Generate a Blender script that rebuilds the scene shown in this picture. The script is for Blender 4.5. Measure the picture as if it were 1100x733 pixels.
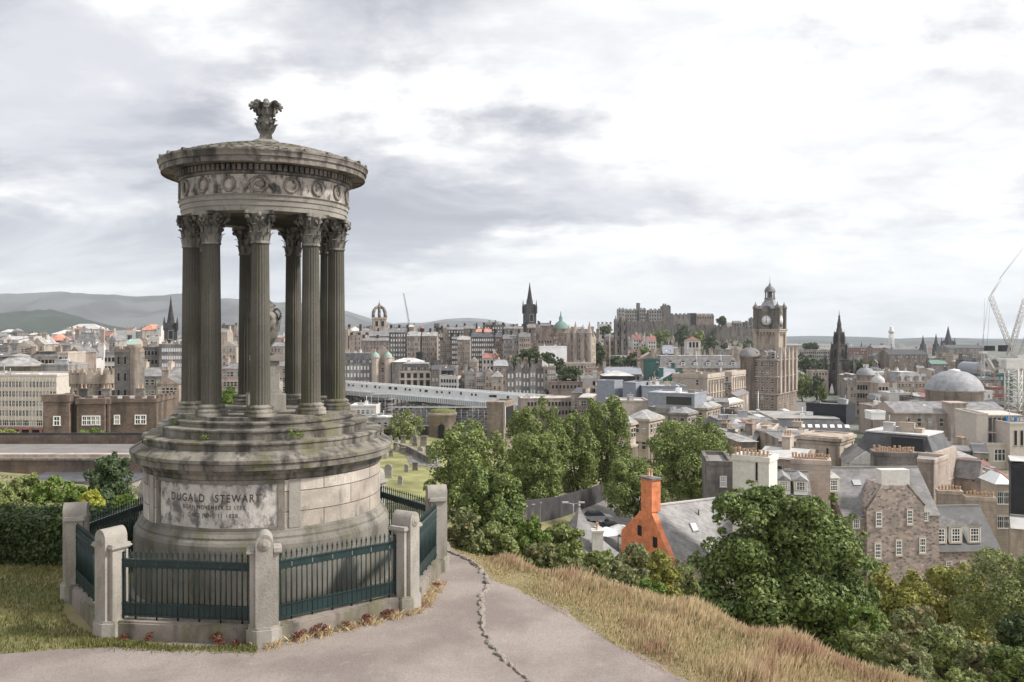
import bpy, math, random
import numpy as np
from mathutils import Vector, Matrix
PI = math.pi
R = math.radians
for o in list(bpy.data.objects): bpy.data.objects.remove(o)
sc = bpy.context.scene
col = sc.collection

# ------------------------------------------------------------------ camera, sky, sun, exposure
F = 930.0; HY = 354.0; CZ = 5.06            # focal length and horizon row in photo pixels (1100 wide), eye height
cd = bpy.data.cameras.new('camera'); cam = bpy.data.objects.new('camera', cd); col.objects.link(cam)
cam.location = (0, 0, CZ); cam.rotation_euler = (R(90), 0, 0)
cd.sensor_width = 36; cd.lens = 36 * F / 1100; cd.shift_y = -(366.5 - HY) / 1100
cd.clip_start = 0.3; cd.clip_end = 60000
sc.camera = cam
SUN_EL, SUN_AZ = 42.0, 98.0                 # azimuth to the right of the view direction
w = bpy.data.worlds.new("World"); sc.world = w; w.use_nodes = True
nt = w.node_tree; N = nt.nodes; L = nt.links; N.clear()
out = N.new('ShaderNodeOutputWorld'); bg = N.new('ShaderNodeBackground'); bg.inputs[1].default_value = 0.1
L.new(bg.outputs[0], out.inputs[0])
sky = N.new('ShaderNodeTexSky'); sky.sky_type = 'NISHITA'; sky.sun_disc = False
sky.sun_elevation = R(SUN_EL); sky.sun_rotation = R(SUN_AZ)
def nmath(nt, op, a, b=None, c=None, clamp=False):
    n = nt.nodes.new('ShaderNodeMath'); n.operation = op; n.use_clamp = clamp
    for i, v in enumerate((a, b, c)):
        if v is None: continue
        if isinstance(v, (int, float)): n.inputs[i].default_value = v
        else: nt.links.new(v, n.inputs[i])
    return n.outputs[0]
def nmix(nt, f, a, b, blend='MIX'):
    n = nt.nodes.new('ShaderNodeMix'); n.data_type = 'RGBA'; n.blend_type = blend
    for i, v in ((0, f), (6, a), (7, b)):
        if isinstance(v, (int, float)): n.inputs[i].default_value = v
        elif isinstance(v, (tuple, list)): n.inputs[i].default_value = (*v, 1) if len(v) == 3 else v
        else: nt.links.new(v, n.inputs[i])
    return n.outputs[2]
def nramp(nt, f, a, b, smooth=True):
    n = nt.nodes.new('ShaderNodeMapRange'); n.interpolation_type = 'SMOOTHSTEP' if smooth else 'LINEAR'
    nt.links.new(f, n.inputs[0]); n.inputs[1].default_value = a; n.inputs[2].default_value = b
    return n.outputs[0]
def nnoise(nt, vec, scale, detail=6, rough=.55, dist=0.0):
    n = nt.nodes.new('ShaderNodeTexNoise'); n.inputs['Scale'].default_value = scale; n.inputs['Detail'].default_value = detail
    n.inputs['Roughness'].default_value = rough; n.inputs['Distortion'].default_value = dist
    if vec is not None: nt.links.new(vec, n.inputs['Vector'])
    return n.outputs[0]
def nvec(nt, x, y, z):
    n = nt.nodes.new('ShaderNodeCombineXYZ')
    for i, v in enumerate((x, y, z)):
        if isinstance(v, (int, float)): n.inputs[i].default_value = v
        else: nt.links.new(v, n.inputs[i])
    return n.outputs[0]
tc = N.new('ShaderNodeTexCoord'); sp = N.new('ShaderNodeSeparateXYZ'); L.new(tc.outputs['Generated'], sp.inputs[0])
X, Y, Z = sp.outputs
zc = nmath(nt, 'ADD', nmath(nt, 'MAXIMUM', Z, 0.0), .24)
u = nmath(nt, 'DIVIDE', X, zc); v = nmath(nt, 'DIVIDE', Y, zc)
uv = nvec(nt, u, nmath(nt, 'MULTIPLY', v, 1.15), 14.6)
n1 = nnoise(nt, uv, .8, 10, .55, .15)
n2 = nnoise(nt, nvec(nt, u, v, 11.3), 2.6, 10, .62, .15)
n3 = nnoise(nt, nvec(nt, nmath(nt, 'MULTIPLY', u, .45), v, 21.9), 2.4, 8, .6, .2)
m = nmath(nt, 'ADD', nmath(nt, 'MULTIPLY', n1, .58), nmath(nt, 'MULTIPLY', n2, .26))
m = nmath(nt, 'ADD', m, nmath(nt, 'MULTIPLY', n3, .16))
m = nmath(nt, 'ADD', m, nmath(nt, 'MULTIPLY', X, -.095))          # the cloud is thicker on the left, thinner towards the sun
m = nmath(nt, 'ADD', m, nmath(nt, 'MULTIPLY', nramp(nt, Z, .22, .42), -.05))
grey = nramp(nt, m, .465, .575)
wisp = nramp(nt, nmath(nt, 'ADD', nmath(nt, 'MULTIPLY', n2, .6), nmath(nt, 'MULTIPLY', n3, .4)), .38, .64)
c = nmix(nt, wisp, (8.6, 8.5, 8.35), (6.1, 6.1, 6.25))
c = nmix(nt, grey, c, nmix(nt, nramp(nt, nnoise(nt, nvec(nt, u, nmath(nt, 'MULTIPLY', v, 1.6), 5.5), 1.3, 9, .62, .5), .36, .62), (3.1, 3.2, 3.65), (5.4, 5.45, 5.75)))
hz = nramp(nt, Z, .16, -.01)
c = nmix(nt, nmath(nt, 'MULTIPLY', hz, .6), c, (6.9, 7.3, 7.8))
c = nmix(nt, .06, c, sky.outputs[0])
L.new(c, bg.inputs[0])
sd = bpy.data.lights.new('sun', 'SUN'); sd.energy = 3.2; sd.angle = R(6); sd.color = (1, .94, .86)
sun = bpy.data.objects.new('sun', sd); col.objects.link(sun)
sv = Vector((math.sin(R(SUN_AZ)) * math.cos(R(SUN_EL)), math.cos(R(SUN_AZ)) * math.cos(R(SUN_EL)), math.sin(R(SUN_EL))))
sun.rotation_euler = sv.to_track_quat('Z', 'Y').to_euler()
sc.view_settings.view_transform = 'Standard'; sc.view_settings.look = 'None'
sc.view_settings.exposure = 0.57; sc.view_settings.gamma = 1

# ------------------------------------------------------------------ helpers
rnd = random.Random(7)
def at(px, py, d): return Vector(((px - 550) / F * d, d, CZ - (py - HY) / F * d))
def Zp(py, d): return CZ - (py - HY) / F * d
def tx(px): return (px - 550) / F
class MB:
    def __init__(s): s.v = []; s.f = []; s.m = []; s.sm = []
    def add(s, vs, fs, m=0, smooth=False):
        o = len(s.v); s.v += [tuple(p) for p in vs]
        for f in fs: s.f.append(tuple(i + o for i in f)); s.m.append(m); s.sm.append(smooth)
        return s
    def box(s, x0, x1, y0, y1, z0, z1, m=0, M=None):
        vs = [Vector((x, y, z)) for z in (z0, z1) for y in (y0, y1) for x in (x0, x1)]
        if M is not None: vs = [M @ p for p in vs]
        return s.add(vs, [(0, 2, 3, 1), (4, 5, 7, 6), (0, 1, 5, 4), (2, 6, 7, 3), (0, 4, 6, 2), (1, 3, 7, 5)], m)
    def lathe(s, prof, n=48, cx=0, cy=0, m=0, smooth=True, a0=0, caps=False, mod=None):
        vs = []; k = len(prof)
        for r, z in prof:
            for i in range(n):
                a = a0 + 2 * PI * i / n; rr = r * (mod(i, n) if mod else 1)
                vs.append((cx + rr * math.cos(a), cy + rr * math.sin(a), z))
        fs = []
        for j in range(k - 1):
            for i in range(n):
                i2 = (i + 1) % n; fs.append((j * n + i, j * n + i2, (j + 1) * n + i2, (j + 1) * n + i))
        if caps: fs.append(tuple(reversed(range(n)))); fs.append(tuple((k - 1) * n + i for i in range(n)))
        return s.add(vs, fs, m, smooth)
    def tube(s, p, q, r0, r1=None, n=6, m=0, smooth=True):
        p = Vector(p); q = Vector(q); r1 = r0 if r1 is None else r1
        d = (q - p)
        if d.length < 1e-6: return s
        d.normalize(); a = d.orthogonal().normalized(); b = d.cross(a)
        vs = [p + (a * math.cos(2 * PI * i / n) + b * math.sin(2 * PI * i / n)) * r0 for i in range(n)] + \
             [q + (a * math.cos(2 * PI * i / n) + b * math.sin(2 * PI * i / n)) * r1 for i in range(n)]
        fs = [(i, (i + 1) % n, n + (i + 1) % n, n + i) for i in range(n)]
        fs += [tuple(reversed(range(n))), tuple(range(n, 2 * n))]
        return s.add(vs, fs, m, smooth)
    def prism(s, poly, a0, a1, axis='z', m=0):   # poly 2-D, extruded along axis
        n = len(poly)
        if axis == 'z': vs = [(x, y, a0) for x, y in poly] + [(x, y, a1) for x, y in poly]
        elif axis == 'y': vs = [(x, a0, z) for x, z in poly] + [(x, a1, z) for x, z in poly]
        else: vs = [(a0, y, z) for y, z in poly] + [(a1, y, z) for y, z in poly]
        fs = [(i, (i + 1) % n, n + (i + 1) % n, n + i) for i in range(n)] + [tuple(reversed(range(n))), tuple(range(n, 2 * n))]
        return s.add(vs, fs, m)
    def sphere(s, c, rx, ry, rz, n=12, k=8, m=0, z0=-1.0):
        prof = []
        vs = []
        for j in range(k + 1):
            t = -PI / 2 + PI * j / k; t = max(t, math.asin(z0))
            for i in range(n):
                a = 2 * PI * i / n; vs.append((c[0] + rx * math.cos(t) * math.cos(a), c[1] + ry * math.cos(t) * math.sin(a), c[2] + rz * math.sin(t)))
        fs = [(j * n + i, j * n + (i + 1) % n, (j + 1) * n + (i + 1) % n, (j + 1) * n + i) for j in range(k) for i in range(n)]
        return s.add(vs, fs, m, True)
    def mesh(s, name, mats):
        me = bpy.data.meshes.new(name); me.from_pydata(s.v, [], s.f)
        for mt in (mats if isinstance(mats, (list, tuple)) else [mats]): me.materials.append(mt)
        me.polygons.foreach_set('material_index', s.m); me.polygons.foreach_set('use_smooth', s.sm)
        me.validate(); me.update(); return me
    def build(s, name, mats, parent=None, loc=None, recalc=True):
        me = s.mesh(name, mats)
        if recalc:
            import bmesh
            bm = bmesh.new(); bm.from_mesh(me); bmesh.ops.recalc_face_normals(bm, faces=bm.faces); bm.to_mesh(me); bm.free()
        return link(name, me, parent, loc)
def link(name, me, parent=None, loc=None):
    o = bpy.data.objects.new(name, me); col.objects.link(o)
    if parent is not None: o.parent = parent
    if loc is not None: o.location = loc
    return o
def tag(o, label=None, cat=None, group=None, kind=None):
    if label: o['label'] = label
    if cat: o['category'] = cat
    if group: o['group'] = group
    if kind: o['kind'] = kind
    return o
def thing(name, label, cat, loc=(0, 0, 0), rz=0, group=None):
    o = bpy.data.objects.new(name, None); col.objects.link(o); o.location = loc; o.rotation_euler = (0, 0, rz)
    return tag(o, label, cat, group)
def copy_tree(o, parent=None):
    c = o.copy(); col.objects.link(c); c.parent = parent
    for ch in list(o.children): copy_tree(ch, c)
    return c

# ------------------------------------------------------------------ materials
def newmat(name):
    m = bpy.data.materials.new(name); m.use_nodes = True; nt = m.node_tree
    p = nt.nodes['Principled BSDF']; return m, nt, p
def objco(nt): return nt.nodes.new('ShaderNodeTexCoord').outputs['Object']
def bump(nt, p, h, strength=.4, dist=.02):
    b = nt.nodes.new('ShaderNodeBump'); b.inputs['Strength'].default_value = strength; b.inputs['Distance'].default_value = dist
    nt.links.new(h, b.inputs['Height']); nt.links.new(b.outputs[0], p.inputs['Normal'])
def simple(name, c, rough=.8, metal=0, var=.12, scale=1.0, rand=0.0, spec=.3):
    m, nt, p = newmat(name); v = objco(nt); n = nnoise(nt, v, scale, 6, .6)
    a = tuple(x * (1 - var) for x in c); b = tuple(min(1, x * (1 + var)) for x in c)
    cc = nmix(nt, nramp(nt, n, .3, .7), a, b)
    if rand: cc = randmul(nt, cc, rand)
    nt.links.new(cc, p.inputs['Base Color']); p.inputs['Roughness'].default_value = rough; p.inputs['Metallic'].default_value = metal
    p.inputs['Specular IOR Level'].default_value = spec
    return m
def randmul(nt, cc, amt):
    oi = nt.nodes.new('ShaderNodeObjectInfo')
    f = nmath(nt, 'ADD', nmath(nt, 'MULTIPLY', oi.outputs['Random'], 2 * amt), 1 - amt)
    n = nt.nodes.new('ShaderNodeVectorMath'); n.operation = 'SCALE'; nt.links.new(cc, n.inputs[0]); nt.links.new(f, n.inputs[3])
    return n.outputs[0]
def ashlar(name, c1, c2, grime, bw=.9, bh=.4, mortar=.012, rand=.15, gs=.25, gamt=.8, rough=.9, wav=False):
    m, nt, p = newmat(name); v = objco(nt); s = nt.nodes.new('ShaderNodeSeparateXYZ'); nt.links.new(v, s.inputs[0])
    br = nt.nodes.new('ShaderNodeTexBrick'); nt.links.new(nvec(nt, nmath(nt, 'ADD', s.outputs[0], s.outputs[1]), s.outputs[2], 0), br.inputs[0])
    br.inputs['Scale'].default_value = 1; br.inputs['Brick Width'].default_value = bw; br.inputs['Row Height'].default_value = bh
    br.inputs['Mortar Size'].default_value = mortar; br.inputs['Color1'].default_value = (*c1, 1); br.inputs['Color2'].default_value = (*c2, 1)
    br.inputs['Mortar'].default_value = (*[x * .6 for x in c1], 1); br.inputs['Bias'].default_value = -.1
    g = nnoise(nt, nvec(nt, nmath(nt, 'ADD', s.outputs[0], s.outputs[1]), nmath(nt, 'SUBTRACT', s.outputs[0], s.outputs[1]), nmath(nt, 'MULTIPLY', s.outputs[2], .35)), gs, 8, .65, .3)
    cc = nmix(nt, nmath(nt, 'MULTIPLY', nramp(nt, g, .42, .66), gamt), br.outputs[0], grime)
    fine = nnoise(nt, v, 3.0, 8, .7)
    cc = nmix(nt, nmath(nt, 'MULTIPLY', nramp(nt, fine, .4, .7), .35), cc, tuple(x * .55 for x in c2))
    if rand: cc = randmul(nt, cc, rand)
    nt.links.new(cc, p.inputs['Base Color']); p.inputs['Roughness'].default_value = rough; p.inputs['Specular IOR Level'].default_value = .2
    return m
M = {}
M['tan'] = ashlar('tan_stone', (.50, .42, .345), (.40, .335, .275), (.15, .13, .118))
M['grey'] = ashlar('grey_stone', (.40, .375, .35), (.29, .275, .26), (.12, .115, .112))
M['dark'] = ashlar('sooty_stone', (.27, .245, .22), (.18, .165, .152), (.05, .047, .047))
M['brown'] = ashlar('brown_stone', (.37, .295, .25), (.25, .205, .18), (.12, .105, .095))
M['gate'] = ashlar('sooty_brown_stone', (.215, .16, .13), (.145, .115, .1), (.06, .052, .048))
M['pink'] = ashlar('pinkish_stone', (.52, .435, .38), (.42, .35, .305), (.2, .17, .155))
M['pale'] = ashlar('pale_stone', (.55, .48, .41), (.48, .41, .35), (.27, .23, .2), gamt=.5)
M['white'] = ashlar('white_render', (.68, .66, .63), (.62, .60, .57), (.5, .48, .46), mortar=0, gamt=.5, rand=.05)
M['black'] = simple('blackened_stone', (.055, .052, .055), .9, var=.35, scale=.4)
M['rubble'] = ashlar('rubble_stone', (.42, .325, .29), (.19, .15, .14), (.13, .11, .105), bw=.42, bh=.22, mortar=.02, rand=0, gs=.6, gamt=.55)
def rubble():
    m, nt, p = newmat('rubble_stone'); v = objco(nt); s = nt.nodes.new('ShaderNodeSeparateXYZ'); nt.links.new(v, s.inputs[0])
    q = nvec(nt, s.outputs[0], s.outputs[1], nmath(nt, 'MULTIPLY', s.outputs[2], 1.7))
    vo = nt.nodes.new('ShaderNodeTexVoronoi'); vo.inputs['Scale'].default_value = 2.6; nt.links.new(q, vo.inputs[0])
    sc_ = nt.nodes.new('ShaderNodeSeparateColor'); nt.links.new(vo.outputs['Color'], sc_.inputs[0])
    cc = nmix(nt, nramp(nt, sc_.outputs[0], .1, .9, False), (.15, .12, .12), (.42, .33, .29)); cc = nmix(nt, nmath(nt, 'MULTIPLY', nramp(nt, sc_.outputs[1], .75, .95), .7), cc, (.55, .46, .40))
    cc = nmix(nt, nmath(nt, 'MULTIPLY', nramp(nt, nnoise(nt, v, .7, 7), .45, .7), .55), cc, (.14, .12, .12)); cc = nmix(nt, nmath(nt, 'MULTIPLY', nramp(nt, vo.outputs['Distance'], .35, .6), .5), cc, (.36, .32, .29))
    nt.links.new(cc, p.inputs['Base Color']); p.inputs['Roughness'].default_value = .95; return m
M['rubble'] = rubble()
M['orange'] = simple('orange_harling', (.66, .235, .12), .95, var=.24, scale=1.6)
M['concrete'] = simple('concrete', (.55, .50, .45), .9, var=.08, rand=.08)
def slate(name, c, rand=.2):
    m, nt, p = newmat(name); v = objco(nt); s = nt.nodes.new('ShaderNodeSeparateXYZ'); nt.links.new(v, s.inputs[0])
    br = nt.nodes.new('ShaderNodeTexBrick'); nt.links.new(nvec(nt, nmath(nt, 'ADD', s.outputs[0], nmath(nt, 'MULTIPLY', s.outputs[1], .02)), nmath(nt, 'ADD', s.outputs[2], nmath(nt, 'MULTIPLY', s.outputs[1], .5)), 0), br.inputs[0])
    br.inputs['Scale'].default_value = 1; br.inputs['Brick Width'].default_value = .35; br.inputs['Row Height'].default_value = .2
    br.inputs['Mortar Size'].default_value = .012
    br.inputs['Color1'].default_value = (*[x * 1.25 for x in c], 1); br.inputs['Color2'].default_value = (*[x * .75 for x in c], 1); br.inputs['Mortar'].default_value = (*[x * .5 for x in c], 1)
    g = nnoise(nt, v, .5, 8, .65); cc = nmix(nt, nmath(nt, 'MULTIPLY', nramp(nt, g, .4, .65), .6), br.outputs[0], tuple(x * 2.0 for x in c))
    if rand: cc = randmul(nt, cc, rand)
    nt.links.new(cc, p.inputs['Base Color']); p.inputs['Roughness'].default_value = .6
    return m
M['slate'] = slate('slate', (.155, .15, .152)); M['slate_d'] = slate('dark_slate', (.055, .056, .062)); M['slate_l'] = slate('pale_slate', (.24, .235, .23))
M['red'] = slate('red_tile', (.36, .165, .115)); M['redbrown'] = slate('red_brown_tile', (.2, .09, .075))
M['teal'] = simple('copper_green', (.15, .235, .205), .7, var=.15); M['pteal'] = simple('pale_copper_green', (.30, .40, .36), .7)
M['lead'] = simple('lead', (.27, .275, .29), .6, var=.2, scale=.5, rand=.1); M['leadl'] = simple('pale_lead_roof', (.50, .49, .48), .6, var=.25, scale=.3, rand=.12)
M['felt'] = simple('roof_felt', (.27, .26, .25), .9, var=.25, scale=.3, rand=.2)
M['blackmet'] = simple('black_cladding', (.03, .032, .04), .5, var=.15)
M['greymet'] = simple('grey_cladding', (.27, .29, .33), .5, var=.1, rand=.08)
M['wht'] = simple('white_paint', (.8, .8, .79), .6, var=.04); M['pot'] = simple('chimney_pot_clay', (.58, .40, .27), .9, var=.3, scale=3)
M['glass'], _nt, _p = newmat('window_glass'); _p.inputs['Base Color'].default_value = (.045, .05, .06, 1); _p.inputs['Roughness'].default_value = .12
_oi = _nt.nodes.new('ShaderNodeObjectInfo'); _nt.links.new(nmix(_nt, nramp(_nt, _oi.outputs['Random'], .55, 1.0), (.035, .04, .05), (.42, .41, .39)), _p.inputs['Base Color'])
_p.inputs['Specular IOR Level'].default_value = .7
M['hole'] = simple('dark_opening', (.02, .02, .022), .8); M['steel'] = simple('galvanised_steel', (.35, .36, .38), .5, .3)
M['netgreen'] = simple('green_net', (.06, .13, .12), .9, var=.3); M['sheet'] = simple('white_sheeting', (.80, .81, .82), .7, var=.08, scale=.4)
M['surround'] = simple('window_stone', (.45, .385, .32), .9, var=.1); M['blue'] = simple('blue_steel', (.05, .25, .55), .6)
M['sedum'] = simple('sedum_roof', (.30, .24, .06), .95, var=.5, scale=1.5)
M['crane'] = simple('crane_white', (.62, .60, .58), .6, var=.08)
M['bark'] = simple('bark', (.09, .075, .06), .95, var=.4, scale=3)
# monument stone
def monstone(name, pale, mid, dark, algae=None, gs=1.3, dk=(.45, .68), blocks=None, rough=.88, stretch=.35):
    m, nt, p = newmat(name); v = objco(nt); s = nt.nodes.new('ShaderNodeSeparateXYZ'); nt.links.new(v, s.inputs[0])
    sv_ = nvec(nt, s.outputs[0], s.outputs[1], nmath(nt, 'MULTIPLY', s.outputs[2], stretch))
    a = nnoise(nt, v, gs, 9, .62, .3); b = nnoise(nt, sv_, gs * 2.2, 9, .65, .2); f = nnoise(nt, v, 28, 6, .6)
    base = nmix(nt, nramp(nt, a, .35, .65), pale, mid)
    if blocks:
        ang = nmath(nt, 'MULTIPLY', nmath(nt, 'ARCTAN2', s.outputs[1], s.outputs[0]), blocks[0])
        br = nt.nodes.new('ShaderNodeTexBrick'); nt.links.new(nvec(nt, ang, nmath(nt, 'ADD', s.outputs[2], blocks[3]), 0), br.inputs[0]); br.inputs['Scale'].default_value = 1
        br.inputs['Brick Width'].default_value = blocks[1]; br.inputs['Row Height'].default_value = blocks[2]; br.inputs['Mortar Size'].default_value = .008
        br.inputs['Color1'].default_value = (1.12, 1.1, 1.08, 1); br.inputs['Color2'].default_value = (.62, .57, .53, 1); br.inputs['Mortar'].default_value = (.18, .16, .15, 1); br.inputs['Bias'].default_value = -.15
        base = nmix(nt, 1.0, base, br.outputs[0], 'MULTIPLY')
    cc = nmix(nt, nramp(nt, b, dk[0], dk[1]), base, dark)
    if algae: cc = nmix(nt, nmath(nt, 'MULTIPLY', nramp(nt, nnoise(nt, sv_, 2.3, 5, .6), .5, .68), .7), cc, algae)
    cc = nmix(nt, nmath(nt, 'MULTIPLY', nramp(nt, f, .5, .75), .45), cc, tuple(x * .5 for x in mid))
    nt.links.new(cc, p.inputs['Base Color']); p.inputs['Roughness'].default_value = rough; p.inputs['Specular IOR Level'].default_value = .2
    bump(nt, p, nmath(nt, 'ADD', f, nmath(nt, 'MULTIPLY', b, 1.5)), .5, .015)
    return m
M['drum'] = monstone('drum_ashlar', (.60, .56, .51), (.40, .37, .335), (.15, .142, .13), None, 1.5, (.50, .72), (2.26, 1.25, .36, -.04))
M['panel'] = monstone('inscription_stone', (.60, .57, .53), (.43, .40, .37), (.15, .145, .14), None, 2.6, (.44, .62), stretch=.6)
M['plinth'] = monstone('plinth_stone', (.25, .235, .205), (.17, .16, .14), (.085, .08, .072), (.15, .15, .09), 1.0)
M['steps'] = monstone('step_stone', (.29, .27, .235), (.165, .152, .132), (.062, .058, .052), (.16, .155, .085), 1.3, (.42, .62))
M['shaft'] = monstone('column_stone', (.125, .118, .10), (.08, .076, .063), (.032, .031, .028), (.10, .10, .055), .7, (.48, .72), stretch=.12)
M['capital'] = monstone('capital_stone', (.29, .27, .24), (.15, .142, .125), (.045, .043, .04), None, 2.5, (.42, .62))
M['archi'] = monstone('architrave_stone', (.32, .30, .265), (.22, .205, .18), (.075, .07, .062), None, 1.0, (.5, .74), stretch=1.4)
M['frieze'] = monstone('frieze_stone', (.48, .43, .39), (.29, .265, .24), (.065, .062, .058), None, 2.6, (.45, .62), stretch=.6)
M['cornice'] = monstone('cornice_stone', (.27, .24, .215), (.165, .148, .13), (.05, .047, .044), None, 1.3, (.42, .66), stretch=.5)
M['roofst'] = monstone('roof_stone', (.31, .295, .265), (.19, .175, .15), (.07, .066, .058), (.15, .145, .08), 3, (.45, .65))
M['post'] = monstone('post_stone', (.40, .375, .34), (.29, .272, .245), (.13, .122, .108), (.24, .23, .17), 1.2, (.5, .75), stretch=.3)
M['kerb'] = monstone('kerb_stone', (.30, .265, .235), (.20, .18, .158), (.10, .09, .08), (.2, .19, .12), 1.2)
M['iron'] = simple('green_painted_iron', (.013, .033, .034), .4, .0, var=.25, scale=3, spec=.5)
M['letter'] = simple('cut_letter', (.075, .06, .05), .9, var=.4, scale=9)
def leafmat(name, a, b, rough=.55, trans=.25, c=None):
    m, nt, p = newmat(name)
    g = nt.nodes.new('ShaderNodeNewGeometry'); v = objco(nt)
    f = nmath(nt, 'ADD', nmath(nt, 'MULTIPLY', g.outputs['Random Per Island'], .6), nmath(nt, 'MULTIPLY', nnoise(nt, v, .8, 3), .4))
    cc = nmix(nt, nramp(nt, f, .2, .85, False), a, b)
    if c: cc = nmix(nt, nramp(nt, nnoise(nt, v, 1.1, 4), .5, .68), cc, c)
    nt.links.new(cc, p.inputs['Base Color']); p.inputs['Roughness'].default_value = rough; p.inputs['Specular IOR Level'].default_value = .25
    t = nt.nodes.new('ShaderNodeBsdfTranslucent'); nt.links.new(cc, t.inputs[0]); ms = nt.nodes.new('ShaderNodeMixShader'); ms.inputs[0].default_value = trans
    nt.links.new(p.outputs[0], ms.inputs[1]); nt.links.new(t.outputs[0], ms.inputs[2])
    nt.links.new(ms.outputs[0], nt.nodes['Material Output'].inputs[0]); return m
M['leaf'] = leafmat('elm_leaves', (.07, .10, .03), (.33, .39, .13))
M['leafm'] = leafmat('maple_leaves', (.05, .08, .028), (.27, .34, .11))
M['leafl'] = leafmat('light_leaves', (.08, .13, .03), (.22, .30, .07))
M['leafb'] = leafmat('birch_leaves', (.10, .13, .04), (.34, .38, .15))
M['leafy'] = leafmat('yellow_olive_leaves', (.14, .15, .04), (.42, .40, .11))
M['leafo'] = leafmat('olive_shrub_leaves', (.09, .115, .05), (.31, .33, .15), c=(.22, .16, .09))
M['leafd'] = leafmat('hedge_leaves', (.026, .045, .018), (.10, .135, .05), c=None)
M['leafgold'] = leafmat('golden_leaves', (.3, .33, .05), (.5, .5, .1))
M['pine'] = leafmat('pine_needles', (.045, .075, .04), (.14, .19, .09))
M['leaff'] = leafmat('far_leaves', (.045, .07, .04), (.15, .18, .085), trans=.1)
M['drygrass'] = leafmat('dry_grass', (.50, .39, .23), (.72, .60, .40), .8, .3, c=(.50, .33, .24))
M['greengrass'] = leafmat('green_grass', (.12, .15, .045), (.34, .31, .13), .7, .3)
M['weed'] = leafmat('red_weed', (.09, .025, .022), (.24, .08, .05))

# ------------------------------------------------------------------ terrain
TT = [-.75, -.6, -.3, -.1, .05, .2, .35, .8]
TD = [14, 22, 30, 45, 70, 100, 140, 200, 300, 450, 700, 1200, 3000, 40000]
TZ = np.array([
 [0, -.2, -3, -6, -9.5, -11.5, -15, -20, -28, -38, -40, -45, -60, -700],
 [0, -.2, -3, -6, -9.5, -11.5, -15, -20, -28, -38, -40, -45, -60, -700],
 [0, -.6, -4, -8, -12, -14, -16, -20, -28, -38, -40, -45, -60, -700],
 [0, -1, -5, -9, -12.5, -14.6, -15.8, -18.5, -34, -44, -42, -42, -60, -700],
 [-2, -3.5, -6, -10.5, -15.5, -18.8, -19.5, -23, -34, -44, -42, -42, -60, -700],
 [-9, -8, -10, -15, -21, -24, -26, -28, -32, -38, -42, -45, -60, -700],
 [-10, -9.5, -12, -18, -24, -27, -29, -31, -34, -39, -45, -48, -60, -700],
 [-10, -9.5, -12, -18, -24, -27, -29, -31, -34, -39, -45, -48, -60, -700]])
EDGE = [(-60, 25), (-14, 24), (-6, 23.2), (-2.6, 21.6), (-1.28, 19.9), (.2, 18.4), (2.6, 16.2), (4.5, 14.0), (5.6, 12.5), (8, 9), (12, 3), (16, -10)]
def edge_dist(x, y):
    best = None; sgn = -1
    for (ax, ay), (bx, by) in zip(EDGE[:-1], EDGE[1:]):
        dx, dy = bx - ax, by - ay; t = max(0, min(1, ((x - ax) * dx + (y - ay) * dy) / (dx * dx + dy * dy)))
        qx, qy = x - ax - t * dx, y - ay - t * dy; dd = math.hypot(qx, qy)
        if best is None or dd < best: best = dd; sgn = 1 if (dx * qy - dy * qx) > 0 else -1
    return best * sgn
def table(x, y):
    d = max(y, 14.0); t = max(-.75, min(.8, x / d))
    i = min(int(np.searchsorted(TT, t, 'right')) - 1, len(TT) - 2); fi = (t - TT[i]) / (TT[i + 1] - TT[i])
    a = np.interp(d, TD, TZ[i]); b = np.interp(d, TD, TZ[i + 1]); return float(a + (b - a) * fi)
def gz(x, y):
    if y < 40 or abs(x) < 30 and y < 60:
        e = edge_dist(x, y)
        if e <= 0:
            z = 0.0
            if y < 11.5: z = (11.5 - y) * .3 if y > 0 else 3.45
            return z
        if y < 14: return max(-.85 * e, -12)
        return max(table(x, y), -.85 * e)
    return table(x, y)
def ysamp():
    ys = []; y = -12.0
    while y < 30: ys.append(y); y += .5
    while y < 14500: ys.append(y); y *= 1.035
    return ys
def terrain():
    ys = ysamp(); ts = np.linspace(-1.15, 1.15, 150); V = []; nx = len(ts)
    for y in ys:
        s = max(y, 18.0)
        for t in ts: x = t * s; V.append((x, y, gz(x, y) - .004))
    Fc = [(j * nx + i, j * nx + i + 1, (j + 1) * nx + i + 1, (j + 1) * nx + i) for j in range(len(ys) - 1) for i in range(nx - 1)]
    mb = MB(); mb.add(V, Fc, 0, True)
    m, nt, p = newmat('ground_cover'); v = objco(nt)
    a = nnoise(nt, v, .35, 8, .65); b = nnoise(nt, v, 6, 6, .7)
    cc = nmix(nt, nramp(nt, a, .4, .6), (.16, .17, .07), (.30, .25, .13)); cc = nmix(nt, nmath(nt, 'MULTIPLY', b, .5), cc, (.09, .08, .05))
    s = nt.nodes.new('ShaderNodeSeparateXYZ'); nt.links.new(v, s.inputs[0])
    city = nmix(nt, nramp(nt, nnoise(nt, v, .01, 4), .45, .55), (.16, .155, .15), (.07, .09, .05))
    cc = nmix(nt, nramp(nt, s.outputs[1], 220, 260), cc, city)
    nt.links.new(cc, p.inputs['Base Color']); p.inputs['Roughness'].default_value = .95; bump(nt, p, b, .6, .03)
    tag(mb.build('ground', m, recalc=False), 'grassy hilltop ground falling away to the city', kind='structure')
terrain()
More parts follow.
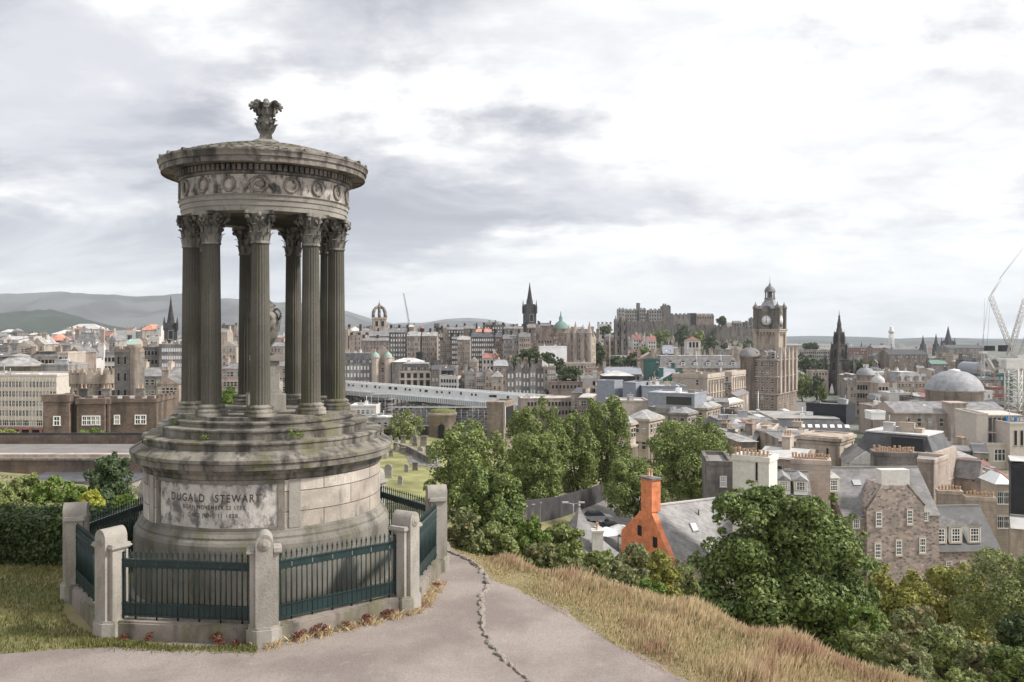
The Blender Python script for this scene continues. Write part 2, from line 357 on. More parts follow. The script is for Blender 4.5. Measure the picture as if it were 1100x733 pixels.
# path sheet
PATHR = [(-3.2, 23.2), (-1.9, 21.8), (-1.2, 19.6), (-.35, 17.6), (.84, 15.7), (1.7, 14.0), (2.5, 12.4), (3.4, 10), (4, 6), (4, -3)]
PATHL = [(-4.2, 23.0), (-4.6, 21.5), (-4.6, 19), (-4.7, 16), (-5.4, 13.95), (-7.0, 13.7), (-8.3, 13.4), (-9.2, 13.0), (-9.6, 9), (-9.6, 6), (-9.6, -3)]
def path():
    def resample(P, ys): 
        P = sorted(P, key=lambda q: q[1]); return [np.interp(y, [q[1] for q in P], [q[0] for q in P]) for y in ys]
    ys = np.linspace(-3, 23, 210); l = resample(PATHL, ys); r = resample(PATHR, ys); V = []; n = 60; rr = random.Random(3)
    for j, y in enumerate(ys):
        wob = .08 * math.sin(y * 2.1) + .05 * math.sin(y * 5.3) + rr.uniform(-.03, .03)
        for i in range(n + 1):
            x = l[j] + (r[j] + wob - l[j]) * i / n
            V.append((x, y, max(gz(x, y), 0) + .006))
    Fc = [(j * (n + 1) + i, j * (n + 1) + i + 1, (j + 1) * (n + 1) + i + 1, (j + 1) * (n + 1) + i) for j in range(len(ys) - 1) for i in range(n)]
    m, nt, p = newmat('gritty_path'); v = objco(nt); a = nnoise(nt, v, .55, 6, .6); b = nnoise(nt, v, 24, 8, .8); c_ = nnoise(nt, v, 5, 8, .7)
    cc = nmix(nt, nramp(nt, a, .35, .65), (.225, .188, .172), (.335, .288, .262)); cc = nmix(nt, nmath(nt, 'MULTIPLY', nramp(nt, b, .45, .7), .55), cc, (.13, .115, .105))
    cc = nmix(nt, nmath(nt, 'MULTIPLY', nramp(nt, c_, .55, .75), .4), cc, (.40, .365, .335))
    vo = nt.nodes.new('ShaderNodeTexVoronoi'); vo.inputs['Scale'].default_value = 16; nt.links.new(v, vo.inputs[0])
    cc = nmix(nt, nmath(nt, 'MULTIPLY', nramp(nt, vo.outputs['Distance'], .16, .05), .5), cc, (.42, .39, .36))
    nt.links.new(cc, p.inputs['Base Color']); p.inputs['Roughness'].default_value = .95; bump(nt, p, nmath(nt, 'ADD', b, c_), .8, .025)
    mb = MB(); mb.add(V, Fc, 0, True); tag(mb.build('path', m, recalc=False), 'gritty brown-grey footpath curving past the railed monument', kind='structure')
path()
# hills
def hill(name, label, pts, d0, d1, c, amp=.06, seed=1, fold=900.0):
    xs = np.arange(pts[0][0], pts[-1][0] + .1, 2.0 if len(pts) > 3 else 4.0); rr = np.random.RandomState(seed)
    ph = rr.rand(12) * 6.28; K = 14; V = []
    py = np.interp(xs, [p[0] for p in pts], [p[1] for p in pts]); ker = np.ones(5) / 5; py = np.convolve(np.pad(py, 2, 'edge'), ker, 'valid')
    for j in range(K + 1):
        f = j / K; d = d0 + (d1 - d0) * f
        for x_, p_ in zip(xs, py):
            zr = Zp(p_, d1); base = -150; h = base + (zr - base) * (math.sin(f * PI / 2) ** 1.2)
            X_ = tx(x_) * d; q = X_ / fold * 6.28
            h += (zr - base) * amp * (math.sin(q + ph[0] + f * 3) + .6 * math.sin(2.3 * q + ph[1] - f * 5) + .35 * math.sin(5.1 * q + ph[2] + 7 * f)) * math.sin(f * PI)
            V.append((X_, d, h))
    nx = len(xs)
    for x_, p_ in zip(xs, py): V.append((tx(x_) * d1 * 1.1, d1 * 1.1, -220))
    Fc = [(j * nx + i, j * nx + i + 1, (j + 1) * nx + i + 1, (j + 1) * nx + i) for j in range(K + 1) for i in range(nx - 1)]
    m, nt, p = newmat(name + '_cover'); v = objco(nt); a = nnoise(nt, v, .0016, 6, .6, .5)
    cc = nmix(nt, nramp(nt, a, .4, .6), c, tuple(x * .55 for x in c)); nt.links.new(cc, p.inputs['Base Color']); p.inputs['Roughness'].default_value = 1
    mb = MB(); mb.add(V, Fc, 0, True); tag(mb.build(name, m, recalc=False), label, kind='structure')
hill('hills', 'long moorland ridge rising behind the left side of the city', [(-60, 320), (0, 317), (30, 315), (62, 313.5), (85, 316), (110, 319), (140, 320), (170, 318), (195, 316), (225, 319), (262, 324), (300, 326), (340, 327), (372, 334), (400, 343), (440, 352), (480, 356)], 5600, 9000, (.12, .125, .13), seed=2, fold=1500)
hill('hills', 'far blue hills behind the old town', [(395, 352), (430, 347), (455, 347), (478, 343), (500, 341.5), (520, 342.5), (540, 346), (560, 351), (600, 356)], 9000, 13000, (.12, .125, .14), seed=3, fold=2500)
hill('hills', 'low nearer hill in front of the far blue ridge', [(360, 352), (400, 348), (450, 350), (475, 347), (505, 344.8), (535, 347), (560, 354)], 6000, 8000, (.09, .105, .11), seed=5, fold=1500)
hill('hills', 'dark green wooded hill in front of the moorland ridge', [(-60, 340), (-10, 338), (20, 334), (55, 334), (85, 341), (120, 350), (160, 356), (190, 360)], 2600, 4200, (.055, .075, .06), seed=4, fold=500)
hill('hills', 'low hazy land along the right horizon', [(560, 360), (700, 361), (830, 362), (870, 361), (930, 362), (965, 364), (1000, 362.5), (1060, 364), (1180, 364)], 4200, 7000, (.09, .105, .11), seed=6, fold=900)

# ------------------------------------------------------------------ foliage
def leafcloud(lobes, n, leaf, seed, up=.32, flat=.5, droop=0, jit=.12):
    rr = np.random.RandomState(seed); L_ = np.array([l[:3] for l in lobes]); Rr = np.array([l[3:6] for l in lobes])
    wgt = (Rr[:, 0] * Rr[:, 2]) ** 1.0; k = rr.choice(len(lobes), n, p=wgt / wgt.sum())
    d = rr.normal(size=(n, 3)); d /= np.linalg.norm(d, axis=1)[:, None]; flip = (d[:, 2] < 0) & (rr.rand(n) < up * 2); d[flip, 2] *= -1
    rad = 1 - np.abs(rr.normal(0, jit, n)) + rr.rand(n) * .1
    P = L_[k] + d * Rr[k] * rad[:, None]
    nrm = d + rr.normal(0, flat, (n, 3)); nrm /= np.linalg.norm(nrm, axis=1)[:, None]
    a = np.cross(nrm, rr.normal(size=(n, 3))); a /= np.linalg.norm(a, axis=1)[:, None]; b = np.cross(nrm, a)
    s = leaf * (.55 + .9 * rr.rand(n))[:, None]; b = b * .62
    V = np.stack([P - a * s * .5, P + b * s * .5 + a * s * .05, P + a * s * .55, P - b * s * .5 + a * s * .05], 1).reshape(-1, 3)
    return V
def quadmesh(name, V, mat):
    me = bpy.data.meshes.new(name); n = len(V) // 4
    me.vertices.add(len(V)); me.vertices.foreach_set('co', V.astype(np.float32).ravel())
    me.loops.add(n * 4); me.loops.foreach_set('vertex_index', np.arange(n * 4, dtype=np.int32))
    me.polygons.add(n); me.polygons.foreach_set('loop_start', np.arange(0, n * 4, 4, dtype=np.int32))
    try: me.polygons.foreach_set('loop_total', np.full(n, 4, dtype=np.int32))
    except Exception: pass
    me.materials.append(mat); me.update(calc_edges=True); me.validate(); return me
def tree(name, label, px0, px1, ptop, pbot, d, mat, leaf=.3, n=6000, nl=26, seed=1, cat='tree', group=None, base=None, trunk=True, rdepth=None, dens=1.0, low=.0, shape=1.0, env=None):
    """crown spans px0..px1 and ptop..pbot at depth d; trunk goes down to the ground"""
    rr = random.Random(seed); xc = tx((px0 + px1) / 2) * d; rx = (px1 - px0) / 2 / F * d; z1 = Zp(ptop, d); z0 = Zp(pbot, d)
    g = gz(xc, d) - .15 if base is None else base
    ry = rdepth or rx; cz = (z0 + z1) / 2; rz = (z1 - z0) / 2
    t = thing(name, label, cat, (xc, d, g), 0, group)
    lobes = [(0, 0, cz - g - rz * .1, rx * .48, ry * .48, rz * .55)]
    for i in range(nl):
        a = 2 * PI * (i * .618 + rr.random() * .15); h = -1 + 2 * (i + .5) / nl; h = max(-.85, min(.85, h + rr.uniform(-.1, .1)))
        ring = math.sqrt(max(0, 1 - abs(h) ** 2.3)) * shape if h > 0 else math.sqrt(max(0.0, 1 - abs(h) ** 3)) * 1.0
        f = rr.uniform(.5, .86); s = rr.uniform(.16, .36)
        lobes.append((rx * ring * f * math.cos(a), ry * ring * f * math.sin(a), cz - g + rz * h * .74, rx * s, ry * s, rz * s * rr.uniform(.7, 1.0)))
    for i in range(nl):   # small outer sprays
        a = rr.random() * 2 * PI; h = rr.uniform(-.8, .98); ring = math.sqrt(1 - h * h); f = rr.uniform(.8, .98); s = rr.uniform(.08, .17)
        lobes.append((rx * ring * f * math.cos(a), ry * ring * f * math.sin(a), cz - g + rz * h * .93, rx * s, ry * s, rz * s))
    if env:
        lobes = []
        for (ex, ey, er) in env:
            k = d / F; X_, Z_ = tx(ex) * d - xc, Zp(ey, d) - g; r_ = er * k
            for q in range(7):
                a = rr.random() * 6.28; h = rr.uniform(-.7, .7); s = rr.uniform(.38, .62) * r_; dy = rr.uniform(-1, .7) * r_ * .8
                lobes.append((X_ + math.cos(a) * r_ * .55, dy + (-.5 * r_), Z_ + h * r_ * .8, s, s, s * rr.uniform(.6, .95)))
            for q in range(6):
                a = rr.random() * 6.28; s = rr.uniform(.12, .22) * r_; lobes.append((X_ + math.cos(a) * r_ * .98, rr.uniform(-1, .5) * r_, Z_ + math.sin(a) * r_ * .95, s, s, s))
    V = leafcloud(lobes, int(n), leaf, seed)
    link('crown', quadmesh('crown', V, mat), t)
    mb = MB(); tr = max(.12, rx * .07); top = cz - g
    p = Vector((0, 0, 0)); q = Vector((rr.uniform(-.1, .1) * rx, 0, max(.3, (z0 - g) + .25 * rz))); mb.tube(p, q, tr * 1.4, tr, 8)
    for i in range(7):
        a = 2 * PI * i / 7 + rr.random(); e = Vector((rx * .6 * math.cos(a), ry * .6 * math.sin(a), top + rz * rr.uniform(-.3, .6)))
        mid = q.lerp(e, .5) + Vector((0, 0, -.08 * rz)); mb.tube(q, mid, tr * .6, tr * .4, 6); mb.tube(mid, e, tr * .4, tr * .12, 6)
        e2 = mid + Vector((rx * .3 * math.cos(a + .9), ry * .3 * math.sin(a + .9), rz * .35)); mb.tube(mid, e2, tr * .3, tr * .08, 5)
    mb.build('trunk' if trunk else 'stem', M['bark'], t)
    return t
# ------------------------------------------------------------------ monument
MD = 18.0; MA = R(-15.87); MX, MY = MD * math.sin(MA), MD * math.cos(MA)
def phi(deg):   # angle around the axis, 0 = towards the camera, + = to the right; returns world angle
    return math.atan2(-MY, -MX) + R(deg)
def monument():
    t = thing('monument', 'round open stone temple monument with nine fluted columns on a stepped circular drum', 'monument', (MX, MY, 0))
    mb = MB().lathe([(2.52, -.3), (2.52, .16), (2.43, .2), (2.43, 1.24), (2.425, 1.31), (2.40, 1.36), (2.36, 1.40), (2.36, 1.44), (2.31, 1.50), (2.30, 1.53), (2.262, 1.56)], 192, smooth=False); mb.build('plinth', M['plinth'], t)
    MB().lathe([(2.257, 1.55), (2.257, 2.42)], 128).build('drum', M['drum'], t)
    MB().lathe([(2.256, 2.40), (2.29, 2.44), (2.29, 2.50), (2.34, 2.55), (2.36, 2.60), (2.47, 2.62), (2.47, 2.72), (2.50, 2.74), (2.50, 2.80), (2.44, 2.84), (2.28, 2.93)], 192, smooth=False).build('drum_cornice', M['steps'], t)
    rr = random.Random(5); 
    def chip(i, n, s=.006): return 1 + s * (math.sin(i * 1.7) + math.sin(i * .63 + 1)) * .5
    for r, za, zb, r2 in ((2.256, 2.90, 3.08, 2.0), (1.98, 3.07, 3.27, 1.76), (1.775, 3.26, 3.39, 1.6)):
        MB().lathe([(r, za), (r, zb - .05), (r + .025, zb - .04), (r + .025, zb - .01), (r, zb), (r2 - .05, zb + .012)], 192, smooth=False, mod=lambda i, n: chip(i, n)).build('step', M['steps'], t)
    MB().lathe([(1.66, 3.385), (1.66, 3.455), (1.64, 3.465), (0.001, 3.468)], 160, smooth=False).build('floor_slab', M['steps'], t)
    # inscription panel
    def shell(a0, a1, z0, z1, r0, r1, mat, name, parent=t, n=24):
        mb = MB(); vs = []
        for i in range(n + 1):
            a = phi(a0 + (a1 - a0) * i / n)
            for r, z in ((r0, z0), (r1, z0), (r1, z1), (r0, z1)): vs.append((r * math.cos(a), r * math.sin(a), z))
        fs = [(4 * i + k, 4 * i + (k + 1) % 4, 4 * i + 4 + (k + 1) % 4, 4 * i + 4 + k) for i in range(n) for k in range(4)] + [(3, 2, 1, 0), (4 * n, 4 * n + 1, 4 * n + 2, 4 * n + 3)]
        mb.add(vs, fs); return mb.build(name, mat, parent)
    pn = shell(-53, 5, 1.60, 2.36, 2.2, 2.268, M['panel'], 'inscription_panel')
    shell(-56, 8, 2.36, 2.425, 2.2, 2.292, M['plinth'], 'panel_frame', pn); shell(-56, 8, 1.545, 1.60, 2.2, 2.292, M['plinth'], 'panel_frame', pn)
    for a in (-56, 5.1): shell(a, a + 2.9, 1.601, 2.359, 2.2, 2.288, M['kerb'], 'panel_frame', pn, 3)
    for a in (-64, 10, 124, 180): shell(a, a + 5, 1.56, 2.418, 2.2, 2.283, M['post'], 'pilaster', t, 4)
    for txt, zc_, h, a0, a1 in (('DUGALD', 2.12, .135, -45, -27), ('STEWART', 2.12, .135, -22, -2), ('BORN NOVEMBER 22 1753', 1.96, .07, -38, -9), ('DIED JUNE 11 1828', 1.82, .07, -35, -12)):
        cu = bpy.data.curves.new('txt', 'FONT'); cu.body = txt; cu.size = 1; cu.extrude = 0; cu.space_character = 1.25; cu.offset = .012
        to = bpy.data.objects.new('txt', cu); col.objects.link(to); dg = bpy.context.evaluated_depsgraph_get(); dg.update()
        me = bpy.data.meshes.new_from_object(to.evaluated_get(dg)); bpy.data.objects.remove(to)
        xs = [v.co.x for v in me.vertices]; ys_ = [v.co.y for v in me.vertices]; xa, xb, yb = min(xs), max(xs), max(ys_)
        for v in me.vertices:
            a = phi(a0 + (a1 - a0) * (v.co.x - xa) / (xb - xa)); z = zc_ + (v.co.y / yb - .5) * h
            v.co = (2.2715 * math.cos(a), 2.2715 * math.sin(a), z)
        me.materials.append(M['letter']); link('inscription', me, pn)
    # column
    c0 = None
    for k in range(9):
        a = phi(-4 + 40 * k); x, y = 1.4 * math.cos(a), 1.4 * math.sin(a)
        if c0 is None:
            c0 = bpy.data.objects.new('column', None); col.objects.link(c0); c0.parent = t
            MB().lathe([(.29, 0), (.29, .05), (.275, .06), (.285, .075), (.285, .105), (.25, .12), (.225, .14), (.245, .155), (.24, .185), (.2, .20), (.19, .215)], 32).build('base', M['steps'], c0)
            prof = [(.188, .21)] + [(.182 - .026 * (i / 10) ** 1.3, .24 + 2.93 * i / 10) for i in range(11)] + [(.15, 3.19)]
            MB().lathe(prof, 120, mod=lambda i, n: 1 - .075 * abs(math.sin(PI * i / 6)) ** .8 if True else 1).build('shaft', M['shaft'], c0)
            cp = MB(); cp.lathe([(.172, 3.17), (.178, 3.2), (.158, 3.22), (.155, 3.3), (.16, 3.45), (.185, 3.6), (.24, 3.70)], 24)
            for row, (zz, hh, rr_, off) in enumerate(((3.21, .17, .16, 0), (3.30, .22, .165, .5))):
                for i in range(8):
                    b = 2 * PI * (i + off) / 8; cb, sb = math.cos(b), math.sin(b); pts = []
                    for j, (dr, dz, hw) in enumerate(((.005, 0, .05), (.02, .4, .06), (.035, .8, .055), (.075, 1.0, .04), (.10, .93, .022))):
                        for s in (-1, 0, 1):
                            q = rr_ + dr - abs(s) * .012; pts.append((q * cb - s * hw * sb, q * sb + s * hw * cb, zz + hh * dz))
                    cp.add(pts, [(3 * j + s, 3 * j + s + 1, 3 * j + s + 4, 3 * j + s + 3) for j in range(4) for s in (0, 1)], 0, True)
            for i in range(4):
                b = PI / 4 + i * PI / 2; cb, sb = math.cos(b), math.sin(b)
                cp.tube((.17 * cb, .17 * sb, 3.5), (.28 * cb, .28 * sb, 3.66), .022, .03, 6)
                cp.tube((.29 * cb - .035 * sb, .29 * sb + .035 * cb, 3.65), (.29 * cb + .035 * sb, .29 * sb - .035 * cb, 3.65), .045, .045, 10)
                b2 = b - PI / 4; cp.sphere((.235 * math.cos(b2), .235 * math.sin(b2), 3.69), .045, .045, .05, 8, 5)
                for sg in (-1, 1):
                    b3 = b2 + sg * .3; cp.tube((.2 * math.cos(b2), .2 * math.sin(b2), 3.56), (.235 * math.cos(b3), .235 * math.sin(b3), 3.64), .018, .028, 6)
            ab = []
            for i in range(4):
                b = PI / 4 + i * PI / 2
                ab += [(.345 * math.cos(b - .07), .345 * math.sin(b - .07)), (.345 * math.cos(b + .07), .345 * math.sin(b + .07)), (.27 * math.cos(b + .4), .27 * math.sin(b + .4)), (.248 * math.cos(b + PI / 4), .248 * math.sin(b + PI / 4)), (.27 * math.cos(b + PI / 2 - .4), .27 * math.sin(b + PI / 2 - .4))]
            cp.prism(ab, 3.70, 3.768); cp.build('capital', M['capital'], c0)
            c = c0
        else: c = copy_tree(c0, t)
        c.location = (x, y, 3.464); c.rotation_euler = (0, 0, a)
    MB().lathe([(1.2, 7.231), (1.585, 7.231), (1.585, 7.32), (1.60, 7.325), (1.60, 7.42), (1.62, 7.425), (1.62, 7.49), (1.65, 7.52), (1.6, 7.54)], 192, smooth=False).build('architrave', M['archi'], t)
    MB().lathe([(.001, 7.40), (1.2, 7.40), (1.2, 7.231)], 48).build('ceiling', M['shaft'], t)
    fz = MB().lathe([(1.60, 7.53), (1.60, 7.89)], 96).build('frieze', M['frieze'], t)
    for k in range(18):
        a = phi(-4 + 20 * k); mb = MB(); n = 20; m_ = 6; rx_, rz_ = (.115, .125) if k else (.14, .13); vs = []
        for i in range(n):
            b = 2 * PI * i / n; rr_ = 1 + .08 * math.sin(b * 9)
            for j in range(m_):
                q = 2 * PI * j / m_; vs.append((1.612 + .03 * math.sin(q), (rx_ * rr_ + .028 * math.cos(q)) * math.cos(b), (rz_ * rr_ + .028 * math.cos(q)) * math.sin(b)))
        mb.add(vs, [(i * m_ + j, ((i + 1) % n) * m_ + j, ((i + 1) % n) * m_ + (j + 1) % m_, i * m_ + (j + 1) % m_) for i in range(n) for j in range(m_)], 0, True)
        if k == 0:
            mb.sphere((1.60, 0, 0), .03, .09, .06, 8, 6); mb.tube((1.62, -.14, .08), (1.6, -.26, -.1), .03, .015); mb.tube((1.62, .14, .08), (1.6, .26, -.1), .03, .015)
        o = mb.build('wreath', M['cornice'], fz); o.location = (0, 0, 7.71); o.rotation_euler = (0, 0, a)
    mb = MB().lathe([(1.60, 7.885), (1.64, 7.90), (1.64, 7.94), (1.62, 7.95), (1.62, 8.07), (1.75, 8.08)], 160, smooth=False)
    for k in range(104):
        a = 2 * PI * k / 104; mb.box(1.60, 1.70, -.032, .032, 7.952, 8.055, 0, Matrix.Rotation(a, 4, 'Z'))
    mb.build('dentil_band', M['cornice'], t)
    MB().lathe([(1.60, 8.07), (1.93, 8.085), (1.945, 8.06), (1.955, 8.06), (1.955, 8.155), (1.985, 8.165), (1.985, 8.18), (1.985, 8.20), (2.0, 8.25), (2.012, 8.255), (2.012, 8.285), (1.98, 8.30)], 192, smooth=False, mod=lambda i, n: 1 + .002 * math.sin(i * 2.3)).build('cornice', M['cornice'], t)
    mb = MB(); rings = 9
    for j in range(rings):
        r0 = 1.97 - j * .2; r1 = r0 - .22; z0 = 8.285 + .46 * (1 - (r0 / 2) ** 1.6) + .02; z1 = 8.285 + .46 * (1 - (max(r1, .15) / 2) ** 1.6)
        n_ = 54; mb.lathe([(r0, z0 - .035), (r0, z0), (max(r1, .15), z1)], n_ * 2, a0=(j % 2) * PI / n_, mod=lambda i, n: 1 + (.012 if i % 2 else -.006), smooth=False)
    for k in range(27):
        a = 2 * PI * k / 27; Mx = Matrix.Rotation(a, 4, 'Z'); mb.box(1.9, 2.02, -.03, .03, 8.28, 8.335, 0, Mx)
    mb.build('roof', M['roofst'], t)
    mb = MB().lathe([(.42, 8.69), (.36, 8.76), (.24, 8.82), (.13, 8.87), (.115, 8.96), (.15, 9.0), (.115, 9.03), (.14, 9.07), (.18, 9.13), (.15, 9.18), (.14, 9.26), (.13, 9.3), (.15, 9.42), (.19, 9.50), (.235, 9.55), (.1, 9.57), (.001, 9.55)], 36)
    for cnt, r0, z0, zz, rr_, w_ in ((8, .14, 9.02, 9.17, .24, .08), (8, .14, 9.14, 9.27, .225, .075)):
        for i in range(cnt):
            b = 2 * PI * (i + (.5 if z0 > 9.1 else 0)) / cnt; cb, sb = math.cos(b), math.sin(b); pts = []
            for dr, dz, hw in ((0, 0, .8), (.3, .5, 1), (.6, .9, .8), (1, .95, .35)):
                for s in (-1, 0, 1): q = r0 + (rr_ - r0) * dr; pts.append((q * cb - s * hw * w_ * sb, q * sb + s * hw * w_ * cb, z0 + (zz - z0) * dz - .01 * abs(s)))
            mb.add(pts, [(3 * j + s, 3 * j + s + 1, 3 * j + s + 4, 3 * j + s + 3) for j in range(3) for s in (0, 1)], 0, True)
    fin = mb.build('finial', M['capital'], t)
    mb = MB()
    for i in range(8):
        b = 2 * PI * i / 8 + .3; cb, sb = math.cos(b), math.sin(b); pr = [(.13, 9.33), (.15, 9.47), (.185, 9.54), (.23, 9.565), (.275, 9.54), (.285, 9.49), (.255, 9.47)]
        for (ra, za), (rb, zb) in zip(pr[:-1], pr[1:]):
            mb.tube((ra * cb, ra * sb, za), (rb * cb, rb * sb, zb), .058, .055, 8)
        mb.tube((.12 * math.cos(b + .4), .12 * math.sin(b + .4), 9.28), (.18 * math.cos(b + .4), .18 * math.sin(b + .4), 9.53), .02, .035, 6)
    mb.build('leaf_crown', M['capital'], fin)
    # urn
    u_ = MB(); u_.box(-.36, .36, -.36, .36, 3.46, 3.78); u_.box(-.29, .29, -.29, .29, 3.78, 3.84); u_.box(-.24, .24, -.24, .24, 3.84, 4.44); u_.box(-.30, .30, -.30, .30, 4.44, 4.54)
    pd = u_.build('urn_pedestal', M['post'], t); pd.rotation_euler = (0, 0, R(20))
    u_ = MB().lathe([(.12, 4.54), (.16, 4.56), (.07, 4.62), (.08, 4.68), (.2, 4.85), (.27, 5.05), (.29, 5.25), (.25, 5.36), (.17, 5.42), (.16, 5.5), (.2, 5.54), (.12, 5.6), (.05, 5.68), (.001, 5.72)], 28)
    for sg in (-1, 1):
        n = 14; pr = [(sg * (.25 + .09 * math.cos(2 * PI * i / n)), 5.36 + .11 * math.sin(2 * PI * i / n)) for i in range(n + 1)]
        for (xa, za), (xb, zb) in zip(pr[:-1], pr[1:]): u_.tube((xa, 0, za), (xb, 0, zb), .025, .025, 6)
    ur = u_.build('urn', M['capital'], t); ur.rotation_euler = (0, 0, MA * -1 * -1)
    return t
monument()
def weed(label, a, r, z, s, seed, mat, name='weed', world=None, n=120):
    rr = np.random.RandomState(seed)
    x, y = (MX + r * math.cos(phi(a)), MY + r * math.sin(phi(a))) if world is None else world
    lob = [(rr.uniform(-s, s) * .6, rr.uniform(-s, s) * .5, s * rr.uniform(.4, 1.1), s * .35, s * .35, s * .3) for _ in range(6)]
    V = leafcloud(lob, n, s * .22, seed); o = link(name, quadmesh(name, V, mat), None, (x, y, z)); tag(o, label, 'weed')
weed('leafy green weed growing from the right front of the monument steps', 14, 2.12, 3.06, .17, 11, M['leafl'])
weed('tiny green weed on the left front of the monument steps', -30, 2.08, 3.07, .10, 12, M['leafl'])
weed('yellow-green moss clump at the far left edge of the monument steps', -62, 1.85, 3.25, .12, 13, M['leafl'])
weed('brown moss clump on the left end of the drum cornice', -66, 2.25, 2.9, .12, 14, M['leafo'])
weed('dry ferny weed beside the columns at the back left of the floor', -85, 1.2, 3.45, .12, 15, M['leafo'])

# railing enclosure, regular octagon
FR = 3.49
def railing():
    t = thing('railing_enclosure', 'dark green spiked iron railings between round-headed stone posts around the monument', 'railing', (MX, MY, 0))
    pts = [(FR * math.cos(phi(45 * k - .4)), FR * math.sin(phi(45 * k - .4)), phi(45 * k - .4)) for k in range(8)]
    p0 = None
    for k, (x, y, a) in enumerate(pts):
        if p0 is None:
            mb = MB(); n = 14     # local x = outwards
            mb.prism([(-.135, .2), (.135, .2)] + [(.135, 1.60)] + [(.135 * math.cos(PI * i / n), 1.62 + .17 * math.sin(PI * i / n)) for i in range(n + 1)] + [(-.135, 1.60)], -.24, .17, 'x')
            for s in (-1, 1):
                mb.box(-.19, .10, s * .136 if s > 0 else -.225, .225 if s > 0 else -.136, .2, 1.47)
                mb.box(-.21, .125, s * .146 if s > 0 else -.26, .26 if s > 0 else -.146, 1.47, 1.55); mb.box(-.23, .14, s * .146 if s > 0 else -.275, .275 if s > 0 else -.146, 1.49, 1.52)
            # side roundels of the head and rosette on the front
            mb.lathe([(.1, 0), (.115, .01), (.1, .02), (.085, .01)], 20) if 0 else mb.tube((.165, 0, 1.62), (.182, 0, 1.62), .105, .09, 20); mb.tube((.18, 0, 1.62), (.192, 0, 1.62), .04, .03, 12)
            mb.prism([(.24 * math.cos(b), .30 * math.sin(b)) for b in [PI / 8 + i * PI / 4 for i in range(8)]], -.05, .27)
            mb.prism([(.21 * math.cos(b), .27 * math.sin(b)) for b in [PI / 8 + i * PI / 4 for i in range(8)]], .27, .31)
            p0 = p = mb.build('post', M['post'], t)
        else: p = p0.copy(); col.objects.link(p)
        p.location = (x, y, 0); p.rotation_euler = (0, 0, a)
    kb = pb = None; side = 2 * FR * math.sin(PI / 8)
    for k in range(8):
        (xa, ya, _), (xb, yb, _) = pts[k], pts[(k + 1) % 8]; ang = math.atan2(yb - ya, xb - xa)
        if kb is None:
            hl = side / 2 - .2; mb = MB().box(-hl, hl, -.14, .14, -.1, .27).box(-hl, hl, -.11, .11, .27, .30)
            kb = k_ = mb.build('kerb', M['kerb'], t)
            mb = MB(); h2 = side / 2 - .235
            for z0, z1, th in ((1.155, 1.175, .028), (1.175, 1.27, .012), (1.27, 1.29, .028), (.56, .58, .028), (.38, .56, .010), (.36, .38, .028)): mb.box(-h2, h2, -th, th, z0, z1)
            nb = 24
            for i in range(nb):
                x = -h2 + (i + .5) * 2 * h2 / nb; big = i % 4 == 2; r_ = .015 if big else .0125
                mb.tube((x, 0, .30 if big else .35), (x, 0, 1.34), r_, r_, 6)
                mb.lathe([(.006, 1.34), (.018, 1.352), (.006, 1.365), (.02, 1.385), (.016, 1.41), (.002, 1.46)], 6, x, 0)
            for sx in (-1, 1): mb.box(sx * h2 - .018, sx * h2 + .018, -.018, .018, .3, 1.4)
            pb = p = mb.build('railing_panel', M['iron'], t)
        else: k_ = kb.copy(); col.objects.link(k_); p = pb.copy(); col.objects.link(p)
        for o in (k_, p): o.location = ((xa + xb) / 2, (ya + yb) / 2, 0); o.rotation_euler = (0, 0, ang)
railing()
# weeds along the kerb, outside
for i, (a, lab) in enumerate(((-38, 'left of the left front post'), (-30, 'third along the left front kerb'), (-12, 'beside the foot of the front post on its left'), (-7, 'nearest left of the front post'), (8, 'nearest right of the front post'), (14, 'second to the right of the front post'), (22, 'in the middle of the right front kerb'), (29, 'just right of the middle of the right front kerb'), (35, 'shortly before the right front post'), (66, 'along the right side kerb beyond the right front post'))):
    k = round((a - 22.5) / 45) * 45 + 22.5; rr_ = FR * math.cos(PI / 8) / math.cos(R(a - k)) + .25
    weed('dry reddish weed tuft ' + lab, a, rr_, 0, .11 + .03 * (i % 3), 40 + i, M['weed'], 'weed_tuft', n=160)

# edging stones
def edging():
    P = [(478, 592), (500, 600), (516, 611), (522, 622), (524, 632), (517, 642), (518, 655), (517, 668), (523, 684), (532, 698), (545, 712), (560, 727), (578, 742)]
    W = [(at(px, py, F * CZ / (py - HY))) for px, py in P]; rr = random.Random(4); meshes = []
    for j in range(5):
        mb = MB(); n = 8; vs = []
        for zz, s in ((-.05, 1), (.03, .95), (.07, .6)):
            for i in range(n): a = 2 * PI * i / n; vs.append((.13 * s * math.cos(a) * rr.uniform(.8, 1.15), .075 * s * math.sin(a) * rr.uniform(.75, 1.2), zz + rr.uniform(-.012, .012)))
        fs = [(r_ * n + i, r_ * n + (i + 1) % n, (r_ + 1) * n + (i + 1) % n, (r_ + 1) * n + i) for r_ in range(2) for i in range(n)] + [tuple(range(2 * n, 3 * n))]
        mb.add(vs, fs); meshes.append(mb.mesh('edging_stone', M['kerb']))
    for A, B in zip(W[:-1], W[1:]):
        n = max(1, int((B - A).length / .16)); ang = math.atan2(B.y - A.y, B.x - A.x)
        for i in range(n):
            p = A.lerp(B, (i + .5) / n); o = link('edging_stone', meshes[rr.randrange(5)], None, (p.x + rr.uniform(-.03, .03), p.y + rr.uniform(-.03, .03), .008))
            o.rotation_euler = (rr.uniform(-.15, .15), rr.uniform(-.15, .15), ang + rr.uniform(-.4, .4)); s = rr.uniform(.55, 1.0); o.scale = (s * 1.15, s * .8, s * rr.uniform(.5, .9))
            tag(o, 'small rough stone set in the winding line that divides the path', 'stone', 'edging stones dividing the path')
edging()
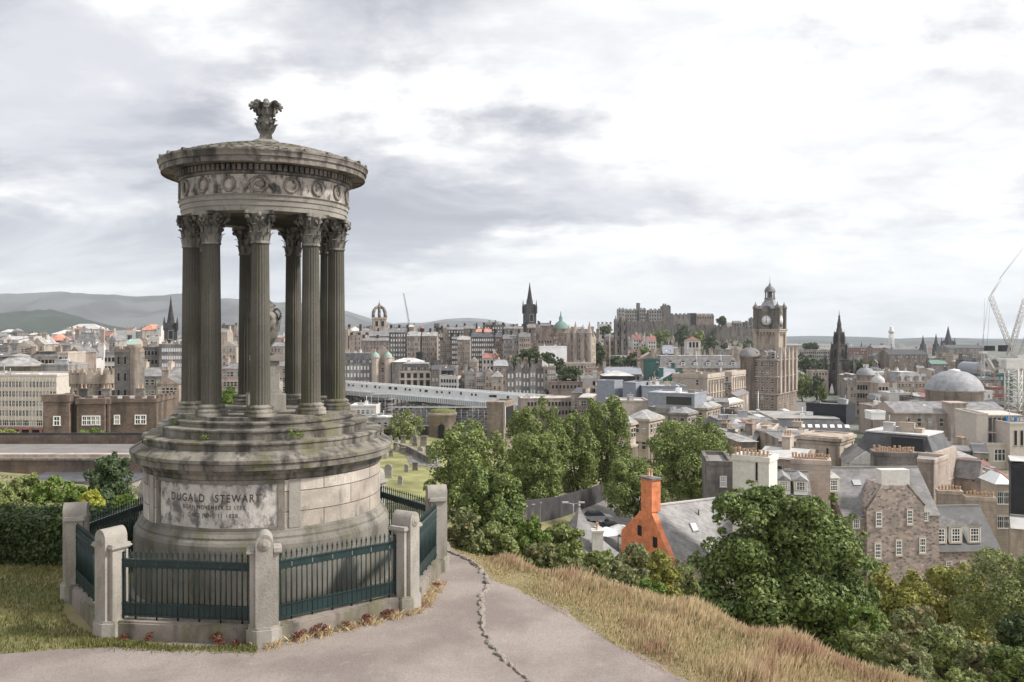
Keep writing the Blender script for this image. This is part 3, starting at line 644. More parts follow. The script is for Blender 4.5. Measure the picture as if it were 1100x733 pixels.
# grasses
def blades(name, label, gen, n, h, wd, mat, seed, lean=.35):
    rr = np.random.RandomState(seed); P = gen(rr, n); n = len(P); hh = h * (.45 + .8 * rr.rand(n)) * P[:, 3]; a = rr.rand(n) * 6.283
    dx, dy = np.cos(a), np.sin(a); la = rr.rand(n) * 6.283; ln = lean * hh * rr.rand(n); ox, oy = np.cos(la) * ln + .12 * hh, np.sin(la) * ln
    w_ = wd * (.6 + .8 * rr.rand(n)); B = P[:, :3]
    mid = B + np.stack([ox * .35, oy * .35, hh * .6], 1); tip = B + np.stack([ox, oy, hh], 1); s = np.stack([dx * w_, dy * w_, 0 * w_], 1)
    V = np.stack([B - s, B + s, tip + s * .35, mid - s * 1.0 + (tip - mid) * .2], 1)
    tag(link(name, quadmesh(name, V.reshape(-1, 3), mat)), label, kind='stuff')
def stripgen(rr, n):
    out_ = []
    while len(out_) < n:
        y = rr.uniform(9, 21.5); xr = np.interp(y, [p[1] for p in PATHR[::-1]], [p[0] for p in PATHR[::-1]])
        x = xr + rr.uniform(-.12, 6); e = edge_dist(x, y)
        if e > 1.6: continue
        w_ = math.sin(x * 1.3 + y * .7) + .6 * math.sin(x * 3.1 - y * 2.3 + 1) + .4 * math.sin(x * 6.2 + y * 5.1); k = min(1, .25 + (x - xr) * .9) * (.72 + .25 * w_); g_ = gz(x, y)
        if k < .2: k = .2
        out_.append((x, y, g_ - .01, k * (.75 + .5 * math.sin(x * 2.1 + 1) * math.sin(y * 1.7))))
    return np.array(out_)
blades('dry_grass', 'tall dry tan and reddish grass on the bank edge', stripgen, 70000, .29, .005, M['drygrass'], 21)
blades('green_grass', 'shorter green grass growing among the dry grass', lambda r, n: stripgen(r, n), 46000, .16, .007, M['greengrass'], 22)
def lawngen(rr, n):
    out_ = []
    while len(out_) < n:
        if rr.rand() < .72:
            x = rr.uniform(-14, -6.5); y = rr.uniform(12.0, 19.5); pl = np.interp(y, [6, 13.0, 13.4, 13.7, 15.5, 19.5], [-9.6, -9.2, -8.3, -7.0, -8.4, -9.9])
            if y > 13.7:
                if x > -6.25: continue
            elif x > pl: continue
        else:
            a = rr.uniform(-48, -2); k = -22.5; r_ = FR * math.cos(PI / 8) / math.cos(R(a - k)) + .16 + abs(rr.normal(0, .14)); x = MX + r_ * math.cos(phi(a)); y = MY + r_ * math.sin(phi(a))
            if a > -20 and rr.rand() < .6: continue
        if math.hypot(x - MX, y - MY) < FR + .1: continue
        out_.append((x, y, 0, .35 + .3 * rr.rand()))
    return np.array(out_)
blades('lawn_grass', 'short worn green grass on the left of the railings', lawngen, 42000, .13, .008, M['greengrass'], 23)
def kerbgen(rr, n):
    out_ = []
    while len(out_) < n:
        a = rr.uniform(-4, 72); k = round((a - 22.5) / 45) * 45 + 22.5
        if math.sin(a * .9) + math.sin(a * 2.3 + 1) + rr.normal(0, .7) < .35: continue
        r_ = FR * math.cos(PI / 8) / math.cos(R(a - k)) + .17 + abs(rr.normal(0, .09)); out_.append((MX + r_ * math.cos(phi(a)), MY + r_ * math.sin(phi(a)), 0, .3 + .5 * rr.rand()))
    return np.array(out_)
blades('dry_litter', 'thin dry straw and grass bits along the foot of the railing kerb', kerbgen, 3500, .15, .006, M['drygrass'], 25, 1.2)
# undergrowth on the slope
def under():
    rr = np.random.RandomState(31); L_ = []
    while len(L_) < 900:
        y = rr.uniform(17, 95); x = rr.uniform(-.62, .62) * y; e = edge_dist(x, y)
        if e < (1.0 if x > -4 else 4.5): continue
        s = rr.uniform(.35, 1.1) * (y / 40) ** .5; L_.append((x, y, gz(x, y) + s * .1, s * 1.2, s * 1.2, s * .55))
    V = leafcloud(L_, 60000, .2, 32); tag(link('undergrowth', quadmesh('undergrowth', V, M['leafo'])), 'tangled low undergrowth covering the slope below the path', kind='stuff')
under()
# ------------------------------------------------------------------ haze
bx = MB().box(-9500, 9500, -20, 15500, -260, 600)
hm = bpy.data.materials.new('haze_air'); hm.use_nodes = True; hn = hm.node_tree; hn.nodes.clear()
ho = hn.nodes.new('ShaderNodeOutputMaterial'); hv = hn.nodes.new('ShaderNodeVolumePrincipled'); hv.inputs['Color'].default_value = (.86, .93, 1, 1); hv.inputs['Density'].default_value = 5e-5; hv.inputs['Anisotropy'].default_value = .2
hn.links.new(hv.outputs[0], ho.inputs['Volume']); tag(bx.build('haze', hm), 'pale bluish haze that fades the far hills and city', kind='stuff')

# ------------------------------------------------------------------ buildings
WIN = {}
def window_meshes():
    def mk(name, fr, bars, mats, proud=.09, ledge=True):
        mb = MB(); mb.box(-.40, .40, -.02, .05, .06, .95, 1)
        f = fr
        mb.box(-.5, -.5 + f, -proud, .05, 0, 1, 0); mb.box(.5 - f, .5, -proud, .05, 0, 1, 0); mb.box(-.5 + f, .5 - f, -proud, .05, 1 - f * .7, 1, 0)
        if ledge: mb.box(-.56, .56, -proud - .06, .05, -.03, .045, 0)
        else: mb.box(-.5 + f, .5 - f, -proud, .05, 0, .05, 0)
        for b in bars:
            if b[0] == 'h': mb.box(-.5 + f, .5 - f, -.05, .02, b[1] - b[2], b[1] + b[2], 2)
            else: mb.box(b[1] - b[2], b[1] + b[2], -.053, .02, .05, .93, 2)
        return mb.mesh('window', mats)
    G = [M['surround'], M['glass'], M['wht']]
    WIN['plain'] = mk('w', .10, [], G)
    WIN['sash'] = mk('w', .10, [('h', .5, .03)], G)
    WIN['fine'] = mk('w', .09, [('h', .09, .03), ('h', .5, .03), ('h', .91, .03), ('h', .29, .012), ('h', .7, .012), ('v', -.37, .045), ('v', .37, .045), ('v', -.13, .02), ('v', .13, .02)], G, .06)
    WIN['white'] = mk('w', .15, [('h', .5, .05), ('v', 0, .04)], [M['wht'], M['glass'], M['wht']], .1)
    WIN['dark'] = mk('w', .07, [], [M['grey'], M['hole'], M['wht']], .05)
    _m = MB().box(-.5, .5, -.06, .05, 0, .8, 0).prism([(-.5, .8), (.5, .8), (0, 1.05)], -.06, .05, 'y'); WIN['hole'] = _m.mesh('window', [M['hole']])
    WIN['wide'] = mk('w', .05, [('v', -.17, .025), ('v', .17, .025), ('h', .6, .02)], [M['wht'], M['glass'], M['wht']], .06)
    WIN['shut'] = mk('w', .06, [], [M['grey'], M['sheet'], M['wht']], .05)
window_meshes()
POT = MB().lathe([(.13, 0), (.16, .05), (.12, .12), (.105, .6), (.135, .65), (.13, .75)], 8).mesh('chimney_pot', M['pot'])
def chimney(parent, x, y, z0, z1, wx, wy, mat, pots=3, potscale=1.0, along='x', capm=None):
    mb = MB().box(x - wx / 2, x + wx / 2, y - wy / 2, y + wy / 2, z0, z1).box(x - wx / 2 - .12, x + wx / 2 + .12, y - wy / 2 - .12, y + wy / 2 + .12, z1, z1 + .2)
    c = mb.build('chimney', mat, parent)
    L_ = wx if along == 'x' else wy
    for i in range(pots):
        o_ = -L_ / 2 + (i + .5) * L_ / pots; p = link('chimney_pot', POT, c, (x + o_ if along == 'x' else x, y if along == 'x' else y + o_, z1 + .2)); s = potscale * rnd.uniform(.85, 1.15); p.scale = (s, s, s)
    return c
class B:
    """A building: front-left corner on pixel px0 at depth d, front-right corner on px1, eaves on row py."""
    def __init__(s, label, px0, px1, py, d, t=12, rot=0, wall='grey', name='building', cat='building', px2=None, base=None, group=None, pybase=None, build=True):
        if px2 is not None: rot = min(rot, -(math.degrees(math.atan(tx(px1))) + 17))
        a = R(rot); c_, s_ = math.cos(a), math.sin(a); P0 = Vector((tx(px0) * d, d, 0)); t1 = tx(px1)
        s.w = (t1 * P0.y - P0.x) / (c_ - t1 * s_)
        P1 = P0 + s.w * Vector((c_, s_, 0))
        if px2 is not None: t2 = tx(px2); t = min(45, (t2 * P1.y - P1.x) / (-s_ - t2 * c_))
        s.t = t; cen = (P0 + P1) / 2 + Vector((-s_, c_, 0)) * t / 2
        gr = gz(cen.x, cen.y) - 1 if base is None else base
        if pybase is not None: gr = Zp(pybase, d)
        s.z = gr; s.h = Zp(py, d) - gr; s.d = d; s.k = d / F
        s.e = thing(name, label, cat, (cen.x, cen.y, gr), a, group); s.wall = wall; s.rh = 0
        s.c = Vector((c_, s_, 0)); s.P0 = P0
        if build: s.wallo = MB().box(-s.w / 2, s.w / 2, -t / 2, t / 2, 0, s.h).build('wall', M[wall], s.e)
    def zr(s, py): return Zp(py, s.d) - s.z
    def roof(s, kind, rhp=0, mat='slate', over=.3, top='felt', inset=1.6):
        w, t, h = s.w / 2, s.t / 2, s.h; rh = rhp * s.k; s.rh = rh; s.kind = kind; o = over; mb = MB(); mats = [M[mat], M[s.wall], M[top]]
        if kind == 'f':
            mb.box(-w + .35, w - .35, -t + .35, t - .35, h + .003, h + .08, 2); p = max(.5, rh)
            for b in ((-w - .1, w + .1, -t - .1, -t + .3), (-w - .1, w + .1, t - .3, t + .1), (-w - .1, -w + .3, -t + .301, t - .301), (w - .3, w + .1, -t + .301, t - .301)): mb.box(*b, h + .002, h + p, 1)
        elif kind == 'g':
            mb.add([(-w - .05, -t - o, h - o * .4), (w + .05, -t - o, h - o * .4), (w + .05, t + o, h - o * .4), (-w - .05, t + o, h - o * .4), (-w - .05, 0, h + rh), (w + .05, 0, h + rh)], [(0, 1, 5, 4), (2, 3, 4, 5), (3, 2, 1, 0)], 0)
            mb.add([(-w, -t, h), (-w, t, h), (-w, 0, h + rh - .15), (w, -t, h), (w, t, h), (w, 0, h + rh - .15)], [(0, 1, 2), (5, 4, 3)], 1)
            mb.add([(-w - .051, -t - o, h - o * .4), (-w - .051, t + o, h - o * .4), (-w - .051, 0, h + rh), (w + .051, -t - o, h - o * .4), (w + .051, t + o, h - o * .4), (w + .051, 0, h + rh)], [(0, 1, 2), (5, 4, 3)], 1)
            mb.box(-w, w, -.12, .12, h + rh - .1, h + rh + .12, 2)
        elif kind == 'x':
            mb.add([(-w - o, -t - .05, h - o * .5), (-w - o, t, h - o * .5), (w + o, t, h - o * .5), (w + o, -t - .05, h - o * .5), (0, -t - .05, h + rh), (0, t, h + rh)], [(1, 0, 4, 5), (3, 2, 5, 4), (0, 1, 2, 3)], 0)
            mb.add([(-w, -t - .1, h - .2), (w, -t - .1, h - .2), (w, -t - .1, h), (0, -t - .1, h + rh + .1), (-w, -t - .1, h), (-w, -t + .2, h - .2), (w, -t + .2, h - .2), (w, -t + .2, h), (0, -t + .2, h + rh + .1), (-w, -t + .2, h)], [(0, 1, 2, 3, 4), (9, 8, 7, 6, 5), (2, 7, 8, 3), (3, 8, 9, 4)], 1)
            mb.add([(-w, t, h), (w, t, h), (0, t, h + rh)], [(0, 1, 2)], 1)
        elif kind == 'h':
            r = max(0, w - t * .9); q = 0 if w >= t else t - w * .9
            mb.add([(-w - o, -t - o, h), (w + o, -t - o, h), (w + o, t + o, h), (-w - o, t + o, h), (-r, -q, h + rh), (r, -q, h + rh), (r, q, h + rh), (-r, q, h + rh)], [(0, 1, 5, 4), (1, 2, 6, 5), (2, 3, 7, 6), (3, 0, 4, 7), (4, 5, 6, 7), (3, 2, 1, 0)], 0)
        elif kind == 'm':
            i = inset
            mb.add([(-w - .1, -t - .1, h), (w + .1, -t - .1, h), (w + .1, t + .1, h), (-w - .1, t + .1, h), (-w + i, -t + i, h + rh), (w - i, -t + i, h + rh), (w - i, t - i, h + rh), (-w + i, t - i, h + rh)], [(0, 1, 5, 4), (1, 2, 6, 5), (2, 3, 7, 6), (3, 0, 4, 7), (3, 2, 1, 0)], 0)
            mb.box(-w + i - .15, w - i + .15, -t + i - .15, t - i + .15, h + rh, h + rh + .25, 2)
        elif kind == 'c':
            mb.box(-w + .3, w - .3, -t + .3, t - .3, h + .002, h + .1, 2); ch = max(.9, rh)
            for (x0, x1, y0, y1, L_, ax) in ((-w - .15, w + .15, -t - .15, -t + .35, 2 * w, 0), (-w - .15, -w + .35, -t + .36, t - .36, 2 * t, 1), (w - .35, w + .15, -t + .36, t - .36, 2 * t, 1)):
                mb.box(x0, x1, y0, y1, h - .3, h + ch * .45, 1); n = max(2, int(L_ / 2.2))
                for j in range(n):
                    if ax == 0: a_ = x0 + (x1 - x0) * (j + .2) / n; mb.box(a_, a_ + (x1 - x0) / n * .55, y0, y1, h + ch * .45, h + ch, 1)
                    else: a_ = y0 + (y1 - y0) * (j + .2) / n; mb.box(x0, x1, a_, a_ + (y1 - y0) / n * .55, h + ch * .45, h + ch, 1)
        s.roofo = mb.build('roof', mats, s.e)
        if kind in ('f', 'm') and s.w > 7 and s.t > 7 and s.d > 100 and mat != 'leadl' or (kind == 'f' and s.w > 9):
            zt = h + .08 if kind == 'f' else h + rh + .25; ii = .8 if kind == 'f' else inset + .6
            for q in range(rnd.randrange(2, 6)):
                bw, bd, bh = rnd.uniform(.6, 2.6), rnd.uniform(.6, 2.2), rnd.uniform(.5, 1.7)
                if 2 * (w - ii) < bw + 1 or 2 * (t - ii) < bd + 1: continue
                x = rnd.uniform(-w + ii + bw / 2, w - ii - bw / 2); y = rnd.uniform(-t + ii + bd / 2, t - ii - bd / 2)
                u_ = MB().box(-bw / 2, bw / 2, -bd / 2, bd / 2, 0, bh).box(-bw / 2 - .08, bw / 2 + .08, -bd / 2 - .08, bd / 2 + .08, bh, bh + .1)
                if rnd.random() < .5: u_.tube((0, 0, bh), (0, 0, bh + rnd.uniform(.6, 2)), .09, .09, 6)
                u_.build('roof_unit', M[rnd.choice(('steel', 'leadl', 'tan', 'felt', 'wht'))], s.roofo, (x, y, zt))
        elif kind == 'g' and s.w > 8 and s.d < 600 and rh > 1:
            for q in range(rnd.randrange(1, 4)):
                f = rnd.uniform(.3, .7); x = rnd.uniform(-w * .8, w * .8); sk = MB().box(-.45, .45, -.35, .35, 0, .12).build('skylight', M[rnd.choice(('sheet', 'glass', 'steel'))], s.roofo, (x, -t * (1 - f), h + rh * f + .02)); sk.rotation_euler = (math.atan2(rh, t), 0, 0)
        return s
    def put(s, kind, x, z, w, h, side='f', parent=None):
        o = link('window', WIN[kind], parent or s.e)
        if side == 'f': o.location = (x, -s.t / 2 - .005, z)
        elif side == 'r': o.location = (s.w / 2 + .005, x, z); o.rotation_euler = (0, 0, PI / 2)
        else: o.location = (-s.w / 2 - .005, x, z); o.rotation_euler = (0, 0, -PI / 2)
        o.scale = (w, 1, h); return o
    def wins(s, cols, rows, kind='sash', side='f', ww=1.15, wh=1.75, fl=3.4, top=1.1, mx=.06, skip=0):
        L_ = s.w if side == 'f' else s.t; rows = min(rows, max(1, int((s.h - top) / fl)))
        for r in range(rows):
            for i in range(cols):
                if skip and rnd.random() < skip: continue
                x = -L_ / 2 + L_ * (mx + (1 - 2 * mx) * (i + .5) / cols); s.put(kind, x, s.h - top - wh - r * fl, min(ww, L_ * .8 / cols), wh, side)
        return s
    def cornice(s, *zs, p=.3, h=.35, mat=None):
        mb = MB()
        for z in zs: mb.box(-s.w / 2 - p, s.w / 2 + p, -s.t / 2 - p, s.t / 2 + p * .5, z, z + h)
        mb.build('cornice', M[mat or s.wall], s.e); return s
    def chim(s, n, hh=1.6, wx=2.2, wy=.9, mat=None, pots=4, xs=None, y=0, z=None, ps=1.0):
        for i in range(n):
            x = (xs[i] * s.w / 2) if xs else -s.w / 2 + s.w * (i / (n - 1) if n > 1 else .5) * .94 + s.w * .03
            zb = s.h + (s.rh if z is None else z); chimney(s.e, x, y, s.h - .5, zb + hh, wx, wy, M[mat or s.wall], pots, ps)
        return s
    def dorm(s, n, kind='sash', mat='slate', w=1.6, hh=1.9, z=.35, y=None, xs=None):
        for i in range(n):
            x = xs[i] * s.w / 2 if xs else -s.w / 2 + s.w * (i + .5) / n; zb = s.h + z; yb = (-s.t / 2 + .25) if y is None else y
            mb = MB().box(x - w / 2, x + w / 2, yb, yb + 2.6, zb - .3, zb + hh, 1)
            mb.add([(x - w / 2 - .15, yb - .12, zb + hh), (x + w / 2 + .15, yb - .12, zb + hh), (x, yb - .12, zb + hh + w * .42), (x - w / 2 - .15, yb + 3.4, zb + hh), (x + w / 2 + .15, yb + 3.4, zb + hh), (x, yb + 3.4, zb + hh + w * .42)], [(0, 1, 2), (0, 2, 5, 3), (1, 4, 5, 2), (0, 3, 4, 1), (3, 5, 4)], 0)
            dm = mb.build('dormer', [M[mat], M['wht'] if kind in ('white', 'fine') else M[s.wall]], s.e)
            o = link('window', WIN[kind], dm, (x, yb - .005, zb + .12)); o.scale = (w * .85, 1, hh * .88)
        return s
def qb(label, px0, px1, py, d, wall='grey', roof='g', rh=4, rm='slate', cols=4, rows=4, kind='sash', t=12, rot=0, chim=0, px2=None, rcols=0, dorm=0, name='tenement', cat='building', fl=3.4, ww=1.15, wh=1.75, group=None, base=None, top=1.1, cm=None, skip=0.0, inset=1.6, pots=3, topm='felt', lcols=0):
    b = B(label, px0, px1, py, d, t, rot, wall, name, cat, px2, base, group)
    b.roof(roof, rh, rm, inset=inset, top=topm)
    if cols: b.wins(cols, rows, kind, fl=fl, ww=ww, wh=wh, top=top, skip=skip)
    if rcols: b.wins(rcols, rows, kind, 'r', fl=fl, ww=ww, wh=wh, top=top, skip=skip)
    if lcols: b.wins(lcols, rows, kind, 'l', fl=fl, ww=ww, wh=wh, top=top, skip=skip)
    if dorm: b.dorm(dorm, 'white' if dorm and d < 500 else 'sash', rm)
    if not chim and roof in ('g', 'x', 'm') and b.w > 5 and cols: chim = 2
    if chim: b.chim(chim, mat=cm, pots=pots if d < 480 else 0, wx=2.0 if roof != 'g' else 1.2, wy=.9 if roof != 'g' else 2.6)
    return b

# ---- left side
b = B('long white office block with a grid of window bands at the left edge', -70, 61, 404, 232, 16, -4, 'concrete', 'office_block', 'building'); b.roof('f', 1, top='leadl')
mb = MB(); hh = 2.55
for r in range(5):
    z1 = b.h - .4 - r * hh; mb.box(-b.w / 2 - .05, b.w / 2 + .05, -b.t / 2 - .25, -b.t / 2 - .01, z1 - 1.0, z1)
for i in range(37): x = -b.w / 2 + b.w * i / 36; mb.box(x - .12, x + .12, -b.t / 2 - .32, -b.t / 2 - .252, b.h - .4 - 4 * hh - 1.25, b.h - .4)
mb.build('facade_grid', M['concrete'], b.e)
for r in range(5):
    for i in range(18):
        x = -b.w / 2 + b.w * (i + .5) / 18; o = link('window', WIN['wide'], b.e, (x, -b.t / 2 - .02, b.h - .4 - r * hh - 2.58)); o.scale = (b.w / 18 * .95, 1, 1.55)
mb = MB(); zb = b.h - .4 - 5 * hh - .4
mb.box(-b.w / 2, b.w / 2, -b.t / 2 - .35, -b.t / 2 - .02, zb - .6, zb)
for i in range(12): x = -b.w / 2 + b.w * (i + .5) / 12; mb.box(x - .35, x + .35, -b.t / 2 - .35, -b.t / 2 - .02, 0, zb - .6)
mb.build('red_colonnade', M['redbrown'], b.e)
MB().box(-b.w / 2 + .1, b.w / 2 - .1, -b.t / 2 - .015, -b.t / 2 - .004, 0, zb - .6).build('opening', M['hole'], b.e)
b = B('tan stone drum hall with a shallow grey cone roof above the white offices', -20, 33, 395, 290, 16, 0, 'tan', 'hall', 'building', build=False)
MB().lathe([(b.w / 2, 0), (b.w / 2, b.h), (b.w / 2 + .4, b.h + .1), (b.w / 2 + .4, b.h + .5)], 40).build('wall', M['tan'], b.e); MB().lathe([(b.w / 2 + .5, b.h + .4), (b.w / 5, b.h + 3.2), (b.w / 5, b.h + 3.8), (.01, b.h + 4.6)], 24, smooth=False).build('roof', M['slate_l'], b.e)
qb('tan tenement with a grey flat topped roof behind the white offices', 34, 62, 383, 300, 'tan', 'm', 5, 'slate', 6, 5, 'dark', rcols=2, px2=66, rot=-6)
qb('low grey modern block in front of the tan tenement', 44, 73, 393, 262, 'grey', 'f', 1, cols=0, rows=0, name='office_block', topm='leadl')
qb('narrow glazed stair tower between the tan and the reddish tenement', 62, 73, 380, 286, 'pale', 'f', 1, cols=2, rows=6, kind='dark', name='stair_tower')
qb('reddish brown tenement left of the white gabled houses', 74, 86, 379, 310, 'brown', 'x', 6, 'slate', 3, 5, 'sash')
qb('white gabled house with tiny windows above the round castle tower', 86, 102, 384, 330, 'white', 'x', 9, 'slate', 3, 4, 'dark', ww=.9)
qb('second white house with a low dark roof right of the white gable', 102, 125, 381, 338, 'white', 'g', 4, 'slate_d', 5, 4, 'dark', chim=2)
qb('orange red roofed building above the tan tenements', 50, 65, 366, 455, 'redbrown', 'h', 7, 'red', 4, 2, 'sash')
b = qb('large grey mansard hotel with four pale dormers', 76, 105, 372, 430, 'pink', 'm', 14, 'slate', 8, 4, inset=3.5, dorm=4, chim=2)
qb('grey gable fronted house right of the mansard hotel', 117, 124, 366, 400, 'grey', 'x', 6, 'slate', 2, 4)
qb('building with a dark red tiled roof behind the mansard hotel', 104, 118, 361, 540, 'pale', 'g', 5, 'redbrown', 5, 2)
qb('pale hall with a weathered pale green copper roof', 123, 145, 370, 450, 'pale', 'g', 6, 'pteal', 5, 4, chim=1, cm='black')
qb('dark sooty block left of the big granite building', 149, 171, 374, 335, 'dark', 'f', 1.5, cols=5, rows=6, kind='dark', chim=3, cm='pale')
qb('big grey granite block with many small window rows below the dark steeple', 171, 214, 371, 332, 'grey', 'f', 1.5, cols=15, rows=8, kind='shut', ww=.95, fl=2.9, wh=1.5)
qb('long dark slate roof with pale skylights below the granite block', 146, 205, 404, 268, 'grey', 'g', 8, 'slate', 9, 2, chim=3, cm='pale')
qb('pinkish tenement with two stepped gables right of the castle gatehouse', 168, 192, 412, 242, 'pink', 'x', 7, 'slate', 5, 5, 'sash', chim=2, dorm=0)
for i, (a, c, y, h_, wl, rf, rm, d, lab) in enumerate([
    (-12, 18, 374, 5, 'grey', 'g', 'slate_d', 420, 'grey slate roofed block at the far left edge'),
    (18, 34, 372, 6, 'pale', 'x', 'slate', 380, 'cream gabled house left of the orange red roof'),
    (33, 47, 370, 7, 'tan', 'x', 'slate_l', 385, 'sandy gabled house next to the orange red roof'),
    (-12, 12, 383, 5, 'dark', 'g', 'slate', 345, 'dark roofed building behind the shallow cone roof'),
    (12, 33, 384, 5, 'brown', 'f', 'slate', 330, 'brown flat roofed block behind the shallow cone roof'),
    (52, 76, 371, 3, 'grey', 'g', 'slate', 400, 'low grey roof below the orange red building'),
    (62, 80, 366, 6, 'grey', 'm', 'slate', 470, 'grey mansard left of the large mansard hotel')]):
    qb(lab, a, c, y, d, wl, rf, h_, rm, max(2, (c - a) // 4), 3, 'sash', chim=1)
for a, c, y, h_, d, rf, rm, wl, lab in [(0, 11, 357, 3, 1500, 'h', 'leadl', 'white', 'small white roofed shed at the far left horizon'), (0, 45, 365, 3.5, 950, 'g', 'leadl', 'white', 'long white roof at the far left'), (55, 73, 359, 4, 1000, 'h', 'leadl', 'white', 'wide white roof left of the white pyramid roof'), (105, 146, 359, 4, 1100, 'f', 'leadl', 'white', 'long white flat roofed hall right of the white pyramid roof'),
    (70, 106, 353.5, 5.5, 1250, 'h', 'leadl', 'white', 'broad white pyramid roof in front of the wooded hill'), (151, 166, 355, 6.5, 900, 'h', 'red', 'tan', 'orange pyramid roof left of the dark steeple'), (168, 173, 351, 1, 900, 'f', 'leadl', 'white', 'small white block beside the dark steeple'), (146, 153, 358, 2, 700, 'f', 'felt', 'grey', 'small grey flat topped block left of the orange pyramid roof'),
    (150, 160, 366, 3, 640, 'x', 'slate_l', 'tan', 'sandy gable below the orange pyramid roof'), (160, 171, 365, 3, 600, 'f', 'leadl', 'white', 'white flat building left of the steeple tower'), (126, 140, 376, 2, 410, 'f', 'leadl', 'white', 'white flat block below the pale green roof')]:
    qb(lab, a, c, y, d, wl, rf, h_, rm, max(1, int((c - a) / 5)), 1 if d > 800 else 2, 'plain', name='far_building', topm='leadl', t=30)
# governor's house: round keep, tall tower, battlemented wings
def round_tower(label, px0, px1, py, d, wall, name='round_tower', merl=16, arrow=True, pybase=None):
    b = B(label, px0, px1, py, d, 4, 0, wall, name, 'tower', build=False, pybase=pybase); r = b.w / 2
    MB().lathe([(r * 1.02, 0), (r, b.h * .5), (r, b.h - 2.2), (r + .35, b.h - 1.9), (r + .35, b.h)], 40, smooth=False).build('wall', M[wall], b.e)
    mb = MB().lathe([(r + .35, b.h), (r - .3, b.h), (r - .3, b.h - .6), (.01, b.h - .6)], 40)
    for k in range(merl): a = 2 * PI * k / merl; mb.box(r - .3, r + .36, -r * PI / merl * .6, r * PI / merl * .6, b.h + .002, b.h + 1.0, 0, Matrix.Rotation(a, 4, 'Z'))
    for k in range(merl * 2): a = 2 * PI * k / merl / 2; mb.box(r + .02, r + .3, -.18, .18, b.h - 2.6, b.h - 2.0, 0, Matrix.Rotation(a, 4, 'Z'))
    mb.build('battlement', M['black'] if wall == 'brown' else M[wall], b.e)
    for k in (-2, -1, 0, 1, 2):
        a = -PI / 2 + k * .5; o = link('window', WIN['dark'], b.e, (r * math.cos(a) * 1.005, r * math.sin(a) * 1.005, b.h - 5.2)); o.rotation_euler = (0, 0, a + PI / 2); o.scale = (.8, 1, 1.9)
    return b
round_tower('broad round battlemented keep of brown stone behind the castle gatehouse', 74, 128, 402, 186, 'tan', merl=22)
b = B('tall square castle tower with a slimmer pale stair turret', 123, 139, 377, 178, 5, -12, 'brown', 'castle_tower', 'tower'); b.roof('c', 3.2).wins(2, 4, 'dark', ww=.6); b.wallo.data.materials[0] = M['dark']
tr = MB().lathe([(1.0, 0), (1.0, b.h + .3), (1.25, b.h + .6), (1.25, b.h + 1.3)], 16, b.w / 2 + .7, -b.t / 2 + .8); tr.build('stair_turret', M['pink'], b.e)
b = B('brown battlemented castle gatehouse with white sash windows above the road', 50, 168, 431, 162, 12, 3, 'gate', 'gatehouse', 'building'); b.roof('c', 3.5)
for x, w_ in ((-.72, 1.3), (-.30, .9), (-.21, .9), (-.12, .9), (-.03, .9), (.28, 1.1), (.66, 1.1), (.76, 1.1)): b.put('white', x * b.w / 2, b.h - 4.4, w_, 1.75)
for x in (-.72, .30): b.put('white', x * b.w / 2, b.h - 8.2, 1.3, 1.8)
for x0, x1, dz, yy in ((-.99, -.52, 1.3, -1.6), (-.4, .1, .5, -1.2), (.12, .16, .3, -.5)): MB().box(x0 * b.w / 2, x1 * b.w / 2, -b.t / 2 + yy, -b.t / 2 - .01, 0, b.h - .8 + dz * .6).box(x0 * b.w / 2 - .2, x1 * b.w / 2 + .2, -b.t / 2 + yy - .2, -b.t / 2 + .2, b.h - .8 + dz * .6, b.h + dz).build('bay', M['gate'], b.e)
for x, w_, dy in ((-.74, 1.3, 1.61), (-.26, .9, 1.21), (-.18, .9, 1.21), (-.1, .9, 1.21), (-.02, .9, 1.21)):
    o = b.put('white', x * b.w / 2, b.h - 4.4, w_, 1.75); o.location.y -= dy
for x in (-.62, -.2, .45): chimney(b.e, x * b.w / 2, 1, b.h - .5, b.h + 1.7, 1.6, .8, M['dark'], 2)

# Tron style steeple
def spire(label, px, ptip, d, pbase_spire, w_px, tower_py, tower_w, mat='black', name='church_steeple', n=8, cls=True, pinn=True):
    x = tx(px) * d; k = d / F; g = gz(x, d) - 1; e = thing(name, label, 'steeple', (x, d, g), R(20))
    zt, zb, tb = Zp(ptip, d) - g, Zp(pbase_spire, d) - g, Zp(tower_py, d) - g; r = w_px * k / 2; tw = tower_w * k / 2
    MB().lathe([(r, zb), (r * .52, zb + (zt - zb) * .45), (r * .16, zb + (zt - zb) * .85), (.05, zt)], n, smooth=False).build('spire', M[mat], e)
    MB().box(-tw, tw, -tw, tw, 0, tb).box(-tw * .85, tw * .85, -tw * .85, tw * .85, tb, zb).build('tower', M[mat], e)
    if pinn:
        for sx in (-1, 1):
            for sy in (-1, 1): MB().box(sx * tw - tw * .15, sx * tw + tw * .15, sy * tw - tw * .15, sy * tw + tw * .15, tb - 1, tb + (zb - tb) * .7 + 1).lathe([(tw * .16, tb + (zb - tb) * .7 + 1), (.03, tb + (zb - tb) + (zt - zb) * .22)], 6, sx * tw, sy * tw).build('pinnacle', M[mat], e)
    for a in range(4):
        o = link('window', WIN['dark'], e, (tw * 1.01 * math.cos(a * PI / 2), tw * 1.01 * math.sin(a * PI / 2), tb - tw * 1.8)); o.rotation_euler = (0, 0, a * PI / 2 + PI / 2); o.scale = (tw * .8, 1, tw * 1.5)
    return e
spire('slender dark church steeple rising left of the monument columns', 183.5, 318, 430, 347, 8, 353, 13)
spire('tall black gothic spire in the middle of the skyline', 569, 303, 920, 327, 8, 336, 11)
spire('left and shortest of the three distant cathedral spires', 991.5, 360, 1900, 370, 4, 374, 5, name='cathedral_spire', pinn=False)
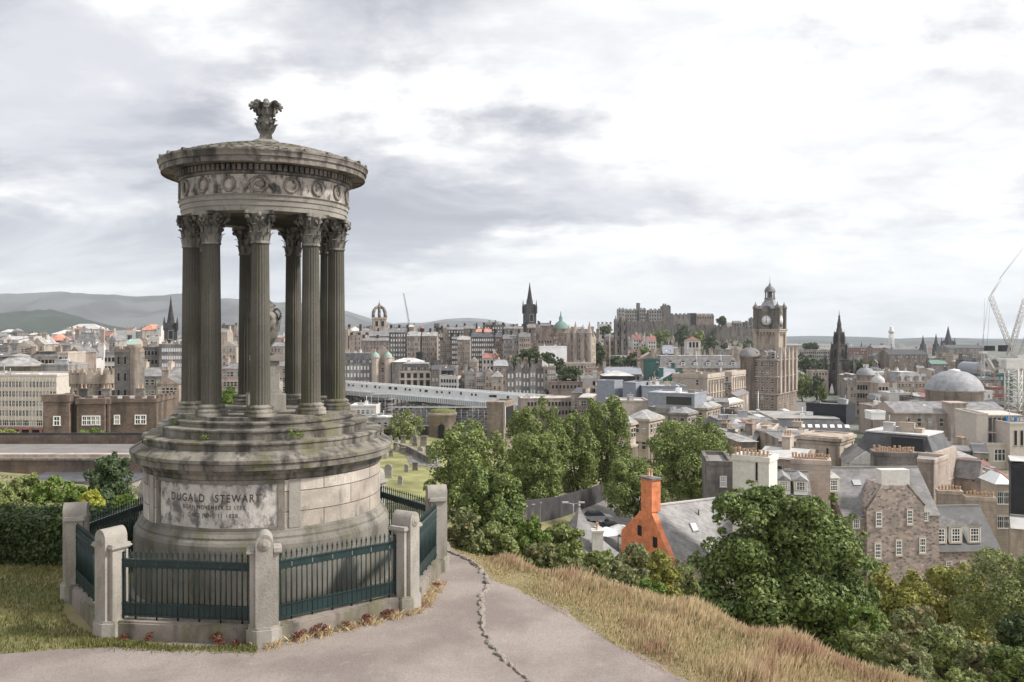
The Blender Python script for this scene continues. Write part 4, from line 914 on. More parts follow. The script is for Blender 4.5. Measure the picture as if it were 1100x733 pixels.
spire('middle of the three distant cathedral spires', 1005.5, 358, 1900, 370, 4.5, 374, 5.5, name='cathedral_spire', pinn=False)
spire('right and tallest of the three distant cathedral spires', 1018.5, 350, 1850, 366, 7, 373, 9, name='cathedral_spire')
spire('tiny thin steeple right of the tall black gothic monument', 925.5, 367, 1300, 378, 3, 384, 4, name='church_steeple', pinn=False)

# between the columns and behind the monument
MIDL = [(200, 222, 352, 3, 620, 'grey', 'g'), (222, 244, 357, 4, 560, 'tan', 'g'), (238, 252, 352, 3, 800, 'dark', 'f'), (250, 268, 358, 5, 640, 'pale', 'x'), (268, 290, 355, 4, 700, 'grey', 'g'), (238, 254, 372, 5, 430, 'pale', 'x'), (252, 266, 370, 5, 440, 'grey', 'x'), (286, 306, 372, 4, 430, 'pink', 'g'), (238, 264, 396, 5, 300, 'pink', 'g'), (290, 312, 393, 4, 330, 'tan', 'g'), (306, 330, 362, 4, 600, 'brown', 'g'), (325, 350, 360, 4, 560, 'grey', 'g'), (345, 374, 358, 4, 600, 'tan', 'f'), (320, 352, 385, 4, 420, 'grey', 'g'), (264, 292, 412, 3, 250, 'grey', 'g')]
gaps = ['white dormered house low in the gap', '']
for i, (a, c, y, h_, d, wl, rf) in enumerate(MIDL):
    adj = {'grey': 'grey', 'tan': 'sandy', 'dark': 'sooty', 'pale': 'cream', 'pink': 'pinkish', 'brown': 'brown'}[wl]
    lev = 'on the skyline' if y < 362 else ('half way down' if y < 390 else 'lowest')
    where = 'behind the left columns' if a < 230 else ('in the gap left of the front column' if a < 262 else ('in the gap right of the front column' if a < 300 else 'behind the right columns'))
    qb(f'{adj} tenement {lev} {where}', a, c, y, d, wl, rf, h_, 'slate', max(2, (c - a) // 4), 5, 'sash', chim=2)

# ---- old town ridge
def crown_steeple():
    d = 730; x = tx(407.5) * d; g = gz(x, d) - 1; k = d / F; e = thing('crown_steeple', 'square cathedral tower topped by an open stone crown of flying ribs', 'steeple', (x, d, g), R(12))
    z = lambda py: Zp(py, d) - g; h = 7.0 * k
    MB().box(-h, h, -h, h, 0, z(343)).box(-h * 1.1, h * 1.1, -h * 1.1, h * 1.1, z(343), z(341)).build('tower', M['tan'], e)
    for a in range(4):
        for s_ in (-.45, .45):
            ca, sa = math.cos(a * PI / 2), math.sin(a * PI / 2); o = link('window', WIN['dark'], e, (h * 1.01 * ca - s_ * h * sa, h * 1.01 * sa + s_ * h * ca, z(351))); o.rotation_euler = (0, 0, a * PI / 2 + PI / 2); o.scale = (h * .5, 1, 6 * k)
    mb = MB()
    for a in range(8):
        b_ = a * PI / 4 + PI / 8 * 0; rr = h * (1.25 if a % 2 else 1.0); ca, sa = math.cos(b_), math.sin(b_); P = [(rr, z(341)), (rr * .97, z(336)), (rr * .75, z(332)), (rr * .4, z(330)), (.3, z(329))]
        for (ra, za), (rb, zb_) in zip(P[:-1], P[1:]): mb.tube((ra * ca, ra * sa, za), (rb * ca, rb * sa, zb_), 1.1, 1.0, 5)
        mb.lathe([(.9, z(341)), (.9, z(337)), (.05, z(332.5))], 6, rr * ca, rr * sa)
        mb.lathe([(.7, z(334)), (.05, z(329.5))], 5, rr * .7 * ca, rr * .7 * sa)
    mb.build('crown', M['dark'], e)
    MB().lathe([(1.6, z(332)), (1.8, z(330)), (1.1, z(329)), (.9, z(327)), (.25, z(325)), (.1, z(322.5))], 8).build('pinnacle', M['dark'], e)
crown_steeple()
spec = [
 ('pale hipped roof building at the left foot of the crown steeple', 373, 386, 356, 690, 'pale', 'h', 5, 'leadl', 3, 3),
 ('long grey roof stretching below the crown steeple', 384, 426, 361, 660, 'grey', 'g', 6, 'slate', 9, 2),
 ('round fronted cream building left below the crown steeple', 375, 393, 361, 600, 'pink', 'f', 1, 'slate', 4, 3),
 ('long pinkish court building below the crown steeple', 388, 420, 366, 570, 'pink', 'g', 3, 'slate', 8, 4),
 ('dark tall tenement left of the twin pale gable blocks', 418, 437, 357, 545, 'dark', 'g', 5, 'slate', 6, 8),
 ('left of the two tall pale tenement blocks with dark chimney stacks', 437, 451.5, 361, 540, 'pink', 'g', 5, 'slate_l', 7, 8),
 ('right of the two tall pale tenement blocks with dark chimney stacks', 453, 469.5, 361, 540, 'pink', 'g', 5, 'slate_l', 7, 8),
 ('dark narrow tenement between the right pale block and the sandy tenements', 469, 473, 357, 550, 'dark', 'f', 2, 'slate', 2, 6),
 ('sandy tenement with a low flat roof right of the tall pale blocks', 473, 485, 368, 525, 'brown', 'f', 2, 'slate', 5, 6),
 ('tan bay fronted tenement in the middle of the ridge', 485, 492, 364, 520, 'dark', 'g', 3, 'slate', 3, 6),
 ('tan tenement with tall narrow windows in the middle of the ridge', 491, 505, 365, 518, 'tan', 'g', 4, 'slate_l', 5, 6),
 ('long sooty tenement under a dark slate roof with pale dormers', 505, 532, 362, 545, 'dark', 'g', 5, 'slate_d', 11, 7),
 ('sooty tenement carrying on the long dark row to the right', 532, 541, 362, 542, 'brown', 'g', 5, 'slate_d', 4, 7),
 ('grey tenement with tall windows left of the dark trees', 540, 558, 364, 530, 'grey', 'g', 5, 'slate', 7, 7),
 ('pinkish end tenement above the dark trees', 557, 570, 362, 525, 'pink', 'g', 5, 'slate', 5, 5),
 ('small orange tiled roof peeping over the dark row', 511, 528, 357, 650, 'grey', 'g', 4, 'red', 4, 1),
 ('dark skyline block left of the black gothic spire', 519, 541, 350, 700, 'dark', 'f', 1, 'slate', 7, 2),
 ('grey skyline row touching the black gothic spire', 541, 562, 353, 720, 'grey', 'g', 2.5, 'slate', 7, 2),
 ('grey skyline tenement above the middle of the ridge', 480, 500, 354, 720, 'dark', 'g', 3, 'slate', 6, 2),
 ('brown skyline tenement left of the dark row', 498, 512, 353, 700, 'brown', 'g', 3.5, 'slate', 4, 2),
 ('dark skyline building behind the tan tenements', 466, 482, 354, 760, 'brown', 'f', 1.5, 'slate', 5, 2)]
for lab, a, c, y, d, wl, rf, h_, rm, co, ro in spec:
    b = qb(lab, a, c, y, d, wl, rf, h_, rm, co, ro, 'sash' if wl != 'dark' else 'shut', ww=.9, fl=3.1, chim=2 if (c - a) < 16 else 3, cm='black', t=14)
for px in (424, 440, 446, 457, 463, 471): pass
# turreted building with two copper domelets
b = B('long dark office building with attic dormers left of the turreted gable', 340, 401, 391, 480, 14, 0, 'grey', 'office_building', 'building'); b.roof('m', 11, 'slate_d', inset=3); b.wins(15, 6, 'shut', ww=1.1, fl=4.0, wh=2.4); b.dorm(9, 'sash', 'slate_d'); b.chim(3, mat='pale', wx=2.5)
b = B('tall tan gabled frontage flanked by two turrets with pale green domes', 401, 421, 385, 474, 12, 0, 'pink', 'turreted_building', 'building'); b.roof('x', 3, 'slate')
mb = MB().box(-2.4, 2.4, -b.t / 2 - .3, -b.t / 2 + .6, b.h - 2, b.h + 9 * b.k).prism([(-2.4, b.h + 9 * b.k), (2.4, b.h + 9 * b.k), (0, b.h + 14 * b.k)], -b.t / 2 - .3, -b.t / 2 + .6, 'y'); mb.build('gable', M['pink'], b.e)
b.wins(3, 6, 'sash', ww=1.6, fl=4.0, wh=2.5)
for sx in (-1, 1):
    xx = (-3.3 if sx < 0 else 2.8) * b.k * 2.2; tt = MB().lathe([(2.1, 0), (2.1, b.h), (2.4, b.h + .2), (2.4, b.h + .8)], 10, xx, -b.t / 2 - .8, smooth=False).build('turret', M['pale'], b.e)
    MB().lathe([(2.3, b.h + .8), (2.1, b.h + 1.7), (1.2, b.h + 2.8), (.2, b.h + 3.6), (.05, b.h + 5)], 12, xx, -b.t / 2 - .8).build('copper_dome', M['pteal'], tt)
b = B('tan building with rows of large arched windows and a glazed attic', 429, 463, 399, 452, 14, 0, 'pale', 'market_building', 'building'); b.roof('m', 8, 'slate_d', inset=2, top='leadl'); b.cornice(b.h - .2, b.h - 4.6)
for i in range(5):
    x = -b.w / 2 + b.w * (i + .5) / 5
    for zz, hh in ((b.h - 3.6, 2.7), (b.h - 8.4, 3.3), (b.h - 12.4, 2.7)): b.put('dark', x, zz, 2.3, hh)
    MB().prism([(x + 1.15 * math.cos(q * PI / 8), b.h - 5.15 + 1.0 * math.sin(q * PI / 8)) for q in range(9)], -b.t / 2 - .08, -b.t / 2 + .1, 'y').build('arch_head', M['hole'], b.e)
b.dorm(5, 'sash', 'slate_d')
qb('broad pale flat glass roof behind the arched window building', 421, 454, 389, 470, 'grey', 'h', 4, 'leadl', 0, 0, name='market_roof')
qb('small black tower block behind the arched window building', 447, 454, 380, 500, 'black', 'f', 1.5, cols=0)
qb('dark narrow block right of the arched window building', 463, 472, 397, 450, 'dark', 'g', 4, 'slate_d', 2, 4)
qb('bright cream building with a grid of dark windows behind the bridge', 472, 492, 405, 440, 'white', 'f', 1, cols=6, rows=5, kind='dark', ww=1.1, fl=3.2, rcols=3, px2=495, rot=-8)
qb('dark glazed roof block above the bright cream building', 470, 487, 398, 462, 'black', 'g', 4, 'slate_d', 0, 0)
qb('brown roofed house right of the bright cream building', 492, 500, 404, 446, 'brown', 'x', 5, 'redbrown', 2, 4)
qb('grey stone gabled block in the row behind the bridge', 499, 511, 402, 438, 'grey', 'x', 5, 'slate', 3, 4, chim=2)
qb('grey block with a stepped dark roof in the row behind the bridge', 511, 522, 405, 436, 'pink', 'g', 5, 'slate', 4, 4, chim=2)
qb('pale blank ended block in the row behind the bridge', 528, 540, 405, 430, 'pale', 'h', 6, 'slate_l', 2, 3)
qb('narrow pinkish block in the row behind the bridge', 521, 529, 402, 434, 'pink', 'x', 6, 'slate', 2, 4)
qb('pale stone gable house left of the white cottage', 504, 513, 389, 485, 'pale', 'x', 5, 'slate', 2, 3)
qb('dark slate gable next to the pale stone gable house', 496, 505, 395, 480, 'dark', 'x', 8, 'slate_d', 1, 2)
qb('white cottage fronted house with a red brown roof', 518, 531, 385, 470, 'white', 'g', 5, 'redbrown', 3, 3, 'dark')
qb('small white gable with an orange roof beside the white cottage', 533, 538, 389, 468, 'white', 'x', 5, 'red', 1, 2)
b = qb('narrow orange chimney gable right of the white cottage', 530, 534, 382, 472, 'redbrown', 'x', 3, 'red', 1, 1)
qb('green grey long roof right of the orange gable', 530, 549, 393, 460, 'pink', 'g', 6, 'lead', 4, 3)
for i, (a, c) in enumerate(((544, 553), (553, 561), (561, 569), (569, 576), (576, 585))):
    qb(('first', 'second', 'third', 'fourth', 'fifth')[i] + ' narrow gable from the left in the tall sooty gothic row', a, c, 399 - (i % 2), 415, 'grey' if i % 2 else 'dark', 'x', 7 + (i % 3), 'slate', 2, 5, 'shut', ww=.9, wh=2.3, fl=4, name='gabled_block', chim=1, cm='dark')
qb('pale stone end block of the sooty gothic row', 584, 589, 395, 412, 'pale', 'f', 1, cols=1, rows=4)
qb('pink and cream striped block right of the sooty gothic row', 588, 597, 396, 410, 'pink', 'f', 2, cols=3, rows=6, kind='white', fl=2.6, wh=1.3)

# north bridge with hoarding
def bridge():
    A = at(300, 413, 1); dA, dB = 470, 352; z = -25.0
    xa, xb = tx(330) * dA, tx(575) * dB; e = thing('road_bridge', 'long high road bridge wrapped in white hoarding with steel arches below', 'bridge', (xa, dA, gz(xa, dA)))
    g = e.location.copy(); L_ = math.hypot(xb - xa, dB - dA); ang = math.atan2(dB - dA, xb - xa); e.rotation_euler = (0, 0, ang); z0 = z - g.z
    MB().box(0, L_, 0, 16, z0 - 1.2, z0).build('deck', M['grey'], e)
    MB().box(0, L_, -.6, -.1, z0 - 1.0, z0 + 3.0).box(0, L_, 15.9, 16.3, z0 - 1, z0 + 2.2).build('hoarding', M['sheet'], e)
    MB().box(0, L_, -1.5, -.62, z0 - 3.4, z0 - 1.0).build('fascia', M['sheet'], e)
    mb = MB()
    for i in range(int(L_ / 1.3)): mb.box(i * 1.3, i * 1.3 + .35, -1.75, -1.51, z0 - 3.2, z0 - 1.2)
    mb.build('scaffold_brackets', M['steel'], e)
    for i in range(26):
        x = 10 + i * (L_ - 20) / 26 + rnd.uniform(-2, 2)
        o = link('window', WIN['dark'], e, (x, -.62, z0 + 1.2)); o.scale = (rnd.choice((1.2, 2.4, 1.4)), 1, rnd.uniform(.8, 1.2))
    for a in range(3):
        mb = MB(); x0, x1 = a * L_ / 3 + 4, (a + 1) * L_ / 3 - 4
        for rib in (0.3, 5, 10, 15):
            P = [(x0 + (x1 - x0) * i / 16, z0 - 5 - 11 * (1 - math.sin(PI * i / 16))) for i in range(17)]
            for (ax, az), (bx_, bz) in zip(P[:-1], P[1:]):
                mb.tube((ax, rib, az), (bx_, rib, bz), .5, .5, 4); mb.tube((ax, rib, az), (ax, rib, z0 - 1.2), .16, .16, 4)
        mb.build('arch', M['greymet'], e)
    for a in range(4): MB().box(a * L_ / 3 - 3.5, a * L_ / 3 + 3.5, -.4, 16.5, -8, z0 - 1.25).build('pier', M['grey'], e)
    return e
bridge()
def scaffold(label, px0, px1, py0, py1, d, depth=6):
    x0, x1 = tx(px0) * d, tx(px1) * d; zb = gz((x0 + x1) / 2, d); z0, z1 = Zp(py1, d), Zp(py0, d); e = thing('scaffolding', label, 'scaffolding', ((x0 + x1) / 2, d, zb)); mb = MB(); w_ = (x1 - x0) / 2
    n = max(2, int(w_ * 2 / 2.2)); z0 -= zb; z1 -= zb; z0 = 0
    for i in range(n + 1):
        x = -w_ + 2 * w_ * i / n
        for y in (0, depth): mb.tube((x, y, z0), (x, y, z1 - (i % 3) * .8), .09, .09, 4)
    mb.build('standards', M['steel'], e); mb = MB(); z = z1 - .5
    while z > max(z0, z1 - 16): mb.box(-w_, w_, -.1, depth, z, z + .12); mb.tube((-w_, 0, z + 1), (w_, 0, z + 1), .07, .07, 4); z -= 2
    mb.build('decks', M['felt'], e)
scaffold('grey scaffolding stack in front of the bridge hoarding', 399, 421, 423, 452, 330, 8)
scaffold('long low scaffolding under the bridge arches', 415, 545, 437, 452, 338, 5)
qb('white site cabins below the bridge at the left', 376, 404, 437, 320, 'white', 'f', .5, cols=5, rows=1, kind='wide', name='site_cabin', topm='leadl')
qb('long low grey shed roof below the bridge', 395, 440, 450, 290, 'grey', 'f', .5, cols=6, rows=1, name='shed', topm='leadl')
qb('long low pale classical roof line running right from the bridge end', 560, 660, 429, 340, 'pink', 'f', 1, cols=24, rows=2, kind='dark', ww=1, name='market_hall', topm='leadl', rot=6)
# cemetery tombs
b = B('round stone tomb tower with a mossy flat top among the cemetery trees', 460, 489, 443, 186, 4, 0, 'brown', 'tomb', 'tomb', build=False); r = b.w / 2
MB().lathe([(r, 0), (r, b.h - .9), (r + .25, b.h - .7), (r + .25, b.h - .3), (r, b.h - .2)], 36).build('wall', M['brown'], b.e); MB().lathe([(r, b.h - .2), (r * .9, b.h + .35), (r * .55, b.h + .5), (.01, b.h + .55)], 30).build('mossy_cap', M['greengrass'] if 0 else simple('moss', (.12, .13, .05), .95, var=.4, scale=2), b.e)
dd = MB().prism([(-.7, 0), (.7, 0), (.7, b.h - 3.2)] + [(.7 * math.cos(q * PI / 8), b.h - 3.2 + .7 * math.sin(q * PI / 8)) for q in range(1, 8)] + [(-.7, b.h - 3.2)], -r - .06, -r + .4, 'y'); dd.build('doorway', M['hole'], b.e)
b = B('square brown stone tomb with a grey rim and dark recess by the big trees', 523, 541, 434, 188, 6, -8, 'brown', 'tomb', 'tomb', px2=553); b.roof('f', .6, top='felt'); MB().box(b.w / 2 - .02, b.w / 2 + .06, -b.t / 2 + 1.2, b.t / 2 - 1.2, b.h - 5, b.h - .8).build('recess', M['hole'], b.e); MB().box(b.w / 2 + .061, b.w / 2 + .12, -b.t / 2 + .9, -b.t / 2 + 1.15, b.h - 5, b.h - .6).build('frame', M['wht'], b.e)
# graves and cemetery
def graves():
    kinds = []
    mb = MB().prism([(-.32, 0), (.32, 0), (.32, .95)] + [(.32 * math.cos(q * PI / 6), .95 + .28 * math.sin(q * PI / 6)) for q in range(1, 6)] + [(-.32, .95)], -.09, .09, 'y').box(-.42, .42, -.18, .18, 0, .15); kinds.append(mb.mesh('gravestone', M['grey']))
    mb = MB().box(-.38, .38, -.1, .1, 0, 1.15).box(-.44, .44, -.16, .16, 1.15, 1.27).box(-.45, .45, -.2, .2, 0, .2); kinds.append(mb.mesh('gravestone', M['dark']))
    mb = MB().box(-.4, .4, -.4, .4, 0, .5).box(-.28, .28, -.28, .28, .5, 1.5).lathe([(.3, 1.5), (.2, 1.7), (.05, 2.5)], 4); kinds.append(mb.mesh('gravestone', M['dark']))
    P = [(437, 508, 1, 'small round headed gravestone standing alone on the cemetery lawn'), (446, 507, 1, 'dark upright gravestone right of the lone round headed one'), (430, 523, 1, 'stubby gravestone nearest the railings'), (417, 515, 1.6, 'dark broad tomb slab close to the monument drum'), (413, 494, 1, 'first gravestone by the drum edge on the lawn'), (420, 491, .9, 'second gravestone in the row along the lawn edge'), (427, 486, 1.1, 'third dark stone of the sloping row'), (433, 489, 1, 'pale stone of the sloping row'), (441, 498, .8, 'low stone at the right end of the sloping row'), (452, 492, 1.5, 'dark obelisk like stone near the overhanging tree'), (455, 481, 1.6, 'dark tall monument beside the path wall'), (447, 480, 1.3, 'square dark stone behind the path wall'), (442, 478, 1.1, 'small stone behind the path wall'), (433, 477, 1.3, 'tall thin stone under the small cemetery tree'), (426, 478, 1.2, 'dark stone left of the tall thin stone'), (419, 477, 1.4, 'dark monument under the left edge of the small tree'), (460, 489, 1.3, 'dark stone partly under the overhanging branches'), (410, 480, 1.5, 'dark monument nearest the steps of the temple')]
    for i, (px, py, s_, lab) in enumerate(P):
        d = 95.0
        for _ in range(60):   # walk along the ray to the ground
            if Zp(py, d) <= gz(tx(px) * d, d): break
            d += 2.0
        o = link('gravestone', kinds[i % 3 if s_ > 1.2 else i % 2], None, (tx(px) * d, d, gz(tx(px) * d, d) - .05)); o.scale = (s_, s_, s_); o.rotation_euler = (rnd.uniform(-.06, .06), rnd.uniform(-.06, .06), rnd.uniform(-.4, .2)); tag(o, lab, 'gravestone', 'gravestones in the cemetery')
graves()
def wall_line(label, pts, h, th, mat, name='stone_wall', cap=True, follow=True, cat='wall'):
    P = [Vector((x, y, gz(x, y) if z is None else z)) for x, y, z in pts]; e = thing(name, label, cat, P[0]); mb = MB(); cp = MB()
    for A, B_ in zip(P[:-1], P[1:]):
        d_ = Vector((B_.x - A.x, B_.y - A.y, 0)); L_ = d_.length; d_.normalize(); n_ = Vector((-d_.y, d_.x, 0)) * th / 2; A0, B0 = A - P[0], B_ - P[0]
        for m_, a, b_, k in ((mb, -1.5, h, 1.0), (cp, h, h + .18, 1.35)):
            if m_ is cp and not cap: continue
            vs = [A0 - n_ * k + Vector((0, 0, a)), A0 + n_ * k + Vector((0, 0, a)), B0 + n_ * k + Vector((0, 0, a)), B0 - n_ * k + Vector((0, 0, a)), A0 - n_ * k + Vector((0, 0, b_)), A0 + n_ * k + Vector((0, 0, b_)), B0 + n_ * k + Vector((0, 0, b_)), B0 - n_ * k + Vector((0, 0, b_))]
            m_.add(vs, [(0, 1, 2, 3), (7, 6, 5, 4), (0, 4, 5, 1), (1, 5, 6, 2), (2, 6, 7, 3), (3, 7, 4, 0)])
    mb.build('wall', M[mat], e)
    if cap: cp.build('coping', M['kerb'], e)
    return e
def ray(px, py, d0=18, step=.5):
    d = d0
    while d < 4000 and Zp(py, d) > gz(tx(px) * d, d): d += step + d * .002
    return tx(px) * d, d, gz(tx(px) * d, d)
wall_line('low dark retaining wall crossing the cemetery lawn', [ray(424, 483), ray(440, 488), ray(462, 500)], 1.1, .5, 'dark')
lw = [ray(402, 474), ray(430, 470), ray(470, 468), ray(520, 466)]
wall_line('dark cemetery boundary wall under the small tree', lw, 2.0, .6, 'dark')
# lawn + cemetery path sheets
def sheet(name, label, poly, mat, dz=.05, n=14):
    (a, b_, c, d_) = [Vector(ray(*p)) for p in poly]; V = []
    for j in range(n + 1):
        for i in range(n + 1):
            p = a.lerp(b_, i / n).lerp(d_.lerp(c, i / n), j / n); V.append((p.x, p.y, gz(p.x, p.y) + dz))
    Fc = [(j * (n + 1) + i, j * (n + 1) + i + 1, (j + 1) * (n + 1) + i + 1, (j + 1) * (n + 1) + i) for j in range(n) for i in range(n)]
    mb = MB(); mb.add(V, Fc, 0, True); tag(mb.build(name, mat, recalc=False), label, kind='structure')
lawnm = simple('cemetery_lawn', (.23, .225, .095), .95, var=.35, scale=.25)
sheet('cemetery_lawn', 'yellowing mown lawn of the cemetery', [(380, 545), (520, 545), (500, 476), (385, 476)], lawnm, .06, 24)
asph = simple('road_asphalt', (.19, .18, .175), .9, var=.15, scale=.4)
sheet('cemetery_path', 'pale path crossing the cemetery', [(440, 500), (475, 508), (470, 490), (432, 480)], asph, .12)
# regent road on the right and its railings
sheet('parking_yard', 'grey asphalt yard beside the road', [(560, 600), (700, 600), (690, 535), (640, 528)], asph, .1, 20)
wall_line('long dark wall with tall pillars under the big street trees', [ray(545, 566), ray(600, 556), ray(640, 542), ray(668, 528)], 2.6, .5, 'black', cap=False)
def posts_row():
    A = Vector(ray(548, 568)); Bv = Vector(ray(665, 532)); me = MB().box(-.22, .22, -.22, .22, -.5, 2.3).box(-.3, .3, -.3, .3, 2.3, 2.42).mesh('wall_pillar', M['grey'])
    for i in range(22):
        p = A.lerp(Bv, i / 21); o = link('wall_pillar', me, None, (p.x, p.y - .6, gz(p.x, p.y))); tag(o, 'grey upright pillar in the row against the dark wall under the street trees', 'pillar', 'pillars along the wall under the street trees')
posts_row()
# left road with walls
def left_road():
    zr = -9.9
    e = MB().box(-90, -38, 0, 9, -.3, 0).build('road', asph, None, (0, 104, zr)); tag(e, 'pale strip of road running behind the shrubs at the left', kind='structure')
    e = MB().box(-90, -38, -1.2, 0, -.25, .12).build('pavement', M['pink'], None, (0, 104, zr)); tag(e, 'pinkish pavement beside the left road', kind='structure')
    t = thing('retaining_wall', 'long dark retaining wall carrying the road at the left', 'wall', (-64, 102.6, -17)); MB().box(-26, 26, -.3, .3, 0, 6.6).build('wall', M['gate'], t); MB().box(-26, 26, -.45, .45, 6.6, 6.85).build('coping', M['kerb'], t)
    t = thing('retaining_wall', 'dark parapet wall with a rail on the far side of the left road', 'wall', (-64, 114, zr - .5)); MB().box(-28, 28, -.25, .25, 0, 1.5).build('wall', M['gate'], t)
    MB().box(-28, 28, -.1, .1, 1.5, 1.85).build('rail', M['black'], t)
left_road()
b = qb('low cottage with white windows half hidden behind the pine', 20, 142, 517, 96, 'grey', 'h', 1, 'slate_d', 11, 1, 'white', t=6, top=.5, name='cottage', wh=1.4)
# ------------------------------------------------------------------ centre: mound, castle, new town
def rock():
    d0, d1 = 1120, 1420; prof = [(640, 392), (652, 385), (662, 366), (668, 353), (700, 352), (722, 350), (750, 350), (775, 350), (790, 351), (806, 354), (818, 360), (830, 372), (842, 392)]
    xs = np.arange(640, 843, 2.0); K = 20; V = []; rr = np.random.RandomState(3); nz = rr.rand(K + 2, len(xs))
    for j in range(K + 1):
        f = j / K; d = d0 + (d1 - d0) * f
        for i, px in enumerate(xs):
            top = Zp(np.interp(px, [p[0] for p in prof], [p[1] for p in prof]), 1230); base = -48; q = min(1, f / .4) if f < .55 else 1 - (f - .55) / .45 * .5
            h = base + (top - base) * (q ** .8) - (2 + 5 * nz[j, i]) * (0 if q == 1 else 1); V.append((tx(px) * d + rr.uniform(-2, 2), d, h))
    nx = len(xs); mb = MB(); mb.add(V, [(j * nx + i, j * nx + i + 1, (j + 1) * nx + i + 1, (j + 1) * nx + i) for j in range(K) for i in range(nx - 1)], 0, False)
    tag(mb.build('castle_rock', simple('castle_rock', (.115, .10, .09), .95, var=.5, scale=.06), recalc=False), 'steep dark crag below the castle', kind='structure')
rock()
def castle():
    d = 1220; x0 = tx(665) * d; g = Zp(356, d); e = thing('castle', 'large stone castle with battlemented blocks along the top of the crag', 'castle', (x0, d, g)); k = d / F
    def blk(px0, px1, pt, dd, t, mat, name, merl=True, wn=0, rows=2, roof=None, pb=360):
        xa, xb = tx(px0) * (d + dd) - x0, tx(px1) * (d + dd) - x0; z1 = Zp(pt, d + dd) - g; z0 = Zp(pb, d + dd) - g - 6; mb = MB().box(xa, xb, dd, dd + t, z0, z1)
        if merl:
            n = max(2, int((xb - xa) / 5))
            for i in range(n): a = xa + (xb - xa) * (i + .15) / n; mb.box(a, a + (xb - xa) / n * .6, dd, dd + 1.5, z1 + .002, z1 + 1.6)
        o = mb.build(name, M[mat], e)
        for r in range(rows):
            for i in range(wn):
                w_ = link('window', WIN['dark'], o, (xa + (xb - xa) * (i + .5) / wn, dd - .02, z1 - 4.5 - r * 5)); w_.scale = (2.0, 1, 2.6)
        if roof:
            MB().add([(xa, dd, z1), (xb, dd, z1), (xb, dd + t, z1), (xa, dd + t, z1), (xa, dd + t / 2, z1 + roof), (xb, dd + t / 2, z1 + roof)], [(0, 1, 5, 4), (2, 3, 4, 5), (0, 4, 3), (1, 2, 5)]).build('roof', M['slate'], o)
        return xa, xb, z1
    blk(664, 671, 332, 0, 16, 'grey', 'palace_tower', wn=2, rows=4); blk(671, 684, 333, 2, 24, 'grey', 'palace_block', wn=5, rows=4); blk(684, 687.5, 325.5, 5, 6, 'dark', 'chimney_tower', False); blk(687, 694, 332, 1, 18, 'grey', 'palace_block', wn=3, rows=3)
    blk(694, 697, 338, 4, 14, 'grey', 'link_wall'); blk(697, 711, 333, 0, 22, 'grey', 'hall_block', wn=5, rows=3); blk(711, 720.5, 329, 0, 14, 'dark', 'half_moon_tower', wn=0)
    blk(712, 716, 327.5, 3, 5, 'dark', 'turret'); blk(720, 742, 338, 3, 14, 'dark', 'curtain_wall', wn=0); blk(740, 748, 336.5, 5, 14, 'black', 'gun_battery', False); blk(746, 767, 339, 8, 14, 'brown', 'barracks', wn=8, rows=1, roof=3)
    blk(664, 720, 346, -6, 8, 'dark', 'lower_wall', pb=362); blk(720, 790, 350, -4, 8, 'dark', 'lower_wall', pb=368)
    blk(770, 800, 352, -18, 14, 'dark', 'lower_wall', pb=372); blk(781, 786, 348, -6, 10, 'pale', 'guard_house', False, roof=2); blk(788, 797, 347, 2, 12, 'dark', 'guard_house', False, wn=3, rows=1, roof=3); blk(800, 822, 346, 2, 14, 'dark', 'barracks', wn=5, rows=2); blk(806, 812, 342, 4, 10, 'dark', 'turret')
    return e
castle()
def fartree(label, a, c, pt, pb, d, seed, mat='leaff', n=1500, leaf=None, **kw): return tree('tree', label, a, c, pt, pb, d, M[mat], leaf or max(.5, d * .0022), n, 12, seed, **kw)
fartree('dark rounded tree left of the castle on the skyline', 643, 660, 349, 366, 820, 101)
fartree('leafy tree at the left of the castle slope', 684, 702, 357, 374, 1080, 102, 'leaf')
fartree('broad tree in the middle of the castle slope', 700, 722, 353, 378, 1070, 103, 'leaf')
fartree('dark conical tree on the castle slope', 724, 741, 348, 376, 1065, 104)
fartree('tree right of the dark conical one on the castle slope', 738, 758, 352, 382, 1060, 105, 'leaf')
fartree('tree above the slate roofs at the right of the castle slope', 756, 772, 358, 384, 1050, 106)
fartree('round tree on the castle ramparts', 770, 780, 340, 350, 1200, 107)
fartree('shrubby tree on the crag above the long dormered roof', 772, 790, 366, 384, 1060, 108)
fartree('tree on the crag close to the clock tower', 790, 812, 364, 390, 1000, 109)
fartree('dark tree left of the white sheeted wing', 556, 584, 372, 393, 470, 110, n=3500)
fartree('small dark tree in front of the white sheeting', 582, 597, 378, 392, 465, 111, n=2000)
fartree('tree below the bay fronted bank building', 596, 626, 392, 415, 400, 112, n=3500)
fartree('tall dark tree beside the bank building', 632, 650, 368, 396, 590, 113, n=3000)
fartree('dark tree at the foot of the twin dark towers', 668, 690, 378, 396, 640, 114, n=2500)
fartree('low tree left of the twin dark towers', 648, 670, 382, 397, 620, 115, n=2500)
fartree('small light tree right of the twin dark towers', 684, 700, 372, 384, 720, 116, 'leaf')
fartree('low dark tree in front of the grey gothic row', 545, 560, 384, 394, 440, 117)
fartree('bushy tree behind the light grey boxes', 594, 608, 384, 404, 430, 118)
